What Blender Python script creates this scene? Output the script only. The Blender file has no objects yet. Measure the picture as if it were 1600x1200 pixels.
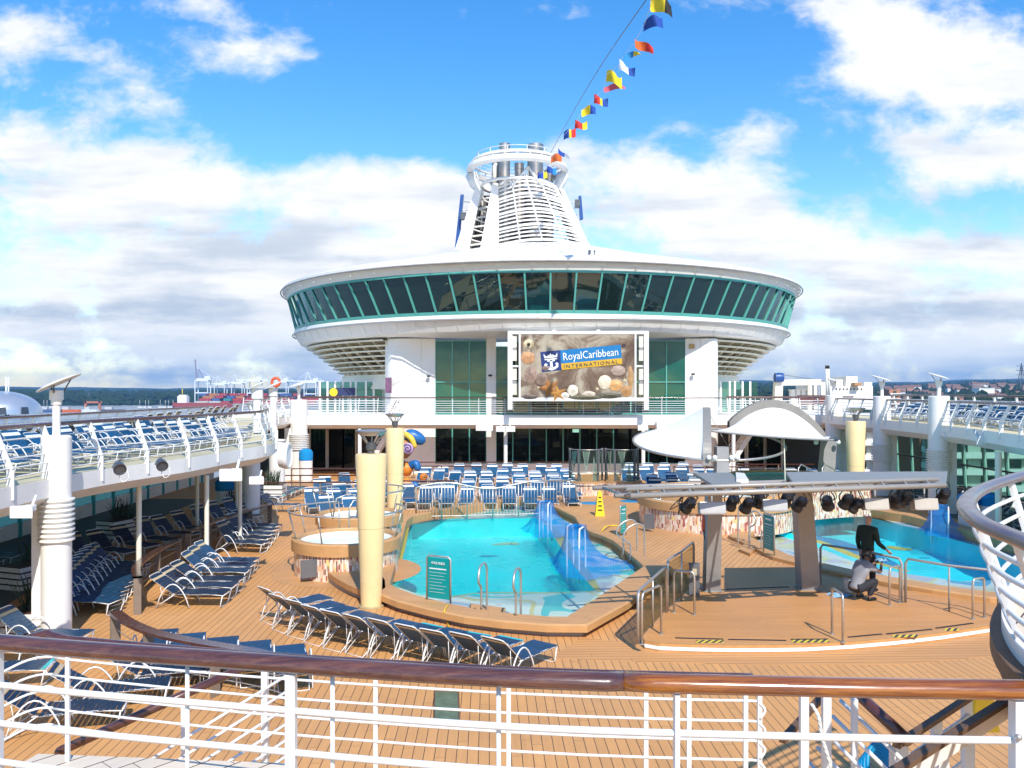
import bpy, bmesh, math, random
from mathutils import Vector, Matrix
random.seed(7)
R = math.radians
PI = math.pi
scene = bpy.context.scene
COL = scene.collection

# ---------------------------------------------------------------- survey of the photograph
F, H, HZ = 1290.0, 5.0, 610.0      # focal length in px of the 1600 px picture, eye height above the pool deck, horizon row
def G(px, py, z=0.0):              # a point on the level z seen at a pixel
    Y = (H - z) * F / (py - HZ)
    return ((px - 800) / F * Y, Y)
def PX(px, Y): return (px - 800) / F * Y
def PZ(py, Y): return H - (py - HZ) / F * Y

# ---------------------------------------------------------------- camera
cam_d = bpy.data.cameras.new('camera'); cam = bpy.data.objects.new('camera', cam_d); COL.objects.link(cam)
cam.location = (0, 0, H); cam.rotation_euler = (R(90), 0, 0)
cam_d.sensor_fit = 'HORIZONTAL'; cam_d.sensor_width = 36.0; cam_d.lens = 36.0 * F / 1600
cam_d.shift_y = (HZ - 600) / 1600; cam_d.clip_start = 0.05; cam_d.clip_end = 40000
scene.camera = cam

# ---------------------------------------------------------------- render settings
scene.render.engine = 'CYCLES'
scene.cycles.use_denoising = True
scene.cycles.max_bounces = 8; scene.cycles.transparent_max_bounces = 24; scene.cycles.volume_bounces = 0
scene.cycles.caustics_reflective = False; scene.cycles.caustics_refractive = False
scene.view_settings.view_transform = 'Standard'; scene.view_settings.look = 'None'
scene.view_settings.exposure = 0.74; scene.view_settings.gamma = 1.0; scene.view_settings.use_curve_mapping = False

# ---------------------------------------------------------------- sun
SUN_EL, SUN_AZ = 45.0, 15.0     # behind the camera and slightly to its right
sd = bpy.data.lights.new('sun', 'SUN'); sun = bpy.data.objects.new('sun', sd); COL.objects.link(sun)
sd.energy = 3.35; sd.angle = R(0.5); sd.color = (1.0, 0.95, 0.87)
sv = Vector((math.sin(R(SUN_AZ)) * math.cos(R(SUN_EL)), -math.cos(R(SUN_AZ)) * math.cos(R(SUN_EL)), math.sin(R(SUN_EL))))
sun.rotation_euler = sv.to_track_quat('Z', 'Y').to_euler()

# ---------------------------------------------------------------- node helpers
class NT:
    def __init__(s, nt): s.t = nt
    def n(s, typ, **kw):
        nd = s.t.nodes.new(typ)
        for k, v in kw.items(): setattr(nd, k, v)
        return nd
    def l(s, a, b): s.t.links.new(a, b)
    def val(s, sock, v):
        if isinstance(v, bpy.types.NodeSocket): s.l(v, sock)
        else: sock.default_value = v
    def math(s, op, a, b=0.0, c=0.0, clamp=False):
        nd = s.n('ShaderNodeMath', operation=op, use_clamp=clamp)
        s.val(nd.inputs[0], a); s.val(nd.inputs[1], b); s.val(nd.inputs[2], c)
        return nd.outputs[0]
    def vm(s, op, a, b=None):
        nd = s.n('ShaderNodeVectorMath', operation=op); s.val(nd.inputs[0], a)
        if b is not None: s.val(nd.inputs[1], b)
        return nd.outputs['Value'] if op in ('LENGTH', 'DISTANCE', 'DOT_PRODUCT') else nd.outputs[0]
    def sep(s, v):
        nd = s.n('ShaderNodeSeparateXYZ'); s.val(nd.inputs[0], v); return nd.outputs
    def comb(s, x, y, z=0.0):
        nd = s.n('ShaderNodeCombineXYZ')
        s.val(nd.inputs[0], x); s.val(nd.inputs[1], y); s.val(nd.inputs[2], z); return nd.outputs[0]
    def noise(s, vec, scale=1.0, detail=4.0, rough=0.55, out='Fac', dist=0.0):
        nd = s.n('ShaderNodeTexNoise'); s.val(nd.inputs['Vector'], vec)
        nd.inputs['Scale'].default_value = scale; nd.inputs['Detail'].default_value = detail
        nd.inputs['Roughness'].default_value = rough; nd.inputs['Distortion'].default_value = dist
        return nd.outputs[out]
    def white(s, vec, out='Value'):
        nd = s.n('ShaderNodeTexWhiteNoise', noise_dimensions='3D'); s.val(nd.inputs['Vector'], vec); return nd.outputs[out]
    def mr(s, v, a, b, c=0.0, d=1.0, smooth=False):
        nd = s.n('ShaderNodeMapRange', clamp=True, interpolation_type='SMOOTHSTEP' if smooth else 'LINEAR')
        s.val(nd.inputs[0], v)
        for i, x in enumerate((a, b, c, d)): s.val(nd.inputs[1 + i], x)
        return nd.outputs[0]
    def mix(s, f, a, b, blend='MIX'):
        nd = s.n('ShaderNodeMix', data_type='RGBA', blend_type=blend)
        s.val(nd.inputs[0], f); s.val(nd.inputs[6], a if isinstance(a, bpy.types.NodeSocket) else c4(a)); s.val(nd.inputs[7], b if isinstance(b, bpy.types.NodeSocket) else c4(b))
        return nd.outputs[2]
    def ramp(s, f, stops, const=False):
        nd = s.n('ShaderNodeValToRGB'); s.val(nd.inputs[0], f); cr = nd.color_ramp
        if const: cr.interpolation = 'CONSTANT'
        while len(cr.elements) < len(stops): cr.elements.new(0.5)
        for e, (p, c) in zip(cr.elements, stops): e.position = p; e.color = c4(c)
        return nd.outputs[0]
def c4(c): return (c[0], c[1], c[2], 1.0) if len(c) == 3 else tuple(c)
def S(r, g, b):                     # sRGB bytes to linear
    f = lambda x: ((x / 255 + .055) / 1.055) ** 2.4 if x > 10 else x / 255 / 12.92
    return (f(r), f(g), f(b))

# ---------------------------------------------------------------- sky
world = bpy.data.worlds.new('World'); scene.world = world; world.use_nodes = True
wt = NT(world.node_tree); world.node_tree.nodes.clear()
def build_sky():
    t = wt
    sky = t.n('ShaderNodeTexSky', sky_type='NISHITA', sun_disc=False, sun_elevation=R(SUN_EL))
    sky.sun_rotation = R(180 - SUN_AZ); sky.altitude = 30; sky.air_density = 1.15; sky.dust_density = 0.25; sky.ozone_density = 2.5
    tc = t.n('ShaderNodeTexCoord'); d = tc.outputs['Generated']
    x, y, z = t.sep(d)[:3]
    ay = t.math('MAXIMUM', t.math('ABSOLUTE', y), 0.08)
    u = t.math('DIVIDE', x, ay); v = t.math('DIVIDE', z, ay)
    # a layer of cloud seen in perspective: features flatten towards the horizon
    vv = t.math('ADD', t.math('MAXIMUM', z, 0.0), 0.16)
    cx = t.math('DIVIDE', x, vv); cy = t.math('DIVIDE', y, vv)
    pl = t.comb(cx, cy, 0.0)
    n1 = t.noise(pl, 1.15, 8.0, 0.6, dist=0.25)
    n2 = t.noise(t.comb(t.math('MULTIPLY', u, 2.6), t.math('MULTIPLY', v, 4.2), 3.3), 2.0, 9.0, 0.60, dist=.2)
    n3 = t.noise(t.comb(t.math('MULTIPLY', u, 1.6), t.math('MULTIPLY', v, 11.0), 8.1), 2.6, 7.0, 0.6)
    fb = t.math('ADD', t.math('MULTIPLY', n1, 0.22), t.math('MULTIPLY', n2, 0.78))
    def blob(px, py, sx, sy, amp):
        du = t.math('DIVIDE', t.math('SUBTRACT', u, (px - 800) / F), sx / F)
        dv = t.math('DIVIDE', t.math('SUBTRACT', v, (HZ - py) / F), sy / F)
        r2 = t.math('ADD', t.math('MULTIPLY', du, du), t.math('MULTIPLY', dv, dv))
        return t.math('MULTIPLY', t.math('EXPONENT', t.math('MULTIPLY', r2, -1.0)), amp)
    blobs = [(20, 60, 100, 65, .38), (240, 95, 170, 48, .26), (410, 78, 90, 50, .34), (250, 0, 90, 30, .22), (70, 225, 230, 85, .24), (300, 285, 240, 60, .28),
             (560, 300, 160, 38, .24), (710, 335, 95, 65, .50), (200, 390, 420, 100, .28), (600, 420, 240, 70, .32), (1040, 290, 150, 75, .46),
             (1180, 215, 60, 30, .26), (1210, 375, 120, 45, .40), (1450, 70, 200, 85, .38), (1330, 20, 110, 50, .34), (1560, 160, 120, 60, .3), (1360, 120, 110, 45, .25), (1560, 260, 140, 60, .40), (1430, 240, 60, 60, .15),
             (1520, 390, 130, 30, .40), (1340, 480, 420, 70, .26), (250, 510, 520, 55, .22), (1450, 560, 420, 30, .20), (800, 25, 130, 28, .20), (1100, 15, 90, 25, .20),
             (680, 165, 60, 50, .10), (880, 225, 60, 35, .26), (950, 100, 330, 70, -.22), (640, 90, 130, 80, -.12), (1290, 300, 60, 40, -.18), (90, 105, 50, 22, -.20), (560, 215, 170, 30, -.2)]
    tot = 0.0
    for b in blobs: tot = t.math('ADD', blob(*b), tot)
    low = t.mr(v, 0.0, 0.30, 0.13, -0.13)
    dens = t.math('ADD', t.math('ADD', fb, tot), low)
    n4 = t.noise(t.comb(t.math('MULTIPLY', u, 5.5), t.math('MULTIPLY', v, 8.5), 1.7), 2.2, 9.0, 0.60, dist=.2)
    dens = t.math('ADD', dens, t.math('MULTIPLY', t.math('SUBTRACT', n4, 0.5), 0.85))
    a = t.mr(dens, 0.46, 0.80, 0, 1, True)
    a = t.math('MULTIPLY', a, t.mr(z, -0.01, 0.01))
    # greys: flat shaded bases, more of them low in the sky
    g = t.math('ADD', t.math('ADD', t.math('MULTIPLY', n3, 0.65), t.math('MULTIPLY', n1, 0.25)), t.math('MULTIPLY', n4, 0.22))
    g = t.math('ADD', g, blob(200, 490, 380, 22, .12)); g = t.math('ADD', g, blob(1450, 485, 330, 24, .16))
    g = t.math('ADD', g, blob(420, 385, 130, 40, .12)); g = t.math('ADD', g, blob(40, 60, 70, 40, .10)); g = t.math('ADD', g, blob(1560, 330, 130, 40, .06))
    shade = t.math('MULTIPLY', t.mr(g, 0.50, 0.74, 0, 1, True), t.mr(v, 0.0, 0.42, 1.0, 0.22))
    cc = t.mix(shade, (1.0, 1.0, 1.0), (0.42, 0.53, 0.68))
    hz = t.mr(v, 0.0, 0.11, 1, 0, True)
    cc = t.mix(t.math('MULTIPLY', hz, 0.45), cc, (0.46, 0.68, 0.92))
    hs = t.n('ShaderNodeHueSaturation'); hs.inputs['Saturation'].default_value = 1.40; hs.inputs['Hue'].default_value = 0.504; hs.inputs['Value'].default_value = 1.18
    t.l(sky.outputs[0], hs.inputs['Color'])
    bg1 = t.n('ShaderNodeBackground'); bg1.inputs[1].default_value = 0.118; t.l(hs.outputs[0], bg1.inputs[0])
    bg2 = t.n('ShaderNodeBackground'); bg2.inputs[1].default_value = 0.665; t.l(cc, bg2.inputs[0])
    mx = t.n('ShaderNodeMixShader'); t.l(a, mx.inputs[0]); t.l(bg1.outputs[0], mx.inputs[1]); t.l(bg2.outputs[0], mx.inputs[2])
    out = t.n('ShaderNodeOutputWorld'); t.l(mx.outputs[0], out.inputs[0])
build_sky()

# ---------------------------------------------------------------- materials
MATS = {}
def mat(name, col, rough=0.5, metal=0.0, var=0.12, scale=3.0, bump=0.0, bscale=40.0, rand=0.0, spec=None, coat=0.0, dirt=0.0, sheen=0.0):
    if name in MATS: return MATS[name]
    m = bpy.data.materials.new(name); m.use_nodes = True; t = NT(m.node_tree)
    b = m.node_tree.nodes['Principled BSDF']
    tc = t.n('ShaderNodeTexCoord').outputs['Object']
    nz = t.noise(tc, scale, 5.0, 0.6)
    k = t.mr(nz, 0.25, 0.75, 1.0 - var, 1.0 + var)
    if rand:
        oi = t.n('ShaderNodeObjectInfo'); k = t.math('MULTIPLY', k, t.mr(oi.outputs['Random'], 0, 1, 1 - rand, 1 + rand))
    base = t.mix(1.0, c4(col), t.comb(k, k, k), 'MULTIPLY')
    if dirt:
        dn = t.noise(t.vm('MULTIPLY', tc, (1.0, 1.0, 0.25)), scale * 1.7, 6.0, 0.7)
        base = t.mix(t.mr(dn, 0.55, 0.8, 0, dirt), base, (col[0] * .5, col[1] * .42, col[2] * .33))
    t.l(base, b.inputs['Base Color'])
    t.val(b.inputs['Roughness'], t.mr(nz, 0.3, 0.7, max(0.02, rough - 0.08), min(1, rough + 0.08))); b.inputs['Metallic'].default_value = metal
    if spec is not None: b.inputs['Specular IOR Level'].default_value = spec
    if coat: b.inputs['Coat Weight'].default_value = coat; b.inputs['Coat Roughness'].default_value = 0.12
    if bump:
        bp = t.n('ShaderNodeBump'); bp.inputs['Strength'].default_value = bump; bp.inputs['Distance'].default_value = 0.01
        t.l(t.noise(tc, bscale, 4.0, 0.6), bp.inputs['Height']); t.l(bp.outputs[0], b.inputs['Normal'])
    MATS[name] = m; return m

def plank_mat(name, col, ang=-1.6, w=0.15, gap=0.011, seg=2.4, caulk=(0.085, 0.05, 0.028), stain=0.35, rough=0.55):
    m = bpy.data.materials.new(name); m.use_nodes = True; t = NT(m.node_tree); b = m.node_tree.nodes['Principled BSDF']
    pos = t.n('ShaderNodeNewGeometry').outputs['Position']; x, y, z = t.sep(pos)[:3]
    c, s_ = math.cos(R(ang)), math.sin(R(ang))
    px = t.math('ADD', t.math('MULTIPLY', x, c), t.math('MULTIPLY', y, -s_))     # across the planks
    py = t.math('ADD', t.math('MULTIPLY', x, s_), t.math('MULTIPLY', y, c))      # along the planks
    ux = t.math('DIVIDE', px, w); ix = t.math('FLOOR', ux); fx = t.math('SUBTRACT', ux, ix)
    off = t.math('MULTIPLY', t.white(t.comb(ix, 3.7, 0)), seg)
    uy = t.math('DIVIDE', t.math('ADD', py, off), seg); iy = t.math('FLOOR', uy); fy = t.math('SUBTRACT', uy, iy)
    line = t.math('MAXIMUM', t.math('LESS_THAN', fx, gap / w), t.math('LESS_THAN', fy, 0.006 / seg * 1.0))
    rnd = t.white(t.comb(ix, iy, 1.0))
    grain = t.noise(t.comb(t.math('MULTIPLY', px, 18.0), t.math('MULTIPLY', py, 0.9), rnd), 1.0, 5.0, 0.65)
    big = t.noise(pos, 0.35, 6.0, 0.6)
    k = t.math('MULTIPLY', t.mr(rnd, 0, 1, 0.95, 1.05), t.math('MULTIPLY', t.mr(grain, .3, .7, .93, 1.06), t.mr(big, .3, .7, .90, 1.10)))
    base = t.mix(1.0, c4(col), t.comb(k, k, k), 'MULTIPLY')
    st = t.noise(t.vm('MULTIPLY', pos, (1.0, 1.0, 1.0)), 0.55, 7.0, 0.68, dist=0.6)
    base = t.mix(t.mr(st, 0.60, 0.76, 0, stain), base, (col[0] * .62, col[1] * .50, col[2] * .38))
    gw = t.noise(t.vm('ADD', pos, (31.0, 7.0, 0.0)), 0.22, 6.0, 0.65, dist=.4)
    base = t.mix(t.mr(gw, 0.52, 0.76, 0, 0.25), base, (col[0] * .80, col[1] * .98, col[2] * 1.5))
    base = t.mix(line, base, caulk)
    t.l(base, b.inputs['Base Color']); t.val(b.inputs['Roughness'], t.mr(big, .3, .7, rough - .1, rough + .1))
    bp = t.n('ShaderNodeBump'); bp.inputs['Strength'].default_value = 0.25; bp.inputs['Distance'].default_value = 0.004
    t.l(t.math('ADD', t.math('MULTIPLY', line, -1.0), t.math('MULTIPLY', grain, 0.25)), bp.inputs['Height']); t.l(bp.outputs[0], b.inputs['Normal'])
    MATS[name] = m; return m

def wood_mat(name, stops, rough=.24, coat=.6, ax=0):      # long grain along one axis
    m = bpy.data.materials.new(name); m.use_nodes = True; t = NT(m.node_tree); b = m.node_tree.nodes['Principled BSDF']
    o = t.n('ShaderNodeTexCoord').outputs['Object']; k = [26, 26, 26]; k[ax] = 1.1
    n = t.noise(t.vm('MULTIPLY', o, tuple(k)), 1.0, 7, .7, dist=.4); n2 = t.noise(t.vm('MULTIPLY', o, tuple(v * 4 for v in k)), 1.0, 4, .7); big = t.noise(o, 1.4, 3, .5)
    f = t.math('ADD', t.math('ADD', t.math('MULTIPLY', n, .62), t.math('MULTIPLY', n2, .22)), t.math('MULTIPLY', big, .22))
    t.l(t.ramp(f, stops), b.inputs['Base Color']); t.val(b.inputs['Roughness'], t.mr(n2, .3, .7, rough - .07, rough + .12)); b.inputs['Coat Weight'].default_value = coat; b.inputs['Coat Roughness'].default_value = .10
    bp = t.n('ShaderNodeBump'); bp.inputs['Strength'].default_value = .12; bp.inputs['Distance'].default_value = .002; t.l(n2, bp.inputs['Height']); t.l(bp.outputs[0], b.inputs['Normal'])
    MATS[name] = m; return m
def tile_mat(name, R0=1.0):          # slim upright mosaic slips in warm colours
    m = bpy.data.materials.new(name); m.use_nodes = True; t = NT(m.node_tree); b = m.node_tree.nodes['Principled BSDF']
    o = t.n('ShaderNodeTexCoord').outputs['Object']; x, y, z = t.sep(o)[:3]
    a = t.math('MULTIPLY', t.math('ARCTAN2', y, x), R0)
    u = t.math('DIVIDE', a, 0.040); iu = t.math('FLOOR', u); fu = t.math('SUBTRACT', u, iu)
    v = t.math('ADD', t.math('DIVIDE', z, 0.15), t.white(t.comb(iu, 1, 0))); iv = t.math('FLOOR', v); fv = t.math('SUBTRACT', v, iv)
    rnd = t.white(t.comb(iu, iv, 2.0))
    colr = t.ramp(rnd, [(0, (.62, .50, .36)), (.22, (.74, .66, .54)), (.38, (.46, .16, .10)), (.50, (.70, .44, .26)), (.62, (.80, .74, .66)), (.74, (.33, .07, .06)), (.82, (.58, .34, .22)), (.92, (.20, .10, .08)), (.96, (.72, .55, .20))], True)
    g = t.math('MAXIMUM', t.math('LESS_THAN', fu, 0.07), t.math('LESS_THAN', fv, 0.025))
    t.l(t.mix(g, colr, (.62, .56, .50)), b.inputs['Base Color']); b.inputs['Roughness'].default_value = 0.28
    MATS[name] = m; return m

def glass_mat(name, tint=(0.0, 0.25, 0.2), gloss=0.5, trans=0.0, tcol=(.6, .9, .8), rough=0.02, fres=1.5):
    m = bpy.data.materials.new(name); m.use_nodes = True; nt = m.node_tree; t = NT(nt); nt.nodes.clear()
    out = t.n('ShaderNodeOutputMaterial')
    o = t.n('ShaderNodeTexCoord').outputs['Object']
    df = t.n('ShaderNodeBsdfDiffuse'); nz = t.noise(o, 0.6, 3, .5)
    t.l(t.mix(nz, tint, tuple(c * .55 for c in tint)), df.inputs[0])
    gl = t.n('ShaderNodeBsdfGlossy'); gl.inputs['Roughness'].default_value = rough; gl.inputs['Color'].default_value = c4((.85, 1.0, .95))
    bp = t.n('ShaderNodeBump'); bp.inputs['Strength'].default_value = 0.04; bp.inputs['Distance'].default_value = 0.02; t.l(t.noise(o, 0.9, 2, .5), bp.inputs['Height']); t.l(bp.outputs[0], gl.inputs['Normal'])
    tr = t.n('ShaderNodeBsdfTransparent'); tr.inputs[0].default_value = c4(tcol)
    m1 = t.n('ShaderNodeMixShader'); m1.inputs[0].default_value = trans; t.l(df.outputs[0], m1.inputs[1]); t.l(tr.outputs[0], m1.inputs[2])
    fr = t.n('ShaderNodeFresnel'); fr.inputs[0].default_value = fres
    m2 = t.n('ShaderNodeMixShader'); t.l(t.math('MULTIPLY', fr.outputs[0], gloss * 2, clamp=True) , m2.inputs[0]); t.l(m1.outputs[0], m2.inputs[1]); t.l(gl.outputs[0], m2.inputs[2])
    t.l(m2.outputs[0], out.inputs[0]); MATS[name] = m; return m

def water_mat(name, tint=(.75, .97, .96), bs=6.0, bstr=0.12, gl_=1.0):
    m = bpy.data.materials.new(name); m.use_nodes = True; nt = m.node_tree; t = NT(nt); nt.nodes.clear()
    out = t.n('ShaderNodeOutputMaterial'); pos = t.n('ShaderNodeNewGeometry').outputs['Position']
    bp = t.n('ShaderNodeBump'); bp.inputs['Strength'].default_value = bstr; bp.inputs['Distance'].default_value = 0.05
    t.l(t.math('ADD', t.noise(pos, bs, 5, .6, dist=.8), t.math('MULTIPLY', t.noise(pos, bs * .22, 3, .5, dist=.6), 1.5)), bp.inputs['Height'])
    gl = t.n('ShaderNodeBsdfGlossy'); gl.inputs['Roughness'].default_value = 0.03; t.l(bp.outputs[0], gl.inputs['Normal'])
    tr = t.n('ShaderNodeBsdfTransparent'); tr.inputs[0].default_value = c4(tint)
    fr = t.n('ShaderNodeFresnel'); fr.inputs[0].default_value = 1.33; t.l(bp.outputs[0], fr.inputs['Normal'])
    mx = t.n('ShaderNodeMixShader'); t.l(t.math('MULTIPLY', fr.outputs[0], gl_, clamp=True), mx.inputs[0]); t.l(tr.outputs[0], mx.inputs[1]); t.l(gl.outputs[0], mx.inputs[2])
    t.l(mx.outputs[0], out.inputs[0]); MATS[name] = m; return m

def net_mat(name, col, cell=0.07, wire=0.16):
    m = bpy.data.materials.new(name); m.use_nodes = True; nt = m.node_tree; t = NT(nt); nt.nodes.clear()
    out = t.n('ShaderNodeOutputMaterial'); uv = t.n('ShaderNodeUVMap').outputs[0]; x, y, z = t.sep(uv)[:3]
    def ln(v):
        q = t.math('DIVIDE', v, cell); return t.math('LESS_THAN', t.math('FRACT', q), wire)
    cov = t.math('MAXIMUM', ln(t.math('ADD', x, y)), ln(t.math('SUBTRACT', x, y)))
    df = t.n('ShaderNodeBsdfDiffuse'); df.inputs[0].default_value = c4(col); tr = t.n('ShaderNodeBsdfTransparent')
    mx = t.n('ShaderNodeMixShader'); t.l(cov, mx.inputs[0]); t.l(tr.outputs[0], mx.inputs[1]); t.l(df.outputs[0], mx.inputs[2]); t.l(mx.outputs[0], out.inputs[0])
    MATS[name] = m; return m

WHITE = mat('white_paint', (.82, .795, .75), .40, var=.05, scale=1.2, dirt=.17, spec=.5, bump=.10, bscale=1.3)
CREAM = mat('cream_paint', (.78, .73, .60), .45, var=.05, scale=1.0, dirt=.12)
RAILW = mat('white_rail_paint', (.74, .745, .735), .32, var=.03, dirt=.05)
GREYP = mat('grey_paint', (.30, .29, .28), .45, var=.10, dirt=.15)
DKGREY = mat('dark_grey_paint', (.13, .13, .135), .45, var=.10, dirt=.2)
STEEL = mat('brushed_steel', (.52, .485, .44), .40, .7, var=.06, scale=8)
TUBEG = mat('painted_tube', (.33, .305, .27), .45, .15, var=.08, scale=4, dirt=.2)
EXHST = mat('exhaust_steel', (.42, .38, .34), .38, .85, var=.25, scale=.9, dirt=.4)
BLACK = mat('black_plastic', (.018, .018, .02), .35, var=.1)
RUBBER = mat('black_rubber', (.02, .02, .02), .7)
TEAK = mat('varnished_teak', (.085, .030, .022), .26, var=.35, scale=7, coat=.6, bump=.1)
TEAKG = mat('weathered_teak', (.13, .075, .045), .6, var=.3, scale=6, bump=.2)
YEL = mat('cream_yellow_paint', (.82, .62, .31), .5, var=.07, scale=1.3, dirt=.22, bump=.12, bscale=2.5)
STRAP = mat('navy_strap_shade_tone', (.008, .028, .062), .5, var=.15, rand=.25, spec=.35)  # navy lounger fabric, its colour darkened to stand for shade
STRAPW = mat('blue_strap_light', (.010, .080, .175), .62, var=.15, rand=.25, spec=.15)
STRAPT = mat('navy_strap_sun_tone', (.009, .055, .125), .45, var=.15, rand=.2)  # lighter copy of the navy fabric, toned for sunlit seats
TURQ = mat('turquoise_strap', (.03, .45, .47), .5, var=.1)
BANDW = mat('white_strap', (.80, .80, .76), .45, var=.05)
BANDT = mat('tan_strap', (.55, .44, .27), .5, var=.1)
TOWEL = mat('blue_towel', (.0, .22, .52), .9, var=.15, bump=.5, bscale=60)
BLUEP = mat('royal_blue_paint', (.012, .07, .26), .4)
TEAL = mat('teal_sign', (.0, .27, .26), .35, var=.05)
TEALF = mat('teal_frame', (.09, .36, .31), .4, var=.06)
ORANGE = mat('life_ring_orange', (.62, .10, .03), .5)
YELB = mat('bright_yellow', (.85, .58, .02), .45, var=.05)
CANVAS = mat('white_canvas', (.82, .80, .74), .8, var=.04, bump=.15, bscale=120)
LAMPG = mat('lamp_grey', (.12, .125, .135), .35, .5)
DISHC = mat('pale_dish', (.70, .66, .58), .45, var=.03)
DECK = plank_mat('teak_deck_planks', (.60, .300, .105))
DECKX = plank_mat('teak_deck_cross', (.58, .285, .10), ang=88.4, seg=30.0, stain=.25)
DECKX2 = plank_mat('stage_planks', (.57, .27, .09), ang=89.5, w=.075, gap=.005, seg=3.0, stain=.35)
DECKD = plank_mat('island_planks', (.58, .295, .11), ang=26.0, stain=.4)
DECKS = plank_mat('scrubbed_landing_planks', (.66, .55, .42), ang=40, w=.18, gap=.012, seg=.7, stain=.2)
COAM = plank_mat('bench_planks', (.54, .285, .115), ang=62.0, w=.11, gap=.006, seg=2.2, stain=.25)
COAM2 = plank_mat('bench_planks_left', (.54, .285, .115), ang=-70.0, w=.11, gap=.006, seg=2.2, stain=.25)
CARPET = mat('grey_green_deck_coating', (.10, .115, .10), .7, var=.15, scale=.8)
TOPDK = mat('pale_deck_coating', (.62, .54, .33), .6, var=.12, scale=.7, dirt=.2)
TILE = tile_mat('mosaic_slips', 1.5); TILE2 = tile_mat('mosaic_slips_large', 2.4)
TUBW = mat('white_tub', (.82, .84, .84), .25, var=.02)
WATER = water_mat('pool_water', (.86, 1.0, 1.0), 5.0, .20, .55); TUBWAT = water_mat('tub_water', (.90, .99, .99), 9, .05, .45)

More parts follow.
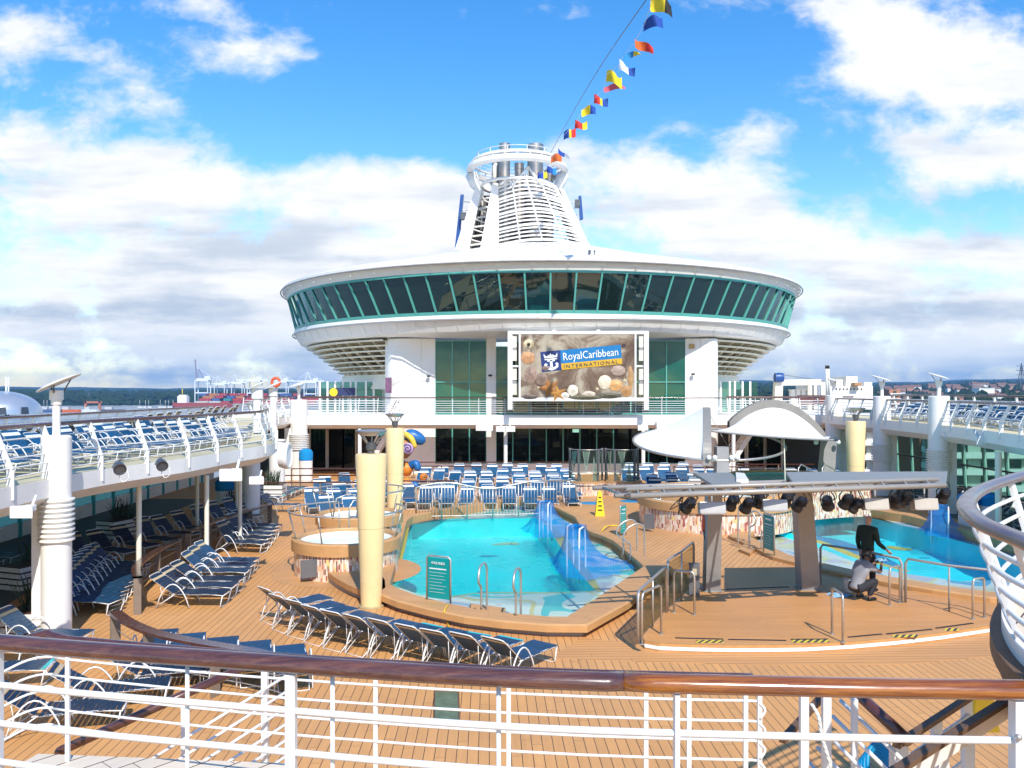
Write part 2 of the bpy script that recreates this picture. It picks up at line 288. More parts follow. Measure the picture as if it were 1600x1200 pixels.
# ---------------------------------------------------------------- mesh builder
class MB:
    def __init__(s): s.v = []; s.f = []; s.mi = []; s.sm = []
    def add(s, vs, fs, mi=0, smooth=False):
        o = len(s.v); s.v.extend([tuple(v) for v in vs])
        for f in fs: s.f.append(tuple(i + o for i in f)); s.mi.append(mi); s.sm.append(smooth)
        return s
    def box(s, c, sz, rz=0.0, mi=0, M=None):
        hx, hy, hz = sz[0] / 2, sz[1] / 2, sz[2] / 2
        vs = [Vector((x, y, z)) for z in (-hz, hz) for y in (-hy, hy) for x in (-hx, hx)]
        m = M if M is not None else Matrix.Rotation(rz, 3, 'Z')
        vs = [m @ v + Vector(c) for v in vs]
        return s.add(vs, [(0, 2, 3, 1), (4, 5, 7, 6), (0, 1, 5, 4), (2, 6, 7, 3), (0, 4, 6, 2), (1, 3, 7, 5)], mi)
    def bar(s, p, q, w, h, mi=0, up=(0, 0, 1)):
        p, q = Vector(p), Vector(q); d = (q - p); L = d.length
        if L < 1e-6: return s
        d.normalize(); u = Vector(up)
        if abs(d.dot(u)) > .98: u = Vector((0, 1, 0))
        a = d.cross(u).normalized(); b = a.cross(d).normalized()
        vs = [o + a * x * w / 2 + b * y * h / 2 for o in (p, q) for y in (-1, 1) for x in (-1, 1)]
        return s.add(vs, [(0, 1, 3, 2), (4, 6, 7, 5), (0, 4, 5, 1), (2, 3, 7, 6), (0, 2, 6, 4), (1, 5, 7, 3)], mi)
    def tube(s, pts, r, n=8, mi=0, closed=False, sx=1.0):
        pts = [Vector(p) for p in pts]; N = len(pts)
        if not isinstance(r, (list, tuple)): r = [r] * N
        up = None; vs = []
        for i in range(N):
            if closed: d = pts[(i + 1) % N] - pts[i - 1]
            else: d = pts[min(i + 1, N - 1)] - pts[max(i - 1, 0)]
            d = d.normalized()
            if up is None:
                up = Vector((0, 0, 1)) if abs(d.z) < .9 else Vector((1, 0, 0))
            a = d.cross(up)
            if a.length < 1e-4: a = d.cross(Vector((0, 1, 0)))
            a.normalize(); b = a.cross(d).normalized(); up = b
            for k in range(n):
                t = 2 * PI * k / n; vs.append(pts[i] + a * math.cos(t) * r[i] * sx + b * math.sin(t) * r[i])
        fs = []
        for i in range(N if closed else N - 1):
            j = (i + 1) % N
            for k in range(n): fs.append((i * n + k, i * n + (k + 1) % n, j * n + (k + 1) % n, j * n + k))
        s.add(vs, fs, mi, True)
        if not closed:
            o = len(s.v) - len(vs)
            s.f.append(tuple(o + k for k in reversed(range(n)))); s.mi.append(mi); s.sm.append(False)
            s.f.append(tuple(o + (N - 1) * n + k for k in range(n))); s.mi.append(mi); s.sm.append(False)
        return s
    def lathe(s, c, prof, n=32, mi=0, smooth=True, a0=0.0, a1=2 * PI, sx=1.0):
        cut = [0]                                    # split the profile where it turns sharply, so edges stay crisp
        for i in range(1, len(prof) - 1):
            d1 = (prof[i][0] - prof[i - 1][0], prof[i][1] - prof[i - 1][1]); d2 = (prof[i + 1][0] - prof[i][0], prof[i + 1][1] - prof[i][1])
            an = abs(math.atan2(d1[0] * d2[1] - d1[1] * d2[0], d1[0] * d2[0] + d1[1] * d2[1]))
            if an > 0.6: cut.append(i)
        cut.append(len(prof) - 1)
        for a, b in zip(cut, cut[1:]): s._lathe(c, prof[a:b + 1], n, mi, smooth, a0, a1, sx)
        return s
    def _lathe(s, c, prof, n=32, mi=0, smooth=True, a0=0.0, a1=2 * PI, sx=1.0):
        full = abs(a1 - a0) > 2 * PI - 1e-4; m = n if full else n + 1; vs = []
        for (r, z) in prof:
            for k in range(m):
                a = a0 + (a1 - a0) * k / n; vs.append((c[0] + r * math.cos(a) * sx, c[1] + r * math.sin(a), c[2] + z))
        fs = []
        for i in range(len(prof) - 1):
            for k in range(n):
                k2 = (k + 1) % m if full else k + 1
                fs.append((i * m + k, i * m + k2, (i + 1) * m + k2, (i + 1) * m + k))
        return s.add(vs, fs, mi, smooth)
    def disc(s, c, r, n=32, mi=0, z=0.0):
        return s.add([(c[0] + r * math.cos(2 * PI * k / n), c[1] + r * math.sin(2 * PI * k / n), c[2] + z) for k in range(n)], [tuple(range(n))], mi)
    def prism(s, poly, z0, z1, mi=0, top=True, bottom=True, mtop=None):
        n = len(poly); z0f = z0 if callable(z0) else (lambda x, y: z0); z1f = z1 if callable(z1) else (lambda x, y: z1)
        vs = [(x, y, z0f(x, y)) for x, y in poly] + [(x, y, z1f(x, y)) for x, y in poly]
        a = sum(poly[i][0] * poly[(i + 1) % n][1] - poly[(i + 1) % n][0] * poly[i][1] for i in range(n))
        fs = [(i, (i + 1) % n, n + (i + 1) % n, n + i) if a > 0 else (i, n + i, n + (i + 1) % n, (i + 1) % n) for i in range(n)]
        s.add(vs, fs, mi); o = len(s.v) - 2 * n
        T = tuple(o + n + i for i in range(n)); B = tuple(o + i for i in range(n))
        if a < 0: T = T[::-1]; B = B[::-1]
        if top: s.f.append(T); s.mi.append(mi if mtop is None else mtop); s.sm.append(False)
        if bottom: s.f.append(B[::-1]); s.mi.append(mi); s.sm.append(False)
        return s
    def band(s, A, B, mi=0, smooth=False, closed=False):      # strip between two polylines of 3-D points
        n = len(A); vs = list(A) + list(B)
        fs = [(i, (i + 1) % n, n + (i + 1) % n, n + i) for i in range(n if closed else n - 1)]
        return s.add(vs, fs, mi, smooth)
    def ball(s, c, r, n=12, mi=0, sq=(1, 1, 1)):
        vs = []; m = n // 2
        for i in range(m + 1):
            th = PI * i / m
            for k in range(n):
                a = 2 * PI * k / n; vs.append((c[0] + r * sq[0] * math.sin(th) * math.cos(a), c[1] + r * sq[1] * math.sin(th) * math.sin(a), c[2] - r * sq[2] * math.cos(th)))
        return s.add(vs, [(i * n + k, i * n + (k + 1) % n, (i + 1) * n + (k + 1) % n, (i + 1) * n + k) for i in range(m) for k in range(n)], mi, True)
    def build(s, name, mats, parent=None, bevel=0.0, local=False, uvxy=False):
        me = bpy.data.meshes.new(name)
        off = Vector((0, 0, 0))
        if parent is not None and not local:
            off = parent.location.copy()
            if parent.parent is not None: off += parent.parent.location
        me.from_pydata([tuple(Vector(v) - off) for v in s.v], [], s.f)
        if not isinstance(mats, (list, tuple)): mats = [mats]
        for m in mats: me.materials.append(m)
        me.polygons.foreach_set('material_index', s.mi); me.polygons.foreach_set('use_smooth', s.sm)
        me.validate(); me.update()
        if bevel:
            bm = bmesh.new(); bm.from_mesh(me); bmesh.ops.remove_doubles(bm, verts=bm.verts, dist=1e-5)
            es = [e for e in bm.edges if len(e.link_faces) == 2 and e.calc_face_angle(0) > 0.6]
            bmesh.ops.bevel(bm, geom=es, offset=bevel, segments=2, affect='EDGES', profile=0.6, clamp_overlap=True)
            bm.to_mesh(me); bm.free()
        o = bpy.data.objects.new(name, me); COL.objects.link(o)
        if parent is not None: o.parent = parent
        return o

def tag(o, label, cat, group=None):
    o['label'] = label; o['category'] = cat
    if group: o['group'] = group
    return o
def thing(name, label, cat, loc=(0, 0, 0), group=None, rz=0.0):
    o = bpy.data.objects.new(name, None); COL.objects.link(o); o.location = loc; o.rotation_euler.z = rz; o.empty_display_size = .2
    return tag(o, label, cat, group)
def struct(o, kind='structure'):
    o['kind'] = kind; return o
def dup(root, loc, rz=0.0, label=None, group=None, scale=None):
    r = root.copy(); COL.objects.link(r); r.location = loc; r.rotation_euler = (0, 0, rz)
    if scale: r.scale = scale
    if label: r['label'] = label
    if group: r['group'] = group
    for ch in list(root.children):
        c = ch.copy(); COL.objects.link(c); c.parent = r
        for g in list(ch.children):
            d = g.copy(); COL.objects.link(d); d.parent = c
    return r
ORD = ['first', 'second', 'third', 'fourth', 'fifth', 'sixth', 'seventh', 'eighth', 'ninth', 'tenth', 'eleventh', 'twelfth', 'thirteenth', 'fourteenth', 'fifteenth',
       'sixteenth', 'seventeenth', 'eighteenth', 'nineteenth', 'twentieth', 'twenty-first', 'twenty-second', 'twenty-third', 'twenty-fourth', 'twenty-fifth', 'twenty-sixth', 'twenty-seventh', 'twenty-eighth']
def lerp(a, b, t): return a + (b - a) * t
def poly_at(P, d):                     # point and heading at arc length d along a polyline of 2-D points
    for i in range(len(P) - 1):
        a, b = Vector(P[i]), Vector(P[i + 1]); L = (b - a).length
        if d <= L or i == len(P) - 2:
            return a + (b - a) * (d / L), (b - a).normalized()
        d -= L
def plen(P): return sum((Vector(P[i + 1]) - Vector(P[i])).length for i in range(len(P) - 1))
def smoothp(P, k=3, closed=False):     # Catmull-Rom refinement
    P = [Vector(p) for p in P]; n = len(P); out = []
    for i in range(n if closed else n - 1):
        p0 = P[i - 1] if (closed or i > 0) else P[i]; p1 = P[i]; p2 = P[(i + 1) % n]; p3 = P[(i + 2) % n] if (closed or i + 2 < n) else p2
        for j in range(k):
            t = j / k
            out.append(0.5 * ((2 * p1) + (p2 - p0) * t + (2 * p0 - 5 * p1 + 4 * p2 - p3) * t * t + (3 * p1 - p0 - 3 * p2 + p3) * t ** 3))
    if not closed: out.append(P[-1])
    return [tuple(p) for p in out]
def offset(P, w, closed=True):         # offset a 2-D outline along its outward normals (w may be a list)
    n = len(P); area = sum(P[i][0] * P[(i + 1) % n][1] - P[(i + 1) % n][0] * P[i][1] for i in range(n)); sg = 1 if area > 0 else -1
    out = []
    for i in range(n):
        a = Vector(P[i - 1] if closed or i else P[i]); b = Vector(P[i]); c = Vector(P[(i + 1) % n] if closed or i < n - 1 else P[i])
        d1 = (b - a).normalized() if (b - a).length else (c - b).normalized(); d2 = (c - b).normalized() if (c - b).length else d1
        n1 = Vector((d1.y, -d1.x)) * sg; n2 = Vector((d2.y, -d2.x)) * sg; m = (n1 + n2)
        m = m.normalized() if m.length > 1e-3 else n1
        k = w[i] if isinstance(w, (list, tuple)) else w
        f = k / max(.5, m.dot(n1)); out.append((b.x + m.x * f, b.y + m.y * f))
    return out
# ================================================================ SETTING: sea, land, decks
SEA = -28.0
def build_setting():
    m = bpy.data.materials.new('sea_surface'); m.use_nodes = True; t = NT(m.node_tree); b = m.node_tree.nodes['Principled BSDF']
    pos = t.n('ShaderNodeNewGeometry').outputs['Position']
    b.inputs['Base Color'].default_value = (.16, .19, .20, 1); b.inputs['Roughness'].default_value = .22
    bp = t.n('ShaderNodeBump'); bp.inputs['Strength'].default_value = .5; bp.inputs['Distance'].default_value = .5
    t.l(t.noise(t.vm('MULTIPLY', pos, (.12, .5, 1)), 1.0, 6, .6), bp.inputs['Height']); t.l(bp.outputs[0], b.inputs['Normal'])
    w = MB(); w.add([(-20000, -300, SEA), (20000, -300, SEA), (20000, 24000, SEA), (-20000, 24000, SEA)], [(0, 1, 2, 3)]); struct(w.build('water', m))
    # land: one height field, wooded hills beyond the estuary and a town on the right
    lm = bpy.data.materials.new('wooded_land'); lm.use_nodes = True; t = NT(lm.node_tree); b = lm.node_tree.nodes['Principled BSDF']
    pos = t.n('ShaderNodeNewGeometry').outputs['Position']
    n1 = t.noise(t.vm('MULTIPLY', pos, (.004, .0016, .02)), 1.0, 6, .6); n2 = t.noise(t.vm('MULTIPLY', pos, (.03, .02, .06)), 1.0, 4, .7)
    g = t.ramp(t.math('ADD', t.math('MULTIPLY', n1, .6), t.math('MULTIPLY', n2, .4)), [(.3, (.007, .020, .012)), (.5, (.016, .038, .016)), (.64, (.030, .058, .022)), (.75, (.10, .12, .05))])
    t.l(g, b.inputs['Base Color']); b.inputs['Roughness'].default_value = .95; b.inputs['Specular IOR Level'].default_value = .1
    nx, ny = 150, 46; vs = []; fs = []
    def land(x, y):
        h = -30.0
        ang = x / y
        n = math.sin(ang * 9 + .6) * .4 + math.sin(ang * 21 + 2) * .22 + math.sin(ang * 47) * .12 + math.sin(ang * 83 + 1) * .07
        if ang < .25: sh = 1760 + 140 * math.sin(ang * 11) + (0 if ang > -.52 else 0)
        else: sh = 430
        d = y - sh
        if ang > .25:
            h = -26 + 6 * min(1, max(0, d / 60)) + max(0, d) / 4300 * (66 + 16 * n + 60 * max(0, ang - .42)) if d > 0 else -30
        else:
            h = (-27 + 9 * min(1, max(0, d / 160)) + max(0, d) / 5600 * (44 + 17 * n)) if d > 0 else -30
        return h + (random.uniform(-2.5, 3.5) if d > 300 else 0)
    ys = [400 * (7600 / 400) ** (j / ny) for j in range(ny + 1)]
    for j in range(ny + 1):
        for i in range(nx + 1):
            a = -1.05 + 2.1 * i / nx; vs.append((a * ys[j], ys[j], land(a * ys[j], ys[j])))
    for j in range(ny):
        for i in range(nx): k = j * (nx + 1) + i; fs.append((k, k + 1, k + nx + 2, k + nx + 1))
    mb = MB(); mb.add(vs, fs, 0, True); struct(mb.build('hills', lm))
    # far woods: crowns scattered along the shores, one mass
    wm = mat('far_foliage', (.020, .040, .018), .9, var=.4, scale=.02, spec=.1)
    mb = MB()
    def crown(x, y, z, r):
        k = 7; vs = [(x, y, z + r * random.uniform(.8, 1.3))]
        for lv, (rr, zz) in enumerate(((.62, .72), (1.0, .2), (.7, -.5))):
            for i in range(k):
                a = 2 * PI * i / k + lv; q = rr * r * random.uniform(.7, 1.25); vs.append((x + q * math.cos(a), y + q * math.sin(a), z + zz * r * random.uniform(.8, 1.2)))
        f = [(0, 1 + i, 1 + (i + 1) % k) for i in range(k)]
        for lv in range(2):
            for i in range(k): o = 1 + lv * k; f.append((o + i, o + k + i, o + k + (i + 1) % k, o + (i + 1) % k))
        mb.add(vs, f, 0, False)
    for i in range(1100):
        px = random.uniform(-60, 520); y = 1850 + 1400 * random.random() ** 1.6; x = (px - 800) / F * y
        crown(x, y, land(x, y) + 4, random.uniform(4, 13))
    for i in range(800):
        px = random.uniform(1150, 1660); y = 620 + 3300 * random.random() ** 1.3; x = (px - 800) / F * y
        crown(x, y, land(x, y) + 3, random.uniform(4, 9))
    struct(mb.build('far_woods', wm), 'stuff')
    return land
LAND = build_setting()

# ship deck
DECK_OUT = [(-17, -2), (21.5, -2), (21.5, 52), (-17, 52)]
def build_decks():
    
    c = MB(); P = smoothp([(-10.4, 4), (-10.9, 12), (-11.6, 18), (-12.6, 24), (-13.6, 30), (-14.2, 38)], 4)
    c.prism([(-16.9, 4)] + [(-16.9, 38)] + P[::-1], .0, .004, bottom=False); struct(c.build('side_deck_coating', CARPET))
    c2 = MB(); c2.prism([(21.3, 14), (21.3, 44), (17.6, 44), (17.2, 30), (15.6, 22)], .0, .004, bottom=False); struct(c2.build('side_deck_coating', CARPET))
    # border of boards laid across the ship in front of the stage
    e = MB(); A = [G(860, 1029), G(1000, 1034), G(1200, 1040), G(1420, 1038), G(1545, 1026)]; B = [G(910, 996), G(1000, 1008), G(1020, 1014), G(1200, 1012), G(1400, 1004), G(1545, 992)]
    e.prism(A + B[::-1], 0, .004, bottom=False); struct(e.build('deck_border', DECKX))
    # round margin boards at the foot of the front hot tub
    q = MB(); q.lathe((-4.58, 22.9, 0), [(2.05, .004), (1.4, .0045)], 40); struct(q.build('deck_border', COAM))
build_decks()

# ---------------------------------------------------------------- upper deck edges
EL = smoothp([(-9.2, 3), (-9.15, 10.2), (-9.1, 14.6), (-9.15, 17.5), (-8.87, 19.4), (-8.42, 21.2), (-8.25, 22.6), (-8.08, 24.6), (-7.85, 26), (-7.9, 27.4), (-8.3, 29.2), (-9.2, 31.5), (-10.2, 33.6), (-11.2, 36), (-11.9, 39.5), (-12.3, 44)], 3) + [(-12.3, 46.5)]
ER = smoothp([(15.4, 15), (15.3, 20), (15.9, 25.4), (16.7, 29.5), (17.25, 33.4), (17.45, 40), (17.4, 44)], 3) + [(17.4, 46.5)]
def zl(x, y=20.0): return lerp(3.25, 3.6, min(1, max(0, (y - 27) / 18))) + min(0, x + 9) * .02
def build_upper():
    fl = MB()
    top = [(x, y, zl(x, y)) for x, y in EL]; vb = [(x, y, zl(x, y) - .36) for x, y in EL]
    ins = offset(EL, -.30, closed=False)
    # edge direction: deck lies to the left (smaller x)
    ins = [(x - abs(x - ix) if True else ix, iy) for (x, y), (ix, iy) in zip(EL, ins)]
    cb = [(x, y, zl(x, y) - .58) for x, y in ins]
    fl.band(vb, top, 0); fl.band(cb, vb, 0)
    und = MB(); U = [(x, y) for x, y, z in cb] + [(-17, 46.5), (-17, 3)]
    o = fl.build('upper_deck', WHITE); struct(o)
    p = MB(); PT = EL + [(-17, 46.5), (-17, 3)]
    p.add([(x, y, zl(x, y)) for x, y in PT], [tuple(range(len(PT)))]); p.add([(x, y, zl(x, y) - .58) for x, y in U], [tuple(range(len(U)))[::-1]], 1)
    p.band([(-17, 3, 2.3), (-17, 46.5, 2.6)], [(-17, 3, 3.05), (-17, 46.5, 3.4)], 1)
    struct(p.build('upper_deck_floor', [TOPDK, WHITE]))
    # right side
    zr = 3.6
    ins = [(x + .3, y) for x, y in ER]
    f2 = MB(); f2.band([(x, y, zr) for x, y in ER], [(x, y, zr - .42) for x, y in ER], 0); f2.band([(x, y, zr - .42) for x, y in ER], [(x, y, zr - .68) for x, y in ins], 0)
    struct(f2.build('upper_deck', WHITE))
    p = MB(); PT = ER + [(21.5, 46.5), (21.5, 15)]; p.add([(x, y, zr) for x, y in PT], [tuple(range(len(PT)))[::-1]])
    U = ins + [(21.5, 46.5), (21.5, 15)]; p.add([(x, y, zr - .68) for x, y in U], [tuple(range(len(U)))], 1)
    struct(p.build('upper_deck_floor', [TOPDK, WHITE]))
    # cross walkway
    w = MB(); y0 = 46.5; X0, X1 = -17, 21.5
    w.add([(X0, y0, 3.6), (X1, y0, 3.6), (X1, y0, 3.06), (X0, y0, 3.06)], [(0, 3, 2, 1)]); w.add([(X0, y0, 3.06), (X1, y0, 3.06), (X1, y0 + .3, 2.84), (X0, y0 + .3, 2.84)], [(0, 3, 2, 1)])
    w.add([(X0, y0, 3.6), (X1, y0, 3.6), (X1, 48.0, 3.6), (X0, 48.0, 3.6)], [(0, 1, 2, 3)]); w.add([(X0, y0 + .3, 2.84), (X1, y0 + .3, 2.84), (X1, 48.0, 2.84), (X0, 48.0, 2.84)], [(3, 2, 1, 0)])
    w.add([(X0, 48.0, 3.6), (X1, 48.0, 3.6), (X1, 48.0, 2.84), (X0, 48.0, 2.84)], [(0, 1, 2, 3)])
    w.box((-12.2, 64, 3.22), (9.6, 32, .76)); w.box((17.2, 64, 3.22), (8.6, 32, .76))
    struct(w.build('cross_walkway', WHITE))
build_upper()

# ================================================================ OBSERVATION LOUNGE (the round house over the deck)
CX, CY = 2.1, 65.0
GLASSD = glass_mat('dark_tinted_glass', (.010, .022, .020), .95, fres=1.55)
GLASSG = glass_mat('green_glass', (.0, .115, .085), .55, fres=1.6)
GLASSB = glass_mat('black_glass', (.006, .010, .009), .35, fres=1.45)
GLASSC = glass_mat('clear_green_screen', (.05, .16, .12), .3, trans=.62, tcol=(.42, .80, .66), fres=1.4)
def build_lounge():
    t = thing('observation_lounge', 'round white lounge with a ring of dark slanted windows over the far deck', 'building', (CX, CY, 0))
    c = (CX, CY, 0)
    r = MB(); r.lathe(c, [(0, 15.75), (6, 15.6), (12, 14.15), (18.8, 12.7), (20.2, 12.32), (20.5, 12.2), (20.5, 12.0)], 128)
    r.build('roof', WHITE, t)
    g = MB(); g.lathe(c, [(20.5, 12.0), (20.3, 11.98), (20.12, 11.56)], 128)
    for k in range(32):
        a = PI + .02 + (PI - .04) * k / 31
        g.box((CX + 20.32 * math.cos(a), CY + 20.32 * math.sin(a), 11.76), (.22, .10, .05), a)
    g.build('eave', WHITE, t)
    g = MB(); g.tube([(CX + 20.62 * math.cos(2 * PI * k / 96), CY + 20.62 * math.sin(2 * PI * k / 96), 11.98) for k in range(96)], .05, 6, closed=True)
    g.build('gutter', GREYP, t)
    g = MB(); g.tube([(CX + 19.75 * math.cos(2 * PI * k / 96), CY + 19.75 * math.sin(2 * PI * k / 96), 8.95) for k in range(96)], .05, 6, closed=True)
    g.build('gutter', STEEL, t)
    f = MB(); f.lathe(c, [(19.62, 9.22), (19.66, 9.02), (19.55, 9.0), (19.4, 8.75), (19.15, 8.32), (18.9, 8.22), (15.5, 8.06), (13.0, 8.06)], 128)
    for k in range(44):
        a = PI * (1 + k / 44); f.bar((CX + 19.56 * math.cos(a), CY + 19.56 * math.sin(a), 8.98), (CX + 19.17 * math.cos(a), CY + 19.17 * math.sin(a), 8.33), .03, .02)
    f.build('soffit', WHITE, t)
    # window ring: mullions and panes
    N = 46; a0, a1 = PI - .16, 2 * PI + .16; Rt, Rb, zt, zb = 20.08, 19.5, 11.52, 9.28
    tw_ = lambda a: 1.5 * PI + (a - 1.5 * PI) * .935       # the mullions fan outwards
    fr = MB()
    fr.lathe(c, [(Rt + .03, zt + .06), (Rt + .05, zt - .10), (Rt - .1, zt - .10)], 92, a0=a0, a1=a1); fr.lathe(c, [(Rb - .1, zb + .16), (Rb + .08, zb + .14), (Rb + .06, zb - .06), (Rb - .1, zb - .06)], 92, a0=a0, a1=a1)
    for k in range(N + 1):
        a = a0 + (a1 - a0) * k / N; ca, sa = math.cos(a), math.sin(a)
        ab = tw_(a); fr.bar((CX + Rt * ca, CY + Rt * sa, zt), (CX + Rb * math.cos(ab), CY + Rb * math.sin(ab), zb), .10, .12, up=(ca, sa, 0))
    fr.build('window_frame', TEALF, t)
    for k in range(N):
        q = MB(); A = [a0 + (a1 - a0) * (k + e) / N for e in (.02, .98)]
        tw = random.uniform(-.022, .022)
        q.add([(CX + (Rb - .03) * math.cos(tw_(A[0])), CY + (Rb - .03) * math.sin(tw_(A[0])), zb), (CX + (Rb - .03 + tw) * math.cos(tw_(A[1])), CY + (Rb - .03 + tw) * math.sin(tw_(A[1])), zb), (CX + (Rt - .03) * math.cos(A[1]), CY + (Rt - .03) * math.sin(A[1]), zt), (CX + (Rt - .03 + tw) * math.cos(A[0]), CY + (Rt - .03 + tw) * math.sin(A[0]), zt)], [(0, 1, 2, 3)])
        q.build('window', GLASSD, t)
    # open ribs under the ring at both sides
    for sgn in (0, 1):
        rb = MB()
        b0, b1 = (PI - .3, PI + .98) if sgn == 0 else (2 * PI - .98, 2 * PI + .3)
        for i in range(8):
            f_ = i / 7; rr = lerp(18.7, 16.0, f_ ** .9); z = lerp(8.0, 5.95, f_)
            pts = [(CX + rr * math.cos(b0 + (b1 - b0) * k / 24), CY + rr * math.sin(b0 + (b1 - b0) * k / 24)) for k in range(25)]
            rb.band([(x, y, z) for x, y in pts], [(x, y, z + .07) for x, y in pts]); rb.band([(x, y, z) for x, y in pts], [(CX + (x - CX) * .93, CY + (y - CY) * .93, z) for x, y in pts])
            rb.band([(x, y, z + .07) for x, y in pts], [(CX + (x - CX) * .93, CY + (y - CY) * .93, z + .07) for x, y in pts])
        for k in range(17):
            a = b0 + (b1 - b0) * k / 16; ca, sa = math.cos(a), math.sin(a); rb.bar((CX + 18.2 * ca, CY + 18.2 * sa, 8.15), (CX + 15.5 * ca, CY + 15.5 * sa, 6.0), .12, .22)
        rb.lathe(c, [(15.95, 5.95), (16.3, 5.1), (15.2, 5.0)], 30, a0=b0, a1=b1)
        rb.lathe(c, [(18.0, 8.05), (14.9, 6.6), (14.9, 5.8)], 30, a0=b0, a1=b1)
        rb.build('underside_rib', CREAM, t)
    for o in t.children:                    # the ring is slightly oval, narrower across the ship
        for v_ in o.data.vertices: v_.co.x *= .945
    # drum and flat front
    YW = 49.3; XL, XR = PX(615, YW), PX(1123, YW)
    w = MB()
    def seg(p0, p1, z0, z1, dy=0.0, mi=0):
        x0, x1 = PX(p0, YW), PX(p1, YW); w.add([(x0, YW + dy, z0), (x1, YW + dy, z0), (x1, YW + dy, z1), (x0, YW + dy, z1)], [(0, 1, 2, 3)], mi)
    top = 8.1
    # rounded corner piers
    def pier(p0, p1, side):
        x0, x1 = PX(p0, YW), PX(p1, YW); P = [(x1, YW), (lerp(x1, x0, .5), YW - .02), (lerp(x1, x0, .8), YW + .25), (x0, YW + .9), (x0 + (.2 if side < 0 else -.2), YW + 5)] if side < 0 else [(x0, YW), (lerp(x0, x1, .5), YW - .02), (lerp(x0, x1, .8), YW + .12), (x1, YW + .5), (x1 + .1, YW + 5)]
        w.band([(x, y, 0) for x, y in P], [(x, y, top) for x, y in P], 0, True)
    pier(598, 658, -1); pier(1095, 1125, 1)
    for a_, b_ in ((658, 680), (760, 775), (1071, 1095)): seg(a_, b_, 0, top, .03)
    seg(680, 760, 0, .62, .03); seg(775, 1071, 0, .62, .03)
    seg(680, 760, 2.84, 3.6, .25); seg(775, 1071, 2.84, 3.6, .25)
    for k in range(3): w.bar((PX(600, YW), YW - .01, 5.55), (PX(680, YW), YW + .02, 5.55), .012, .02)
    w.build('front_wall', WHITE, t)
    d = MB(); d.lathe(c, [(15.0, 3.6), (15.0, 6.5)], 90, a0=PI - .3, a1=PI + .95); d.lathe(c, [(15.0, 3.6), (15.0, 6.5)], 90, a0=2 * PI - .95, a1=2 * PI + .3)
    d.build('side_wall', WHITE, t)
    # tall windows: panes and frames
    wf = MB()
    def wins(p0, p1, n, z0, z1, split, m):
        for i in range(n):
            x0, x1 = PX(lerp(p0, p1, i / n), YW), PX(lerp(p0, p1, (i + 1) / n), YW)
            lv = [z0] + split + [z1]
            for j in range(len(lv) - 1):
                q = MB(); tz = random.uniform(-.01, .01)
                q.add([(x0, YW + .12, lv[j]), (x1, YW + .12 + tz, lv[j]), (x1, YW + .12 + tz, lv[j + 1]), (x0, YW + .12, lv[j + 1])], [(0, 1, 2, 3)]); q.build('window', m, t)
                wf.bar((x0, YW + .07, lv[j + 1]), (x1, YW + .07, lv[j + 1]), .07, .06)
            wf.bar((x0, YW + .08, z0), (x0, YW + .08, z1), .07, .07, up=(0, 1, 0))
        wf.bar((x1, YW + .08, z0), (x1, YW + .08, z1), .07, .07, up=(0, 1, 0)); wf.bar((PX(p0, YW), YW + .07, z0), (x1, YW + .07, z0), .07, .08)
    wins(680, 760, 3, 3.6, 7.95, [5.5], GLASSG); wins(775, 800, 1, 3.6, 7.6, [5.5], GLASSG); wins(800, 1012, 8, 3.6, 7.9, [5.5], GLASSD); wins(1012, 1071, 2, 3.6, 7.95, [5.5], GLASSG)
    wins(680, 760, 3, .62, 2.84, [], GLASSB); wins(775, 985, 8, .62, 2.84, [], GLASSB); wins(985, 1071, 3, .62, 2.84, [], GLASSB)
    wf.build('window_frame', TEALF, t)
    # wall lamps and cameras
    for px, py in ((670, 588), (766, 587), (1082, 585)):
        q = MB(); x, z = PX(px, YW), PZ(py, YW); q.lathe((x, YW - .22, z - .06), [(0, 0), (.10, .02), (.13, .12), (.0, .13)], 12); q.bar((x, YW - .15, z), (x, YW + .05, z + .05), .05, .05); q.build('wall_camera', BLACK if px == 766 else LAMPG, t)
    q = MB(); q.box((PX(1081, YW), YW - .05, PZ(541, YW)), (.30, .12, .26)); q.build('junction_box', mat('brass_box', (.36, .25, .10), .4, .5), t)
    # ship body behind, at the sides of the deck below the walkway
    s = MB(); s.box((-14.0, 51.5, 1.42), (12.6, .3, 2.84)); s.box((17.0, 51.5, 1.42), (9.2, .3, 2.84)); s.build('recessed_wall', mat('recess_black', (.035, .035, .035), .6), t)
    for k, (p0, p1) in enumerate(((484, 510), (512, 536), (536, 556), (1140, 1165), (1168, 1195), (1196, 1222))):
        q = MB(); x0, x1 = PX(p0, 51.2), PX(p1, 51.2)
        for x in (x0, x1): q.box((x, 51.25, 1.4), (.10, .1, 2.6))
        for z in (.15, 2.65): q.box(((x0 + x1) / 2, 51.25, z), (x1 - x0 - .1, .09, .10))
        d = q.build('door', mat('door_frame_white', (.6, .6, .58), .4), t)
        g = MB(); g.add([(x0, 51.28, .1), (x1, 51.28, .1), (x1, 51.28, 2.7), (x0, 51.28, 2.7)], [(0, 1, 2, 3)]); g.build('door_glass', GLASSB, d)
build_lounge()

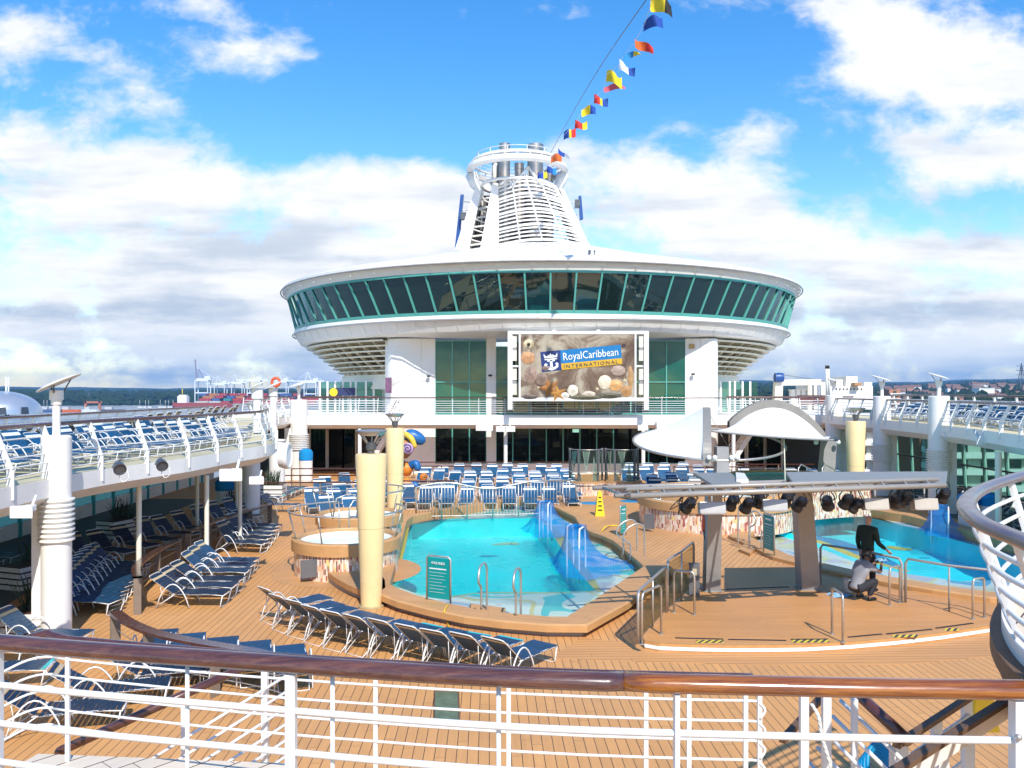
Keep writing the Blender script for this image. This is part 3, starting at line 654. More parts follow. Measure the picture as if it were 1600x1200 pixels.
# ================================================================ FUNNEL
def build_funnel():
    YF = 66.0; k = YF / F
    def P(px, py, dy=0.0): return Vector(((px - 800) * k, YF + dy, H + (HZ - py) * k))
    t = thing('funnel', 'white latticed ship funnel with steel exhaust pipes rising behind the round lounge', 'ship funnel', (P(818, 385).x, YF, 15.4))
    def slab(pts, name, m=WHITE, th=.5, dy=0.0):
        q = MB(); A = [P(x, y, dy) for x, y in pts]; B = [a + Vector((0, th, 0)) for a in A]; n = len(A)
        q.add(A + B, [tuple(range(n)), tuple(range(n, 2 * n))[::-1]] + [(i, (i + 1) % n, n + (i + 1) % n, n + i) for i in range(n)]); return q.build(name, m, t)
    slab([(744, 292), (753, 296), (733, 392), (711, 392)], 'side_wing', dy=-.4, th=3.5)
    slab([(770, 295), (779, 294), (779, 392), (752, 392)], 'front_panel', dy=-1.7, th=.8)
    slab([(862, 295), (867, 297), (921, 392), (903, 392)], 'front_panel', dy=-1.5, th=.8)
    slab([(873, 293), (881, 297), (924, 392), (914, 392)], 'side_wing', dy=-.2, th=3.5)
    g = MB()                              # curved grille bars
    for i in range(17):
        f = i / 16; y = lerp(294, 386, f); xl = 779; xr = lerp(862, 910, f); pts = []
        for j in range(13):
            u = j / 12; b = math.sin(PI * u); pts.append(P(lerp(xl, xr, u), y - 3.5 * b, -1.5 - 1.5 * b))
        g.band(pts, [p - Vector((0, 0, .13 if i % 4 else .2)) for p in pts], 0); g.band(pts, [p + Vector((0, .35, -.05)) for p in pts], 0)
    for u in (.0, .25, .5, .75, 1.0):
        pts = [P(lerp(779, lerp(862, 910, f), u), lerp(294, 386, f) - 3.5 * math.sin(PI * u), -1.45 - 1.5 * math.sin(PI * u)) for f in (0, .33, .66, 1)]; g.tube(pts, .07, 6)
    g.build('grille', WHITE, t)
    q = MB(); q.tube([P(824, 276, -3.0), P(800, 305, -2.6)], .09, 6); q.tube([P(824, 276, -3.0), P(846, 305, -2.6)], .09, 6); q.tube([P(824, 276, -3.0), P(824, 300, -2.6)], .06, 6); q.build('cable_bracket', WHITE, t)
    c = P(808, 268); Rr = 77 * k
    r = MB(); r.lathe(c, [(Rr - .08, .36), (Rr + .04, .32), (Rr + .12, .0), (Rr - .08, -.16), (Rr - .35, -.14), (Rr - .42, .16), (Rr - .08, .36)], 64)
    r.lathe((c.x, c.y, c.z + .55), [(Rr - .42, .14), (Rr - .3, .16), (Rr - .22, .0), (Rr - .5, -.02), (Rr - .42, .14)], 64)
    for i in range(24): a = 2 * PI * i / 24; r.bar((c.x + (Rr - .1) * math.cos(a), c.y + (Rr - .1) * math.sin(a), c.z + .2), (c.x + (Rr - .35) * math.cos(a), c.y + (Rr - .35) * math.sin(a), c.z + .6), .07, .07)
    r.build('top_ring', WHITE, t)
    h = MB()
    for z in (.45, .75): h.tube([(c.x + (Rr - .6) * math.cos(2 * PI * i / 40), c.y + (Rr - .6) * math.sin(2 * PI * i / 40), c.z + .4 + z) for i in range(40)], .03, 5, closed=True)
    for i in range(14): a = 2 * PI * i / 14; h.tube([(c.x + (Rr - .6) * math.cos(a), c.y + (Rr - .6) * math.sin(a), c.z + .4), (c.x + (Rr - .6) * math.cos(a), c.y + (Rr - .6) * math.sin(a), c.z + 1.15)], .03, 5)
    h.build('guard_rail', RAILW, t)
    s = MB()                               # struts and inner hoop
    s.tube([(c.x + (Rr - 1.1) * math.cos(2 * PI * i / 40), c.y + (Rr - 1.1) * math.sin(2 * PI * i / 40), c.z - 1.2) for i in range(40)], .12, 6, closed=True)
    for i in range(10):
        a = 2 * PI * (i + .5) / 10
        if math.sin(a) < -.3: continue
        s.tube([(c.x + (Rr - .1) * math.cos(a), c.y + (Rr - .1) * math.sin(a), c.z), (c.x + (Rr - 1.0) * math.cos(a), c.y + (Rr - 1.0) * math.sin(a), c.z - 1.2), (c.x + (Rr - .9) * math.cos(a), c.y + (Rr - .9) * math.sin(a), c.z - 4.5)], .10, 6)
    for sx in (-1, 1):
        s.tube([P(808 + sx * 72, 272), P(808 + sx * 66, 288), P(808 + sx * 58, 300), P(808 + sx * 64, 320)], [.5, .42, .34, .3], 8)
        for yy in (310, 325, 340, 355, 370, 384): s.tube([P(808 + sx * (52 + (yy - 300) * .45), yy, .3), P(808 + sx * (28 + (yy - 300) * .3), yy - 4, .3)], .09, 6); s.tube([P(808 + sx * (52 + (yy - 300) * .45), yy, .3), P(808 + sx * (28 + (yy - 300) * .3), yy + 10, .3)], .06, 6)
    s.build('strut', WHITE, t)
    for (x0, x1, yt, dy) in ((780, 797, 225, .0), (768, 781, 242, 1.2), (824, 849, 225, .3), (804, 819, 248, 1.4), (851, 866, 262, 1.0)):
        x = (x0 + x1) / 2; rr = (x1 - x0) / 2 * k; a, b = P(x, 392, dy), P(x, yt, dy); q = MB()
        q.lathe((a.x, a.y, a.z), [(rr, 0), (rr, b.z - a.z - .5), (rr * 1.05, b.z - a.z - .5), (rr * 1.05, b.z - a.z), (rr * .88, b.z - a.z), (rr * .85, b.z - a.z - .6), (0, b.z - a.z - .6)], 24); q.build('exhaust_pipe', EXHST, t)
    q = MB(); q.tube([P(773, 290, -.5), P(773, 262, -.5), P(775, 258, -.2)], .16, 8); q.build('vent_pipe', CREAM, t)
    slab([(752, 298), (771, 298), (758, 392), (732, 392)], 'inner_wall', mat('funnel_inner', (.10, .095, .09), .7, var=.3, dirt=.4), .5, 1.6); slab([(866, 298), (877, 300), (917, 392), (900, 392)], 'inner_wall', mat('funnel_inner', (.1, .1, .1)), .5, 1.6)
    q = MB(); q.box(P(818, 350, 2.2), (4.2, 2.2, 6.5)); q.build('inner_casing', mat('funnel_inner', (.16, .15, .14), .7, var=.3, dirt=.4), t)
    slab([(719, 302), (724, 302), (716, 385), (710, 386)], 'logo_wing', BLUEP, th=.5, dy=.4); slab([(905, 304), (909, 304), (912, 340), (907, 341)], 'logo_wing', BLUEP, th=.5, dy=.4)
    q = MB()
    for i, y in enumerate((312, 325, 340, 355, 370)): q.tube([P(720 - (y - 302) * .09, y, .6), P(741 - (y - 302) * .2, y + 2, .6)], .04, 5)
    for y in (312, 322, 333): q.tube([P(906, y, .6), P(890 + (y - 300) * .3, y + 1, .6)], .04, 5)
    q.build('wing_bracket', WHITE, t)
    q = MB(); q.box(P(724, 338, .0), (.45, .5, .55)); q.box(P(902, 318, .0), (.4, .5, .55)); q.build('floodlight', LAMPG, t)
build_funnel()
# camera on the eave
q = MB(); x, y, z = PX(921, 45.6), 45.6, 12.55; q.box((x, y, z + .1), (.14, .3, .16)); q.bar((x + .1, y, z - .25), (x, y, z), .06, .06); tag(q.build('security_camera', LAMPG), 'small grey camera on the front edge of the lounge roof', 'camera')
q = MB(); q.tube([(x + .28, y, z - .3), (x + .28, y, z + .12)], .025, 6); q.ball((x + .28, y, z + .14), .05, 8); tag(q.build('antenna', BLACK), 'stubby dark antenna beside the roof camera', 'antenna')

# ================================================================ BILLBOARD
def text_mesh(txt, size, spacing=1.0, serif=False, squeeze=1.0):
    cu = bpy.data.curves.new('lettering', 'FONT'); cu.body = txt; cu.size = size; cu.space_character = spacing; cu.resolution_u = 2; cu.align_x = 'LEFT'; cu.extrude = .004
    o = bpy.data.objects.new('lettering', cu); COL.objects.link(o); bpy.context.view_layer.update()
    dg = bpy.context.evaluated_depsgraph_get(); me = bpy.data.meshes.new_from_object(o.evaluated_get(dg)); bpy.data.objects.remove(o)
    return me
def place_text(txt, size, origin, ux, uz, m, parent, width=None, spacing=1.0, name='lettering', bold=0.0, depth=.01):
    me = text_mesh(txt, size, spacing); ux = Vector(ux).normalized(); uz = Vector(uz).normalized(); nrm = ux.cross(uz)
    xs = [v.co.x for v in me.vertices]; w0 = max(xs) - min(xs); k = (width / w0) if width else 1.0; mn = min(xs)
    off = parent.matrix_world.translation if parent else Vector()
    off = parent.location if parent else Vector()
    if parent and parent.parent: off = off + parent.parent.location
    for v in me.vertices: v.co = Vector(origin) + ux * (v.co.x - mn) * k + uz * v.co.y + nrm * (v.co.z + depth) - off
    me.materials.append(m); o = bpy.data.objects.new(name, me); COL.objects.link(o); o.parent = parent; return o
def build_billboard():
    YB = 45.6; k = YB / F
    def P(px, py, dy=0.0): return Vector(((px - 800) * k, YB + dy, H + (HZ - py) * k))
    t = thing('poolside_screen', 'big poolside screen showing a blue company banner among seashells on sand', 'screen', P(902, 640))
    m = bpy.data.materials.new('sand_picture'); m.use_nodes = True; n = NT(m.node_tree); b = m.node_tree.nodes['Principled BSDF']
    o = n.n('ShaderNodeTexCoord').outputs['Object']; x, y, z = n.sep(o)[:3]
    a = n.noise(o, .55, 5, .6, dist=.8); c = n.noise(o, 3.5, 6, .7)
    base = n.ramp(a, [(.36, (.10, .055, .035)), (.47, (.20, .135, .09)), (.54, (.40, .34, .25)), (.7, (.50, .46, .37))])
    base = n.mix(n.mr(c, .3, .7, 0, .35), base, (.30, .20, .12), 'MULTIPLY')
    n.l(base, b.inputs['Base Color']); b.inputs['Roughness'].default_value = .5
    q = MB(); q.add([P(812, 622), P(993, 621), P(993, 522), P(812, 523)], [(0, 1, 2, 3)]); pic = q.build('picture', m, t)
    f = MB()
    for (x0, y0, x1, y1, w) in ((797, 517, 797, 640, .26), (1010, 517, 1010, 640, .26), (812, 521, 812, 624, .10), (993, 521, 993, 624, .10)):
        f.bar(P(x0, y1, .1), P(x1, y0, .1), w, .22, up=(0, 1, 0))
    for yy, w in ((519.5, .18), (624, .20)): f.bar(P(797, yy, .08), P(1010, yy, .08), .2, w)
    f.bar(P(812, 572, .2), P(797, 572, .2), .1, .1); f.bar(P(993, 572, .2), P(1010, 572, .2), .1, .1)
    for x0 in (866, 935): f.box(P(x0, 517, .1), (.2, .2, .14))
    for x0 in (800.5, 1007): f.bar(P(x0, 524, .3), P(x0, 624, .3), .05, .05, up=(0, 1, 0))
    f.build('frame', RAILW, t)
    for cx in (804, 1002):
        for cy in (534, 555, 585, 608):
            q = MB(); q.box(P(cx, cy, .12), (.24, .16, .62)); q.build('speaker_panel', mat('panel_cream', (.66, .63, .54), .5), t)
        for cy in (545, 597): q = MB(); q.box(P(cx, cy, .1), (.20, .14, .15)); q.build('speaker_panel', GREYP, t)
    # banner, tilted
    def B(px, py, d=-.03): return P(px, py, d)
    def quad(pts, mm, name, d): q = MB(); q.add([P(a_, b_, d) for a_, b_ in pts], [(0, 1, 2, 3)]); return q.build(name, mm, pic)
    quad([(847, 581.3), (878, 578), (875.5, 547), (844.3, 550)], mat('banner_navy', (.012, .035, .16), .4), 'banner', -.02)
    quad([(876.5, 568.5), (971.5, 559.5), (969.6, 538.5), (875.5, 547.2)], mat('banner_blue', (.0, .16, .40), .4), 'banner', -.022)
    quad([(878, 578), (972.3, 568.6), (971.5, 559.5), (876.5, 568.3)], mat('banner_gold', (.62, .36, .02), .4), 'banner', -.024)
    ux = (P(971, 538) - P(875, 547)); uz = Vector((-ux.z, 0, ux.x))
    place_text('RoyalCaribbean', .60, P(880.5, 563.2, -.03), ux, uz, mat('banner_white', (.85, .85, .85), .4), pic, width=86 * k)
    place_text('INTERNATIONAL', .27, P(881.5, 575.6, -.03), ux, uz, mat('banner_ink', (.02, .03, .08), .4), pic, width=85 * k, spacing=1.3)
    place_text('R', .12, P(973.6, 541.4, -.03), ux, uz, mat('banner_ink', (.02, .03, .08), .4), pic)
    q = MB(); cc = P(974.6, 540, -.03); q.tube([(cc.x + .085 * math.cos(2 * PI * i / 14), cc.y, cc.z + .085 * math.sin(2 * PI * i / 14)) for i in range(14)], .012, 4, closed=True); q.build('mark_ring', mat('banner_ink', (0, 0, 0)), pic)
    # crown and anchor
    wm = mat('banner_white', (.85, .85, .85))
    def ink(pts, name='emblem'):
        q = MB(); q.add([P(x_, y_, -.035) for x_, y_ in pts], [tuple(range(len(pts)))]); return q
    rot = lambda px, py: (861 + (px - 861) * .995 + (py - 564) * .09, 564 + (py - 564) * .995 - (px - 861) * .09)
    em = MB()
    def add(pts): em.add([P(*rot(x_, y_), -.035) for x_, y_ in pts], [tuple(range(len(pts)))])
    add([(851, 559), (850, 552), (853.5, 556), (856, 556), (857.5, 553.5), (859, 556), (861, 551.5), (863, 556), (864.5, 553.5), (866, 556), (868.5, 556), (872, 552), (871, 559)])
    add([(851, 562), (851, 560.3), (871, 560.3), (871, 562)]); add([(859, 574), (859, 563), (863, 563), (863, 574)]); add([(855, 564.6), (855, 562.6), (867, 562.6), (867, 564.6)])
    add([(850, 568), (853, 567), (855, 569), (853.5, 570.5), (854.5, 573), (861, 575), (867.5, 573), (868.5, 570.5), (867, 569), (869, 567), (872, 568), (871.5, 574), (867, 577), (861, 579), (855, 577), (850.5, 574)])
    em.build('emblem', wm, pic)
    # shells and starfish lying on the sand, as low reliefs of the picture
    def star(cx, cy, r, col, nm='starfish', rot0=.3, thin=.38):
        q = MB(); pts = [P(cx + (r if i % 2 == 0 else r * thin) * math.cos(rot0 + PI * i / 5), cy + (r if i % 2 == 0 else r * thin) * math.sin(rot0 + PI * i / 5), -.015) for i in range(10)]
        ctr = P(cx, cy, -.06); q.add(pts + [ctr], [(i, (i + 1) % 10, 10) for i in range(10)]); q.build(nm, mat('starfish_' + nm + str(col), col, .8, var=.3, scale=4), pic)
    star(858, 606, 19, (.36, .15, .04), rot0=-1.9); star(871, 615, 16, (.40, .19, .04), rot0=-.5)
    for s_ in ((841, 606, 4), (933, 608, 4.2), (941, 618, 4), (976, 595, 5), (903, 620, 3)): star(*s_, (.66, .56, .36), rot0=s_[0])
    def shell(cx, cy, rx, ry, col, rz=0.0):
        q = MB(); n_ = 14; pts = [P(cx + rx * math.cos(2 * PI * i / n_ + rz) * (1 + .12 * (i % 2)), cy + ry * math.sin(2 * PI * i / n_), -.02) for i in range(n_)]
        q.add(pts + [P(cx + .2 * rx, cy - .2 * ry, -.09)], [(i, (i + 1) % n_, n_) for i in range(n_)]); q.build('seashell', mat('shell%d_%d' % (cx, cy), col, .6, var=.35, scale=5), pic)
    for s_ in ((826, 537, 8, 7, (.55, .45, .28)), (825, 559, 10, 10, (.50, .26, .12)), (829, 586, 9, 14, (.30, .20, .15)), (846, 592, 9, 10, (.22, .15, .11)), (895, 610, 8, 9, (.62, .58, .46)), (883, 618, 6, 5, (.70, .66, .56)), (920, 616, 10, 5, (.55, .46, .36)), (945, 597, 10, 11, (.66, .58, .42)), (962, 602, 11, 9, (.58, .32, .12)), (966, 579, 11, 8, (.38, .28, .22)),
               (985, 590, 4, 18, (.42, .24, .10)), (979, 611, 8, 9, (.42, .22, .08)), (828, 620, 12, 4, (.12, .09, .07)), (915, 621, 26, 4, (.10, .09, .05)), (951, 618, 20, 5, (.09, .08, .05)), (853, 575, 6, 4, (.25, .18, .14))): shell(*s_)
    q = MB(); cc = P(826, 538, -.1); q.ball(cc, .09, 8); q.build('seashell_mouth', BLACK, pic)
build_billboard()
# ================================================================ RAILINGS OF THE UPPER DECKS
def railing(name, label, path, zf, h=1.0, lean=.3, nb=5, step=1.55, plate=.13, topr=.045, side=-1, top_m=TEAK, m=RAILW, group=None, barr=.016):
    """path: 2-D polyline of the deck edge; posts rise from the fascia, kink and lean inboard (side: +1 left of travel, -1 right)"""
    x0, y0 = path[0]; t = thing(name, label, 'railing', (x0, y0, zf(x0, y0) if callable(zf) else zf), group)
    zfun = zf if callable(zf) else (lambda x, y: zf)
    L = plen(path); n = max(2, int(L / step)); N = max(8, int(L / .7))
    def off(d, hh):
        p, hd = poly_at(path, d); nr = Vector((-hd.y, hd.x)) * side
        o = 0 if hh < .3 else lean * ((hh - .3) / (h - .3))
        return Vector((p.x + nr.x * (o + .03), p.y + nr.y * (o + .03), zfun(p.x, p.y) + hh))
    q = MB(); q.tube([off(L * i / N, h) for i in range(N + 1)], topr, 8, sx=1.35); q.build('handrail', top_m, t)
    for b in range(nb):
        hh = .16 + (h - .22) * b / nb; q = MB(); q.tube([off(L * i / N, hh) for i in range(N + 1)], barr, 5); q.build('bar', m, t)
    for i in range(n + 1):
        d = min(L - .02, max(.02, L * i / n)); p, hd = poly_at(path, d); q = MB(); pts = [off(d, -.25), off(d, .3), off(d, h - .03)]
        pts[0] = Vector((pts[1].x, pts[1].y, pts[0].z)); up = (hd.x, hd.y, 0)
        for a, b_, w0 in ((pts[0], pts[1], plate), (pts[1], pts[2], plate * .85)): q.bar(a, b_, w0, .03, up=up)
        q.box(pts[1], (.035, .035, .05), math.atan2(hd.y, hd.x)); q.build('post', m, t)
    return t
ELr = [p for p in EL if p[1] >= 9]
railing('inner_railing', 'white curved railing with wooden handrail along the inner edge of the left upper deck', ELr, zl, h=1.06, side=1)
railing('outer_railing', 'outboard railing with dark wooden handrail along the left side of the ship', [(-16.9, 18), (-16.9, 46)], lambda x, y: 3.1, h=1.0, lean=-.2, side=1)
railing('inner_railing', 'white curved railing along the inner edge of the right upper deck', ER, lambda x, y: 3.6, h=.95, side=-1)
railing('outer_railing', 'outboard railing with wooden handrail along the right side of the ship', [(21.4, 22), (21.4, 46)], lambda x, y: 3.7, h=1.05, lean=-.2, side=-1)
railing('walkway_railing', 'white straight railing with thin wooden handrail on the cross walkway under the lounge', [(-12.2, 46.55), (17.3, 46.55)], lambda x, y: 3.6, h=.98, lean=.0, side=1, step=1.45, plate=.05, nb=6, topr=.035)
railing('stern_railing', 'white railing on the deck behind the walkway left of the lounge', [(-16.5, 50.5), (-8.2, 50.5)], lambda x, y: 3.6, h=1.0, lean=.25, side=1, step=1.1, plate=.10)
railing('stern_railing', 'white railing on the deck behind the walkway right of the lounge', [(13.2, 50.5), (21, 50.5)], lambda x, y: 3.6, h=1.0, lean=.25, side=1, step=1.1, plate=.10)

# ================================================================ PILLARS, DISH LAMPS
def pillar(label, x, y, w, ztop, zlow, lampz=None, tilt=(0, 0), ribz=None, lab2=None, dr=.42):
    t = thing('deck_pillar', label, 'pillar', (x, y, 0), 'ribbed white deck pillars')
    q = MB(); q.lathe((x, y, 0), [(w * .5, 0), (w * .5, ztop), (w * .44, ztop + .03), (0, ztop + .03)], 24, sx=1.0); q.box((x - math.copysign(w * .45, x * -1) * -.0 + (-w * .42 if x < 0 else w * .42), y + .1, zlow / 2), (w * .7, w * .8, zlow)); q.build('shaft', WHITE, t, bevel=0)
    for i in range(9):
        z = (ribz or zlow - .95) + i * .10; q = MB(); q.lathe((x, y, z), [(w * .5, 0), (w * .60, .008), (w * .60, .045), (w * .5, .055)], 24); q.build('rib', WHITE, t)
    if lampz:
        d = thing('dish_lamp', lab2, 'lamp', (x, y, ztop), 'dish lamps on white posts')
        q = MB(); q.lathe((x, y, ztop), [(.075, 0), (.075, lampz - ztop - .32), (.10, lampz - ztop - .30), (.10, lampz - ztop - .22), (.13, lampz - ztop - .21), (.13, lampz - ztop - .02), (0, lampz - ztop - .02)], 16); q.build('post', WHITE, d)
        M = Matrix.Rotation(R(tilt[0]), 3, 'Y') @ Matrix.Rotation(R(tilt[1]), 3, 'X'); c = Vector((x, y, lampz + .14)); c.x += .04 * (1 if x < 0 else -1)
        q = MB(); n = 28
        rings = [[c + M @ Vector((r * math.cos(2 * PI * k / n), r * math.sin(2 * PI * k / n), z)) for k in range(n)] for r, z in ((.001, .045), (dr * .6, .035), (dr, .0), (dr, -.018), (dr * .5, -.03), (.001, -.035))]
        for a, b in zip(rings, rings[1:]): q.band(b, a, 0, True, closed=True)
        q.build('dish', DISHC, d)
        for k in range(3):
            a = 2 * PI * k / 3 + .6; q = MB(); q.tube([(x + .11 * math.cos(a), y + .11 * math.sin(a), lampz - .08), c + M @ Vector((dr * .55 * math.cos(a), dr * .55 * math.sin(a), -.02))], .014, 6); q.build('dish_strut', LAMPG, d)
    return t
pillar('thick ribbed white pillar nearest on the left at the edge of the upper deck', -9.16, 16.6, .56, 4.06, 2.75, 5.02, (-24, 8), 1.98, 'large tilted dish lamp on the nearest left pillar', .44)
pillar('ribbed white pillar at the left end of the cross walkway', PX(467, 46.2), 46.2, .95, 4.45, 2.9, 5.25, (-16, 10), 1.7, 'tilted dish lamp at the left end of the cross walkway', .62)
for px, Y, w, zt, lz, lab, l2 in ((1467, 33.6, .80, 4.75, 5.45, 'ribbed grey-white pillar on the right behind the curved stair landing', 'tilted dish lamp on the pillar at the far right'), (1378, 39.5, .80, 4.7, 5.45, 'middle ribbed pillar of the three on the right', 'tilted dish lamp on the middle right pillar'), (1303, 45.6, .90, 4.7, 5.45, 'ribbed pillar right of the white canopies at the end of the walkway', 'tilted dish lamp on the right pillar next to the white canopies')):
    pillar(lab, PX(px, Y) , Y, w, zt, 2.95, lz, (16, 8), 1.75 if Y < 35 else 1.6, l2, .46 if Y < 35 else .52)
for px, py, Y, lab in ((402, 598, 31.5, 'dish lamp with wide tilted plate on the left upper deck'), (427, 598, 40, 'dish lamp overlapping the other lamps at the far curve of the left upper deck')):
    x = PX(px, Y); d = thing('dish_lamp', lab, 'lamp', (x, Y, 3.4), 'dish lamps on white posts'); zt = PZ(603, Y)
    q = MB(); q.lathe((x, Y, 3.4), [(.16, 0), (.16, zt - 3.9), (.22, zt - 3.88), (.22, zt - 3.5), (0, zt - 3.5)], 14); q.build('post', WHITE, d)
    M = Matrix.Rotation(R(-24), 3, 'Y') @ Matrix.Rotation(R(8), 3, 'X'); c = Vector((x, Y, zt + .05)); n = 26; q = MB(); dr = .42 * Y / 31
    rings = [[c + M @ Vector((r * math.cos(2 * PI * k / n), r * math.sin(2 * PI * k / n), z)) for k in range(n)] for r, z in ((.001, .05), (dr, .0), (dr, -.02), (.001, -.05))]
    for a, b in zip(rings, rings[1:]): q.band(b, a, 0, True, closed=True)
    q.build('dish', DISHC, d)
# thin round posts under the left and right upper decks
def post(px, py, top, rr=.065, z=0, lab=''):
    x, y = G(px, py, z); t = MB(); t.lathe((x, y, z), [(rr * 1.5, 0), (rr * 1.5, .03), (rr, .05), (rr, top)], 16); return tag(t.build('support_post', CREAM), lab, 'post', 'thin round posts under the upper decks')
post(217, 922, 2.60, lab='thin cream post nearest the end of the curved wooden bench on the left')
post(323, 888, 2.62, lab='thin white sunlit post between the sun loungers on the left')
post(375, 853, 2.68, lab='thin post beside the shaded loungers, just behind the sunlit post'); post(308, 835, 2.62, lab='slim shaded post behind the sunlit post on the left')
post(370, 812, 2.6, lab='slim post in front of the blue towel bins on the left')
for i, (px, Y) in enumerate(((562, 46.8), (790, 46.8), (1005, 46.8), (1146, 46.8))):
    q = MB(); q.lathe((PX(px, Y), Y, 0), [(.11, 0), (.11, 2.84)], 14); tag(q.build('support_post', WHITE), ['white post under the walkway left of the fish statue', 'white post below the left edge of the big screen', 'white post below the right edge of the big screen', 'white post in front of the far right staircase'][i], 'post', 'posts under the cross walkway')
q = MB(); x, y = PX(1560, 27.5), 27.5; q.lathe((x, y, 0), [(.10, 0), (.10, 2.95)], 14); tag(q.build('support_post', CREAM), 'thin grey post under the right upper deck', 'post')
for px, Y, lab in ((392, 33.5, 'short thick white column behind the towel bins under the left upper deck'), (433, 38, 'short thick white column at the far curve under the left upper deck')):
    q = MB(); q.lathe((PX(px, Y), Y, 0), [(.36, 0), (.36, 2.66), (.40, 2.68), (.40, 2.74)], 20); tag(q.build('round_column', WHITE), lab, 'column')

# yellow columns with glass dish tops
def ycol(label, px, Y, zt, r0, r1, lab2):
    x = PX(px, Y); t = thing('yellow_column', label, 'column', (x, Y, 0), 'pale yellow columns round the pools')
    q = MB(); q.lathe((x, Y, 0), [(r0, 0), (lerp(r0, r1, .5), zt * .5), (r1, zt), (r1 * .97, zt + .03), (r1 * .5, zt + .04), (0, zt + .04)], 40); q.build('shaft', YEL, t)
    q = MB(); q.lathe((x, Y, 0), [(r0 + .06, 0), (r0 + .06, .03), (r0 + .005, .05)], 40); q.build('base_plate', mat('column_base', (.40, .31, .16), .6, var=.3, dirt=.5), t)
    q = MB(); zj = zt * .52; rj = lerp(r0, r1, .52); q.lathe((x, Y, zj), [(rj - .01, 0), (rj + .002, .004), (rj + .002, .012), (rj - .01, .016)], 40); q.build('joint', mat('column_joint', (.42, .33, .17), .6), t)  # dark seam joint round the shaft
    q = MB(); q.lathe((x, Y, zt + .04), [(r1 * .22, 0), (r1 * .22, .07), (r1 * .33, .10), (r1 * .33, .26), (0, .26)], 18); q.build('lamp_neck', LAMPG, t)
    q = MB(); q.lathe((x, Y, zt + .42), [(0, .02), (r1 * .7, .04), (r1 * .97, .12), (r1, .15), (r1 * .8, .17), (0, .17)], 32); q.build('lamp_dish', STEEL, t)
    for k in range(5):
        a = 2 * PI * k / 5 + .4; q = MB(); q.tube([(x + r1 * .25 * math.cos(a), Y + r1 * .25 * math.sin(a), zt + .25), (x + r1 * .8 * math.cos(a), Y + r1 * .8 * math.sin(a), zt + .50)], .018, 6); q.build('lamp_arm', STEEL, t)
ycol('tall pale yellow column at the front left corner of the pool', 580, 19.1, 3.5, .235, .36, 'a')
ycol('pale yellow column behind the hot tubs next to the fish statue', 617, 31.5, 3.53, .28, .36, 'a')
ycol('pale yellow column on the far right behind the grey gantry', 1337, 33.5, 3.72, .29, .385, 'a')

# ================================================================ POOLS
def ringmesh(q, A, zA, B, zB, mi=0): q.band([(x, y, zA) for x, y in A], [(x, y, zB) for x, y in B], mi, closed=True)
ZC = .28
L_in = [G(609, 912, ZC), G(628, 921, ZC), G(655, 931, ZC), G(700, 942, ZC), G(750, 952, ZC), G(800, 958, ZC), G(860, 963, ZC), G(885, 963, ZC), G(930, 935, ZC), G(1006, 884, ZC), G(985, 866, ZC), G(958, 844, ZC), G(940, 836, ZC), G(920, 829, ZC), G(905, 818, ZC), G(898, 807, ZC), G(872, 794, ZC), G(846, 783, ZC), G(822, 777, ZC), G(790, 781, ZC), G(740, 789, ZC), G(690, 797, ZC), G(645, 806, ZC), G(636, 812, ZC), G(622, 865, ZC)]
wl = [.62, .62, .62, .62, .62, .62, .60, .62, .78, .75, .35, .35, .35, .35, .35, .35, .35, .35, .4, .4, .4, .4, .35, .3, .3]
R_in = [G(1166, 836, ZC), G(1200, 851, ZC), G(1234, 867, ZC), G(1285, 879, ZC), G(1330, 889, ZC), G(1400, 902, ZC), G(1470, 914, ZC), G(1545, 924, ZC), G(1640, 930, ZC), G(1700, 900, ZC), G(1640, 868, ZC), G(1560, 843, ZC), G(1480, 820, ZC), G(1410, 803, ZC), G(1350, 794, ZC), G(1300, 792, ZC), G(1255, 799, ZC), G(1215, 812, ZC)]
wr = [.55, .55, .55, .58, .6, .6, .6, .6, .6, .6, .6, .6, .6, .5, .4, .35, .35, .4]
def paint_mat(name, colours, sc, seedz):
    m = bpy.data.materials.new(name); m.use_nodes = True; t = NT(m.node_tree); b = m.node_tree.nodes['Principled BSDF']
    pos = t.n('ShaderNodeNewGeometry').outputs['Position']; p = t.vm('ADD', pos, (seedz, seedz * 1.7, 0))
    w = t.noise(t.vm('MULTIPLY', p, (1, 1, 0)), sc, 1.5, .4, dist=1.1)
    t.l(t.ramp(w, colours, True), b.inputs['Base Color']); b.inputs['Roughness'].default_value = .35
    MATS[name] = m; return m
LEDGE = paint_mat('painted_pool_ledge', [(0, (.70, .70, .60)), (.40, (.10, .52, .50)), (.46, (.70, .68, .58)), (.53, (.72, .55, .26)), (.555, (.72, .70, .64)), (.62, (.66, .52, .54)), (.68, (.16, .38, .58)), (.74, (.72, .70, .62))], .34, 3.1)
LEDGE2 = paint_mat('painted_pool_ledge_right', [(0, (.66, .60, .40)), (.40, (.60, .50, .58)), (.47, (.72, .62, .30)), (.50, (.70, .66, .66)), (.58, (.16, .40, .62)), (.64, (.62, .54, .60)), (.72, (.70, .66, .42))], .3, 9.4)
DEEP = mat('turquoise_pool_floor', (.0, .82, .78), .3, var=.12, scale=.5)
DEEP2 = mat('turquoise_pool_floor_right', (.03, .80, .92), .3, var=.18, scale=.35)
GOLDP = mat('yellow_pool_stripe', (.66, .46, .06), .35, var=.1)
NAVYP = mat('blue_pool_paint', (.02, .16, .42), .35, var=.15)
from mathutils.geometry import tessellate_polygon
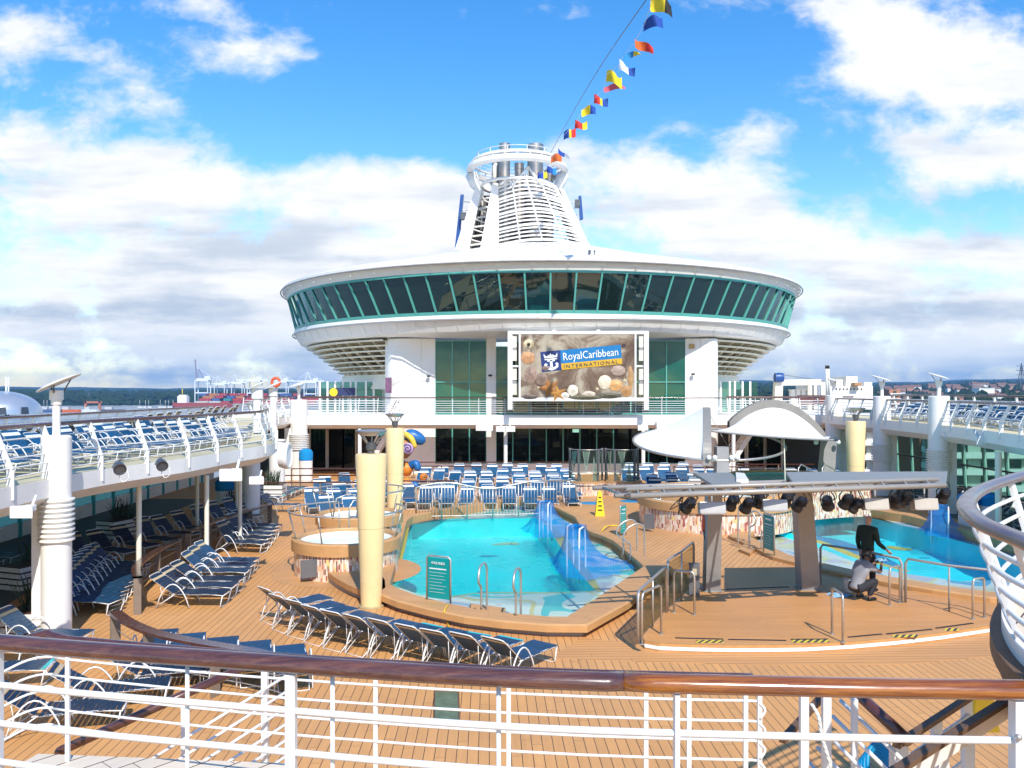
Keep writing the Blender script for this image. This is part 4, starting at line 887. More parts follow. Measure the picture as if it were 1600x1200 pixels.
def holed(q, outer, holes, z, mi=0):
    loops = [[Vector((x, y, 0)) for x, y in outer]] + [[Vector((x, y, 0)) for x, y in h] for h in holes]
    tris = tessellate_polygon(loops); vs = [(v.x, v.y, z) for l in loops for v in l]; fs = []
    for a, b, c in tris:
        n = (Vector(vs[b]) - Vector(vs[a])).cross(Vector(vs[c]) - Vector(vs[a])); fs.append((a, b, c) if n.z > 0 else (a, c, b))
    q.add(vs, fs, mi)
def pool(label, inner, widths, deep, ledge, deepm, coam):
    cx = sum(p[0] for p in inner) / len(inner); cy = sum(p[1] for p in inner) / len(inner)
    t = thing('swimming_pool', label, 'pool', (cx, cy, 0))
    outer = offset(inner, widths); lip = offset(inner, [w - .05 for w in widths]); kick = offset(inner, [w - .16 for w in widths])
    q = MB(); ringmesh(q, inner, -.06, inner, ZC - .02); ringmesh(q, inner, ZC - .02, offset(inner, .02), ZC); ringmesh(q, offset(inner, .02), ZC, lip, ZC); ringmesh(q, lip, ZC, outer, ZC - .03, 1); ringmesh(q, outer, ZC - .03, outer, ZC - .16, 1); ringmesh(q, outer, ZC - .16, kick, ZC - .17, 1)
    c = q.build('coaming', [coam, mat('rim_face_wood', (.52, .285, .115), .5, var=.10, scale=2.5, dirt=.2)], t)
    q = MB(); ringmesh(q, kick, ZC - .17, kick, 0); q.build('kick_plate', GREYP, t)
    b = MB(); holed(b, inner, [deep], -.05); b.build('shallow_ledge', ledge, t)
    d = MB(); low = offset(deep, -.12); ringmesh(d, low, ZD, deep, -.05); d.add([(x, y, ZD) for x, y in low], [tuple(range(len(low)))]); d.build('deep_basin', deepm, t)
    w = MB(); w.add([(x, y, -.02) for x, y in offset(inner, -.003)], [tuple(range(len(inner)))]); w.build('water', WATER, t)
    return t, outer
ZD = -.75
d = MB(); holed(d, DECK_OUT, [offset(L_in, .1), offset(R_in, .1)], 0.0); struct(d.build('pool_deck', DECK))
zf = -.046
Ldeep = [G(640, 813, zf), G(700, 811, zf), G(770, 810, zf), G(838, 809, zf), G(858, 822, zf), G(872, 840, zf), G(893, 868, zf), G(912, 893, zf), G(930, 917, zf), G(934, 922, zf), G(905, 926, zf), G(860, 927, zf), G(800, 928, zf), G(745, 929, zf), G(690, 931, zf), G(650, 927, zf), G(622, 917, zf), G(615, 906, zf), G(627, 860, zf)]
lpool, L_out = pool('left swimming pool with turquoise water, blue nets and a wooden bench rim', L_in, wl, Ldeep, LEDGE, DEEP, COAM2)
Rdeep = [G(1190, 826, zf), G(1260, 815, zf), G(1300, 800, zf), G(1345, 800, zf), G(1400, 818, zf), G(1480, 840, zf), G(1560, 862, zf), G(1640, 890, zf), G(1600, 905, zf), G(1500, 908, zf), G(1420, 897, zf), G(1345, 882, zf), G(1290, 860, zf), G(1235, 842, zf)]
rpool, R_out = pool('right swimming pool with blue water partly hidden by the gantry and a man', R_in, wr, Rdeep, LEDGE2, DEEP2, COAM)
def stripe(t, pts, w, m, name='painted_stripe', z=-.040):
    P = smoothp([G(px, py, z) for px, py in pts], 4); q = MB(); o1 = []; o2 = []
    for i, p in enumerate(P):
        a = Vector(P[max(0, i - 1)]); b = Vector(P[min(len(P) - 1, i + 1)]); d = (b - a).normalized(); nr = Vector((-d.y, d.x)); k = w * (.35 + .65 * math.sin(PI * i / (len(P) - 1)))
        o1.append((p[0] + nr.x * k / 2, p[1] + nr.y * k / 2, z)); o2.append((p[0] - nr.x * k / 2, p[1] - nr.y * k / 2, z))
    q.band(o2, o1); return q.build(name, m, t)
stripe(lpool, [(836, 806), (862, 824), (890, 862), (912, 892), (936, 924)], .38, GOLDP)
stripe(lpool, [(700, 933), (745, 927), (800, 926), (860, 926), (930, 924)], .12, GOLDP)
stripe(lpool, [(640, 812), (627, 860), (612, 912)], .22, GOLDP)
stripe(lpool, [(770, 851), (800, 849), (806, 851)], .45, GOLDP, 'pool_marker', ZD + .01)
stripe(lpool, [(745, 797), (790, 791), (840, 800)], .7, NAVYP); stripe(rpool, [(1345, 797), (1420, 812), (1520, 840)], .5, NAVYP)
stripe(rpool, [(1390, 853), (1404, 857), (1425, 858)], .6, GOLDP, 'pool_marker', ZD + .01); stripe(rpool, [(1230, 830), (1290, 850), (1345, 872), (1420, 893)], .35, GOLDP)
stripe(rpool, [(1225, 838), (1290, 842), (1360, 868), (1400, 884)], .8, mat('deep_blue_swirl', (.0, .24, .52), .35, var=.1), 'painted_stripe', ZD + .01); stripe(rpool, [(1400, 806), (1480, 828), (1580, 860)], .16, GOLDP)
for k, (px, py) in enumerate(((760, 835), (748, 823), (770, 869), (757, 869), (790, 824), (754, 926))):
    x, y = G(px, py, ZD); q = MB(); q.box((x, y, ZD + .01), (.3, .16, .006)); q.build('drain', NAVYP, lpool)
for px, py in ((1301, 820), (1322, 826), (1376, 846), (1445, 872)):
    x, y = G(px, py, ZD); q = MB(); q.box((x, y, ZD + .01), (.36, .09, .006)); q.build('drain', NAVYP, rpool)
# step in front of the left pool and the small wooden steps into the water
q = MB(); pts = [G(729, 968, 0), G(785, 974, 0), G(790, 960, 0), G(735, 953, 0)]; q.prism(pts, 0, .15); tag(q.build('pool_step', COAM2, bevel=.01), 'low wooden step in front of the left pool rim', 'step')
q = MB(); pts = [G(970, 868, .05), G(985, 874, .05), G(996, 866, .05), G(982, 858, .05)]; q.prism(pts, -.04, .14); tag(q.build('pool_step', COAM2, bevel=.01), 'small wooden step in the water at the right corner of the left pool', 'step')
q = MB(); pts = [G(1155, 862, .16), G(1172, 869, .16), G(1182, 858, .16), G(1165, 851, .16)]; q.prism(pts, .16, .24); tag(q.build('pool_step', COAM, bevel=.01), 'small wooden step at the rim of the right pool', 'step')

# ================================================================ STAGE AND ISLAND
ZS = .16
Lr = L_out[9:17]; Rl = [R_out[i] for i in (17, 0, 1, 2, 3, 4, 5, 6, 7)]
front = [G(1003, 993, ZS), G(1007, 1001, ZS), G(1030, 1005, ZS), G(1080, 1007, ZS), G(1140, 1008, ZS), G(1200, 1008, ZS), G(1260, 1007, ZS), G(1330, 1003, ZS), G(1400, 997, ZS), G(1470, 989, ZS), G(1545, 978, ZS), G(1640, 962, ZS)]
def build_stage():
    side = [L_in[9], G(1044, 905, ZS)]
    P = front + [G(1650, 935, ZS)] + [R_in[7], R_in[5], R_in[3], R_in[2], R_in[1], R_in[0], R_in[17]] + [(8.2, 33), (4.5, 36)] + [L_in[k] for k in (17, 16, 15, 14, 13, 12, 11, 10, 9)] + [G(1052, 900, ZS)]
    # stage platform: solid between the pools
    t = thing('stage_platform', 'raised wooden stage with a white front edge between the two pools', 'stage', (4.5, 18, 0))
    f0 = front + [G(1640, 930, ZS), G(1560, 935, ZS), G(1400, 921, ZS), G(1290, 895, ZS), G(1240, 882, ZS), G(1100, 892, ZS), G(1058, 896, ZS), G(1040, 925, ZS), G(1010, 975, ZS)]
    q = MB(); q.prism(f0, .0, ZS, mi=1, mtop=0, bottom=False); q.build('stage_floor', [DECKX2, mat('edge_board_teak', (.55, .28, .10), .5, var=.12, scale=6)], t)
    e = MB(); ins = [(x, y + .16) for x, y in front]; e.band([(x, y, ZS + .004) for x, y in front], [(x, y, ZS + .004) for x, y in ins]); e.build('edge_board', mat('edge_board_teak', (.55, .29, .12), .5, var=.12, scale=6), t)
    w = MB(); a = [(x, y - .012) for x, y in front]; w.band([(x, y, .035) for x, y in a], [(x, y, ZS - .055) for x, y in a]); w.build('edge_strip', mat('white_nosing', (.85, .85, .82), .4), t)
    hz = bpy.data.materials.new('hazard_stripes'); hz.use_nodes = True; n = NT(hz.node_tree); b = hz.node_tree.nodes['Principled BSDF']; po = n.n('ShaderNodeNewGeometry').outputs['Position']; x, y, z = n.sep(po)[:3]
    n.l(n.mix(n.math('LESS_THAN', n.math('FRACT', n.math('DIVIDE', n.math('ADD', x, n.math('MULTIPLY', y, -.8)), .13)), .5), (.70, .52, .05), (.05, .05, .04)), b.inputs['Base Color'])
    for px0, px1, yo in ((1088, 1131, 1003), (1238, 1296, 1002.5), (1395, 1434, 994.5), (1476, 1498, 984.5)):
        q = MB(); A = [G(px0, yo + 2, ZS), G(px1, yo + 1.5, ZS)]; B = [G(px1, yo - 2.5, ZS), G(px0, yo - 2, ZS)]; q.prism(A + B, ZS + .006, ZS + .010, bottom=False); q.build('hazard_tape', hz, t)
    for px0, py0, px1, py1 in ((1055, 997, 1130, 999), (1138, 999.5, 1228, 1001), (1236, 999.5, 1294, 999), (1325, 996, 1378, 991), (1385, 991, 1456, 983.5), (1462, 982, 1520, 974), (1135, 921, 1232, 917)):
        q = MB(); a = G(px0, py0, ZS); b_ = G(px1, py1, ZS); q.bar((a[0], a[1], ZS + .005), (b_[0], b_[1], ZS + .005), .05, .01); q.build('gap_strip', RUBBER, t)
    # island deck between the pools, one level with the stage
    isl = [G(1055, 897, .15), G(1100, 893, .15), G(1240, 883, .15)] + [R_in[i] for i in (3, 2, 1, 0, 17, 16)] + [(11.5, 36), (3, 38.5)] + [L_in[k] for k in (17, 16, 15, 14, 13, 12, 11, 10, 9)]
    q = MB(); q.prism(isl, .0, .155, bottom=False); struct(q.build('island_deck', DECKD))
build_stage()

# ================================================================ HOT TUBS
def hot_tub(label, px, Y, r, zr, zt, tile, rail=True, water_z=None, twm=TUBW, arc=(0, 2 * PI), z0=0.0):
    x = PX(px, Y) if px is not None else 0; t = thing('hot_tub', label, 'hot tub', (x, Y, z0), 'round hot tubs with mosaic sides')
    q = MB(); q.lathe((x, Y, z0), [(r - .07, 0), (r - .07, zt - z0)], 72); q.build('mosaic_side', tile, t)
    q = MB(); q.lathe((x, Y, 0), [(r - .10, zt), (r, zt), (r, zr - .03), (r - .03, zr), (r - .20, zr), (r - .22, zr - .03), (r - .22, zr - .10)], 72); q.build('rim', mat('tub_rim_wood', (.52, .285, .115), .5, var=.10, scale=5), t)
    q = MB(); q.lathe((x, Y, 0), [(r - .21, zr - .08), (r - .26, zr - .18), (r - .62, zr - .30), (r - .65, zr - .5), (0, zr - .55)], 56); q.build('tub_shell', twm, t)
    q = MB(); q.disc((x, Y, zr - .16), r - .23, 56); q.build('water', TUBWAT, t)
    return t, x
def ring_rail(t, x, Y, r, z0, z1, a0, a1, npost, gate=None):
    n = 56; q = MB(); q.tube([(x + r * 1.06 * math.cos(a0 + (a1 - a0) * k / n), Y + r * 1.06 * math.sin(a0 + (a1 - a0) * k / n), z1) for k in range(n + 1)], .024, 8); q.build('ring_rail', STEEL, t)
    for k in range(npost):
        a = a0 + (a1 - a0) * k / (npost - 1); q = MB(); q.tube([(x + (r - .1) * math.cos(a), Y + (r - .1) * math.sin(a), z0), (x + r * 1.06 * math.cos(a), Y + r * 1.06 * math.sin(a), z1)], .02, 8); q.build('rail_post', STEEL, t)
t, x = hot_tub('nearest mosaic hot tub with a wooden rim beside the front yellow column', 542, 22.9, 1.49, .98, .66, TILE)
ring_rail(t, x, 22.9, 1.49, .98, 1.72, R(110), R(398), 7)
q = MB(); x0, y0 = G(483, 889, .35); q.box((x0, y0 - .02, .36), (.42, .03, .46), R(25)); q.build('access_grille', DKGREY, t)
q = MB(); q.tube([(x - .2, 24.2, .9), (x - .2, 24.25, 1.55), (x - .1, 24.35, 1.75), (x + .1, 24.4, 1.75), (x + .2, 24.4, 1.5), (x + .2, 24.4, .9)], .025, 8); q.build('handrail', STEEL, t)
t, x = hot_tub('second mosaic hot tub behind the nearest one, with a ring handrail', 562, 27.2, 1.42, .98, .66, TILE)
ring_rail(t, x, 27.2, 1.42, .98, 1.75, R(-60), R(240), 7)
q = MB(); q.tube([(x - .6, 25.9, 1.0), (x - .5, 25.95, 1.6), (x - .1, 26.1, 1.75), (x + .1, 26.2, 1.6), (x + .1, 26.2, .95)], .025, 8); q.build('handrail', STEEL, t)
q = MB(); q.box((x + .1, 27.2 - 1.42 + .03, .55), (.35, .03, .18)); q.build('depth_plate', TEAL, t)
t, x = hot_tub('wide mosaic hot tub with a double wooden rim behind the gantry', 1118, 30.4, 2.85, 1.14, .84, TILE2, z0=.1)
q = MB(); q.lathe((x, 30.4, 0), [(2.6, 1.14), (2.55, 1.36), (2.35, 1.38), (2.33, 1.1)], 64, a0=R(-150), a1=R(200)); q.build('back_rest', mat('tub_rim_wood', (.5, .3, .1)), t)
q = MB(); x0, y0 = G(1010, 815, .5); q.box((x0 + .1, y0, .5), (.36, .06, .5), R(-28)); q.build('access_grille', DKGREY, t)
t, x = hot_tub('farther mosaic hot tub with teal water behind the grey gantry roof', 1235, 35.5, 3.0, 1.30, .95, TILE2, z0=.1, twm=mat('teal_tub', (.22, .58, .54), .3, var=.05))
for dx in (-.6, .35):
    q = MB(); q.tube([(x + dx, 32.8, 1.2), (x + dx, 32.8, 1.9), (x + dx + .15, 32.9, 2.05), (x + dx + .7, 33.3, 1.8), (x + dx + .8, 33.4, 1.3)], .028, 8); q.build('handrail', STEEL, t)
# low mosaic wall behind the right pool
q = MB(); Pw = smoothp([(9.6, 29.2), (10.6, 30.6), (12.2, 31.6), (14.0, 32.2)], 6); q.band([(x, y, .1) for x, y in Pw], [(x, y, 1.35) for x, y in Pw]); t = thing('mosaic_wall', 'curved mosaic wall rising behind the right pool', 'wall', (15.6, 25.0, 0)); q.build('tiled_face', tile_mat('mosaic_slips_wall', 7.2), t)
q = MB(); q.band([(x, y, 1.35) for x, y in Pw], [(x + .1, y - .2, 1.36) for x, y in Pw][::1]); q.band([(x, y, 1.36) for x, y in Pw], [(x + .0, y + .35, 1.36) for x, y in Pw]); q.build('coping', mat('tub_rim_wood', (.5, .3, .1)), t)

# ================================================================ POOL FURNITURE
def loop_rail(pts, r=.026, n=8): q = MB(); q.tube(smoothp(pts, 4), r, n); return q
def pool_ladder(label, a, b, z, hh=.95, dirn=(0, 1), grp='curved pool handrails'):
    t = thing('pool_handrail', label, 'handrail', (a[0], a[1], z), grp); d = Vector((dirn[0], dirn[1], 0)).normalized()
    for p in (a, b):
        o = Vector((p[0], p[1], z))
        loop_rail([o, o + Vector((0, 0, .45)), o + Vector((0, 0, .50)) - d * .10 + Vector((0, 0, .04)), o + Vector((0, 0, .68)) - d * .22, o + Vector((0, 0, .92)) - d * .10, o + Vector((0, 0, hh)) + d * .2, o + Vector((0, 0, hh - .12)) + d * .42, o + Vector((0, 0, .5)) + d * .45, o + d * .45 + Vector((0, 0, -.2))]).build('rail', STEEL, t)
pool_ladder('pair of curved steel handrails at the front rim of the left pool', G(752, 952, ZC), G(806, 962, ZC), ZC, dirn=(.25, 1))
def hoop(label, px0, py0, px1, py1, z, h, name='stage_handrail', cat='handrail', grp='steel hoop handrails of the stage', m=STEEL):
    a = G(px0, py0, z); b = G(px1, py1, z if py1 < 1000 else z); t = thing(name, label, cat, (a[0], a[1], z), grp)
    A = Vector((a[0], a[1], z)); B = Vector((b[0], b[1], z)); d = (B - A) * .12
    q = MB(); q.tube([A, A + Vector((0, 0, h - .12)), A + Vector((0, 0, h - .03)) + d * .35, A + Vector((0, 0, h)) + d, B + Vector((0, 0, h)) - d, B + Vector((0, 0, h - .03)) - d * .35, B + Vector((0, 0, h - .12)), B], .024, 10); q.build('hoop', m, t)
    for p in (A, B): q = MB(); q.lathe(p, [(.05, 0), (.05, .012), (.02, .02)], 12); q.build('foot_plate', STEEL, t)
    return t
hoop('steel hoop handrail at the front left end of the stage beside the glass screen', 1003, 1007, 1033, 991, ZS, .98)
hoop('steel hoop handrail in the middle of the glass screen at the left of the stage', 1053, 957, 1085, 961, ZS, .92)
hoop('steel hoop handrail standing on the front edge of the stage at the right', 1300, 991, 1317, 1004, ZS, .92)
hoop('steel hoop handrail right of the crouching worker', 1390, 946, 1406, 942, ZS, .85)
hoop('steel hoop handrail at the right end of the stage near the stair landing', 1520, 968, 1538, 965, ZS, .85)
def glass_rail(label, pts, z, h, mg, grp='low screens at the stage'):
    P = [Vector((*G(px, py, z), z)) for px, py in pts]; t = thing('glass_screen_rail', label, 'glass railing', P[0], grp)
    q = MB(); up = Vector((0, 0, h)); q.tube([P[0], P[0] + up * .9, P[0] + up + (P[-1] - P[0]) * .03] + [p + up for p in P[1:-1]] + [P[-1] + up - (P[-1] - P[0]) * .03, P[-1] + up * .9, P[-1]], .028, 10); q.build('frame', STEEL if mg else GREYP, t)
    for i in range(1, len(P) - 1): q = MB(); q.tube([P[i], P[i] + up], .02, 8); q.build('post', STEEL if mg else GREYP, t)
    for i in range(len(P) - 1):
        if not mg: break
        a, b = P[i], P[i + 1]; e = (b - a) * .04; q = MB(); q.add([a + e + up * .08, b - e + up * .08, b - e + up * .95, a + e + up * .95], [(0, 1, 2, 3)]); q.build('glass_panel', mg, t)
    return t
SMOKE = glass_mat('smoked_glass', (.20, .15, .07), .3, trans=.72, tcol=(.80, .70, .48), fres=1.35)
glass_rail('smoked glass screen with steel frame at the front left of the stage', [(997, 1006), (1020, 980), (1041, 957)], ZS, 1.0, SMOKE)
glass_rail('smoked glass screen with steel frame behind the grey box at the stage', [(1043, 955), (1065, 938), (1084, 918)], ZS, 1.12, SMOKE)
glass_rail('grey steel railing behind the crouching worker at the right pool', [(1282, 913), (1345, 925), (1409, 942)], ZS, 1.0, None)
glass_rail('grey steel railing along the right pool next to the stair landing', [(1415, 941), (1483, 955), (1560, 966)], ZS, 1.0, None)
t = thing('control_box', 'dark grey metal control box standing beside the left gantry column', 'cabinet', (*G(1087, 930, ZS), ZS)); x, y = G(1087, 931, ZS)
q = MB(); q.box((x, y + .15, ZS + .36), (.25, .32, .72), R(-12)); q.build('body', DKGREY, t, bevel=.012)
q = MB(); q.box((x - .03, y - .02, ZS + .56), (.10, .03, .16), R(-12)); q.build('switch_plate', mat('beige_switch', (.5, .45, .32), .5), t)
def sign_board(label, px0, py0, px1, py1, z, h):
    a = Vector((*G(px0, py0, z), z)); b = Vector((*G(px1, py1, z), z)); t = thing('pool_rules_sign', label, 'sign', a, 'teal pool rules signs'); up = Vector((0, 0, h))
    q = MB(); d = (b - a) * .08; q.tube([a, a + up * .95, a + up + d, b + up - d, b + up * .95, b], .022, 8); q.build('frame', STEEL, t)
    e = (b - a) * .05; nr = (b - a).cross(up).normalized() * .012
    q = MB(); A = [a + e + up * .10, b - e + up * .10, b - e + up * .96, a + e + up * .96]; q.add([p + nr for p in A] + [p - nr for p in A], [(0, 1, 2, 3), (7, 6, 5, 4), (0, 4, 5, 1), (2, 6, 7, 3), (1, 5, 6, 2), (3, 7, 4, 0)]); bd = q.build('board', TEAL, t)
    wm = mat('sign_white', (.75, .78, .76), .5); ux = (b - a).normalized(); W = (b - a).length
    place_text('POOL RULES', h * .075, a + e + up * .83 + nr * 1.3 + ux * W * .18, ux, up, wm, bd, width=W * .55)
    for i, wd in enumerate((.8, .8, .7, .75, .6, .8, .66, .72)):
        q = MB(); zz = .72 - i * .07; p = a + ux * W * .12 + up * zz + nr * 1.4; q.add([p, p + ux * W * wd * .9, p + ux * W * wd * .9 + up * (.006 if i else .025), p + up * (.006 if i else .025)], [(0, 1, 2, 3)]); q.build('text_line', wm, bd)
    return t
sign_board('teal pool rules sign standing on the front rim of the left pool', 667, 940, 704, 945, ZC - .05, 1.05)
sign_board('teal pool rules sign seen edge-on at the far right rim of the left pool', 969, 838, 978, 836, ZS, 1.02)
sign_board('teal pool rules sign at the rim of the right pool beside curved handrails', 1193, 862, 1210, 868, ZC, 1.15)
pool_ladder('pair of curved steel handrails at the right corner of the left pool', G(974, 868, .1), G(985, 876, .1), .1, hh=1.05, dirn=(.95, .3))
pool_ladder('pair of curved steel handrails at the left rim of the right pool', G(1172, 848, ZC), G(1190, 858, ZC), ZC, hh=1.1, dirn=(-.6, .8))
# fence across the far end of the left pool
def build_fence():
    t = thing('pool_fence', 'steel fence with a wavy white top rail across the far end of the left pool', 'fence', (*G(650, 808, 0), 0))
    P = [(*G(lerp(650, 890, k / 48), lerp(812, 806, k / 48) if k < 40 else lerp(806.5, 795, (k - 40) / 8), .0), 0) for k in range(49)]
    def zt(k): return 1.28 + .13 * math.sin(k / 48 * 2 * PI * 1.65 - .3)
    q = MB(); q.tube([(x, y, .05) for x, y, z in P[:1]] + [(x, y, zt(k)) for k, (x, y, z) in enumerate(P)] + [(P[-1][0] + .25, P[-1][1], 1.0), (P[-1][0] + .3, P[-1][1], .1)], .034, 8); q.build('top_rail', STEEL, t)
    for k in range(49):
        x, y, z = P[k]; q = MB(); r = .03 if k % 8 == 0 else .014; q.tube([(x, y, .0 if k % 8 == 0 else .12), (x, y, zt(k))], r, 6); q.build('upright', STEEL, t)
    q = MB(); q.tube([(x, y, .12) for x, y, z in P], .016, 6); q.build('bottom_rail', STEEL, t)
build_fence()

# bench wrapping the foot of the nearest hot tub
q = MB(); pts = smoothp([G(508, 886, .28), G(525, 881, .28), G(560, 884, .28), G(592, 896, .28), G(602, 906, .28)], 4); pts2 = smoothp([G(603, 918, .28), G(588, 925, .28), G(560, 920, .28), G(528, 905, .28), G(508, 890, .28)], 4)
q.prism(pts + pts2, .13, .28); b_ = tag(q.build('pool_bench', COAM2, bevel=.012), 'curved wooden bench between the nearest hot tub and the left pool', 'bench')
q = MB(); c_ = [sum(p[i] for p in pts + pts2) / len(pts + pts2) for i in (0, 1)]; q.prism([(c_[0] + (x - c_[0]) * .93, c_[1] + (y - c_[1]) * .85) for x, y in pts + pts2], 0, .128); q.build('kick_plate', GREYP, b_, local=True)
# ================================================================ SUN LOUNGERS
def make_lounger(name_label, ang, strap, band, seat_tip=None):
    """local: head towards +y, foot towards -y, origin on the floor under the hinge"""
    t = thing('sun_lounger', name_label, 'sun lounger', (0, 0, 0)); ca, sa = math.cos(R(ang)), math.sin(R(ang)); BL = .80
    f = MB(); W = .305
    for sx in (-1, 1): f.tube([(sx * W, -1.28, .33), (sx * W, -1.0, .36), (sx * W, .06, .36)], .014, 5)
    f.tube([(-W, -1.26, .335), (-W, -1.20, .06), (-W + .06, -1.19, .014), (W - .06, -1.19, .014), (W, -1.20, .06), (W, -1.26, .335)], .014, 5)
    f.tube([(-W, -1.28, .33), (W, -1.28, .33)], .013, 5)
    f.tube([(-W, -.02, .36), (-W + .03, .50, .014), (W - .03, .50, .014), (W, -.02, .36)], .013, 5)
    B = lambda x, l, n=0.0: (x, ca * l + sa * -n * -1 * -1, .37 + sa * l + ca * n)
    f.tube([B(-W, 0), B(-W, BL - .08), B(-W + .03, BL - .02), B(-W + .09, BL), B(W - .09, BL), B(W - .03, BL - .02), B(W, BL - .08), B(W, 0)], .014, 5)
    if ang > 25:
        for sx in (-1, 1): f.tube([B(sx * W * .9, .45), (sx * W * .9, .30, .2)], .009, 4)
    f.build('frame', RAILW, t)
    s = MB()
    n = 14
    for i in range(n):
        y = -1.23 + i * .0885; m = 1 if (seat_tip and i < 1) else 0
        s.box((0, y, .368 + .004 * math.sin(i)), (2 * W + .035, .080, .008), 0, m)
    s.build('seat', [strap, TURQ], t)
    b = MB(); M = Matrix.Rotation(R(ang), 3, 'X')
    for i in range(9):
        if i in (7,): continue
        l = .06 + i * .0825; b.box(B(0, l, .01), (2 * W + .035, .076, .008), 0, 0, M)
    b.build('backrest', strap, t)
    h = MB(); h.box(B(0, .06 + 7 * .0825, .014), (2 * W + .034, .10 if band is BANDW else .07, .010), 0, 0, M); h.build('head_band', band, t)
    for sx in (-1, 1):
        a = MB(); a.tube([(sx * .345, -.42 + .86 * k / 10, .62 * math.sin(PI * k / 10) ** .75 + .014 if 0 < k < 10 else .014) for k in range(11)], .016, 5); a.build('armrest', RAILW, t)
    return t
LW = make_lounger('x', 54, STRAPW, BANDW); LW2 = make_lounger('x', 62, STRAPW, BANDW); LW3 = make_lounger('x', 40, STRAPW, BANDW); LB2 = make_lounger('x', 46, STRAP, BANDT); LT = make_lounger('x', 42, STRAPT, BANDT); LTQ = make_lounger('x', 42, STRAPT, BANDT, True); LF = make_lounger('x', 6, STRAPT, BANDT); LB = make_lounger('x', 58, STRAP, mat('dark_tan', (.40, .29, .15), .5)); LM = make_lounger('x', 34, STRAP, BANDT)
used = set()
def lounger(proto, x, y, z, deg, label, group, sc=.89):
    rz = R(deg + random.uniform(-4, 4))
    if proto is LW and random.random() < .4: proto = random.choice((LW2, LW3))
    if proto is LB and random.random() < .3: proto = LB2
    if proto.name not in used:
        used.add(proto.name); proto.location = (x, y, z); proto.rotation_euler.z = rz; proto.scale = (sc, sc, sc); proto['label'] = label; proto['group'] = group; return proto
    return dup(proto, (x, y, z), rz, label, group, (sc, sc, sc))
def J(a): return random.uniform(-a, a)
# terrace rows facing the pools
GT = 'loungers in rows facing the pools'
rows = [(46.0, 668, 868, 'back row below the big screen'), (43.4, 660, 885, 'second row from the back below the big screen'), (40.8, 735, 890, 'third row from the back below the big screen'), (38.3, 705, 895, 'row just behind the wavy pool fence'), (35.9, 668, 890, 'row nearest the wavy pool fence'),
        (46.6, 985, 1092, 'back row between the glass showers and the canopy mast'), (44.0, 978, 1092, 'second row between the glass showers and the canopy mast'), (41.5, 986, 1082, 'third row between the glass showers and the canopy mast'), (39.0, 990, 1085, 'front row between the glass showers and the canopy mast'),
        (44.0, 1112, 1160, 'row between the two canopies'), (41.0, 1108, 1150, 'front row between the two canopies'), (44.5, 1238, 1300, 'back row under the right canopy'), (42.0, 1212, 1300, 'middle row under the right canopy'), (39.0, 1205, 1330, 'front row under the right canopy')]
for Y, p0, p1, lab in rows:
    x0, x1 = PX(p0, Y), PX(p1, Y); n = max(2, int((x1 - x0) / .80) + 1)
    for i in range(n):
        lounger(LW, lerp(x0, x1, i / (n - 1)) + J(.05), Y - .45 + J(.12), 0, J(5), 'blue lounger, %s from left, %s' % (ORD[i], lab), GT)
for Y, p0, p1, lab in ((41.0, 512, 600, 'back row left of the fish statue'), (38.0, 503, 598, 'second row left of the fish statue'), (34.6, 492, 560, 'third row behind the second hot tub'), (32.4, 515, 552, 'front row behind the second hot tub'), (36.2, 640, 690, 'row at the foot of the fish statue')):
    x0, x1 = PX(p0, Y), PX(p1, Y); n = max(2, int((x1 - x0) / .80) + 1)
    for i in range(n): lounger(LW, lerp(x0, x1, i / (n - 1)), Y - .4 + J(.1), 0, 20 + J(4), 'blue lounger, %s from left, %s' % (ORD[i], lab), GT)
# the fan of loungers in front of the left pool, backs to the camera
heads = [(412, 917), (430, 928), (455, 936), (482, 945), (514, 953), (550, 960), (588, 966), (630, 974), (672, 982), (720, 988), (770, 995)]
for i, (px, py) in enumerate(heads):
    th = lerp(52, 57, i / 10) + J(3); a = G(px, py, .80); d = (math.cos(R(th)), math.sin(R(th)))
    lounger((LTQ if i in (6, 8, 9) else LT), a[0] + d[0] * .50, a[1] + d[1] * .50, 0, 90 + th, 'tan banded lounger, %s from the left in the fan before the left pool' % ORD[i], 'fan of loungers before the left pool', .86)
# lower deck, left
for i in range(9):
    f_ = i / 8; lounger(LT, lerp(-9.95, -11.0, f_), lerp(18.6, 22.4, f_), 0, 78, 'lounger in the close shaded row behind the nearest white pillar, %s from the camera' % ORD[i], 'close row of loungers behind the nearest pillar')
for i, (x, y, p) in enumerate(((-7.75, 19.2, LM), (-7.8, 19.9, LM), (-7.85, 20.6, LM), (-8.0, 21.5, LT), (-8.1, 22.2, LT), (-8.2, 22.9, LT))):
    lounger(p, x, y, 0, 88, '%s lounger by the thin sunlit post on the left, %s from the camera' % ('sunlit' if i < 3 else 'upright half shaded', ORD[i]), 'loungers by the sunlit post')
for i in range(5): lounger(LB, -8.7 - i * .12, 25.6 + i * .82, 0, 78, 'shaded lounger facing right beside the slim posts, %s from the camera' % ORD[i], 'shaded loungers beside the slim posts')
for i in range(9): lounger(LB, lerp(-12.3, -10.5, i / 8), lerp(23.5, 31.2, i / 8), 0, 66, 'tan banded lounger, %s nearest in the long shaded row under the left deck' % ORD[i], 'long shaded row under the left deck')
for i in range(7): lounger(LTQ if i % 2 else LT, -11.3 + i * .03, 36.2 + i * .66, 0, 90, 'lounger by the pillar at the walkway left end, %s from the camera' % ORD[i], 'row of loungers at the far left curve')
lounger(LT, -9.9, 34.0, 0, 88, 'single lounger in front of the wooden rail end at the far left', 'row of loungers at the far left curve')
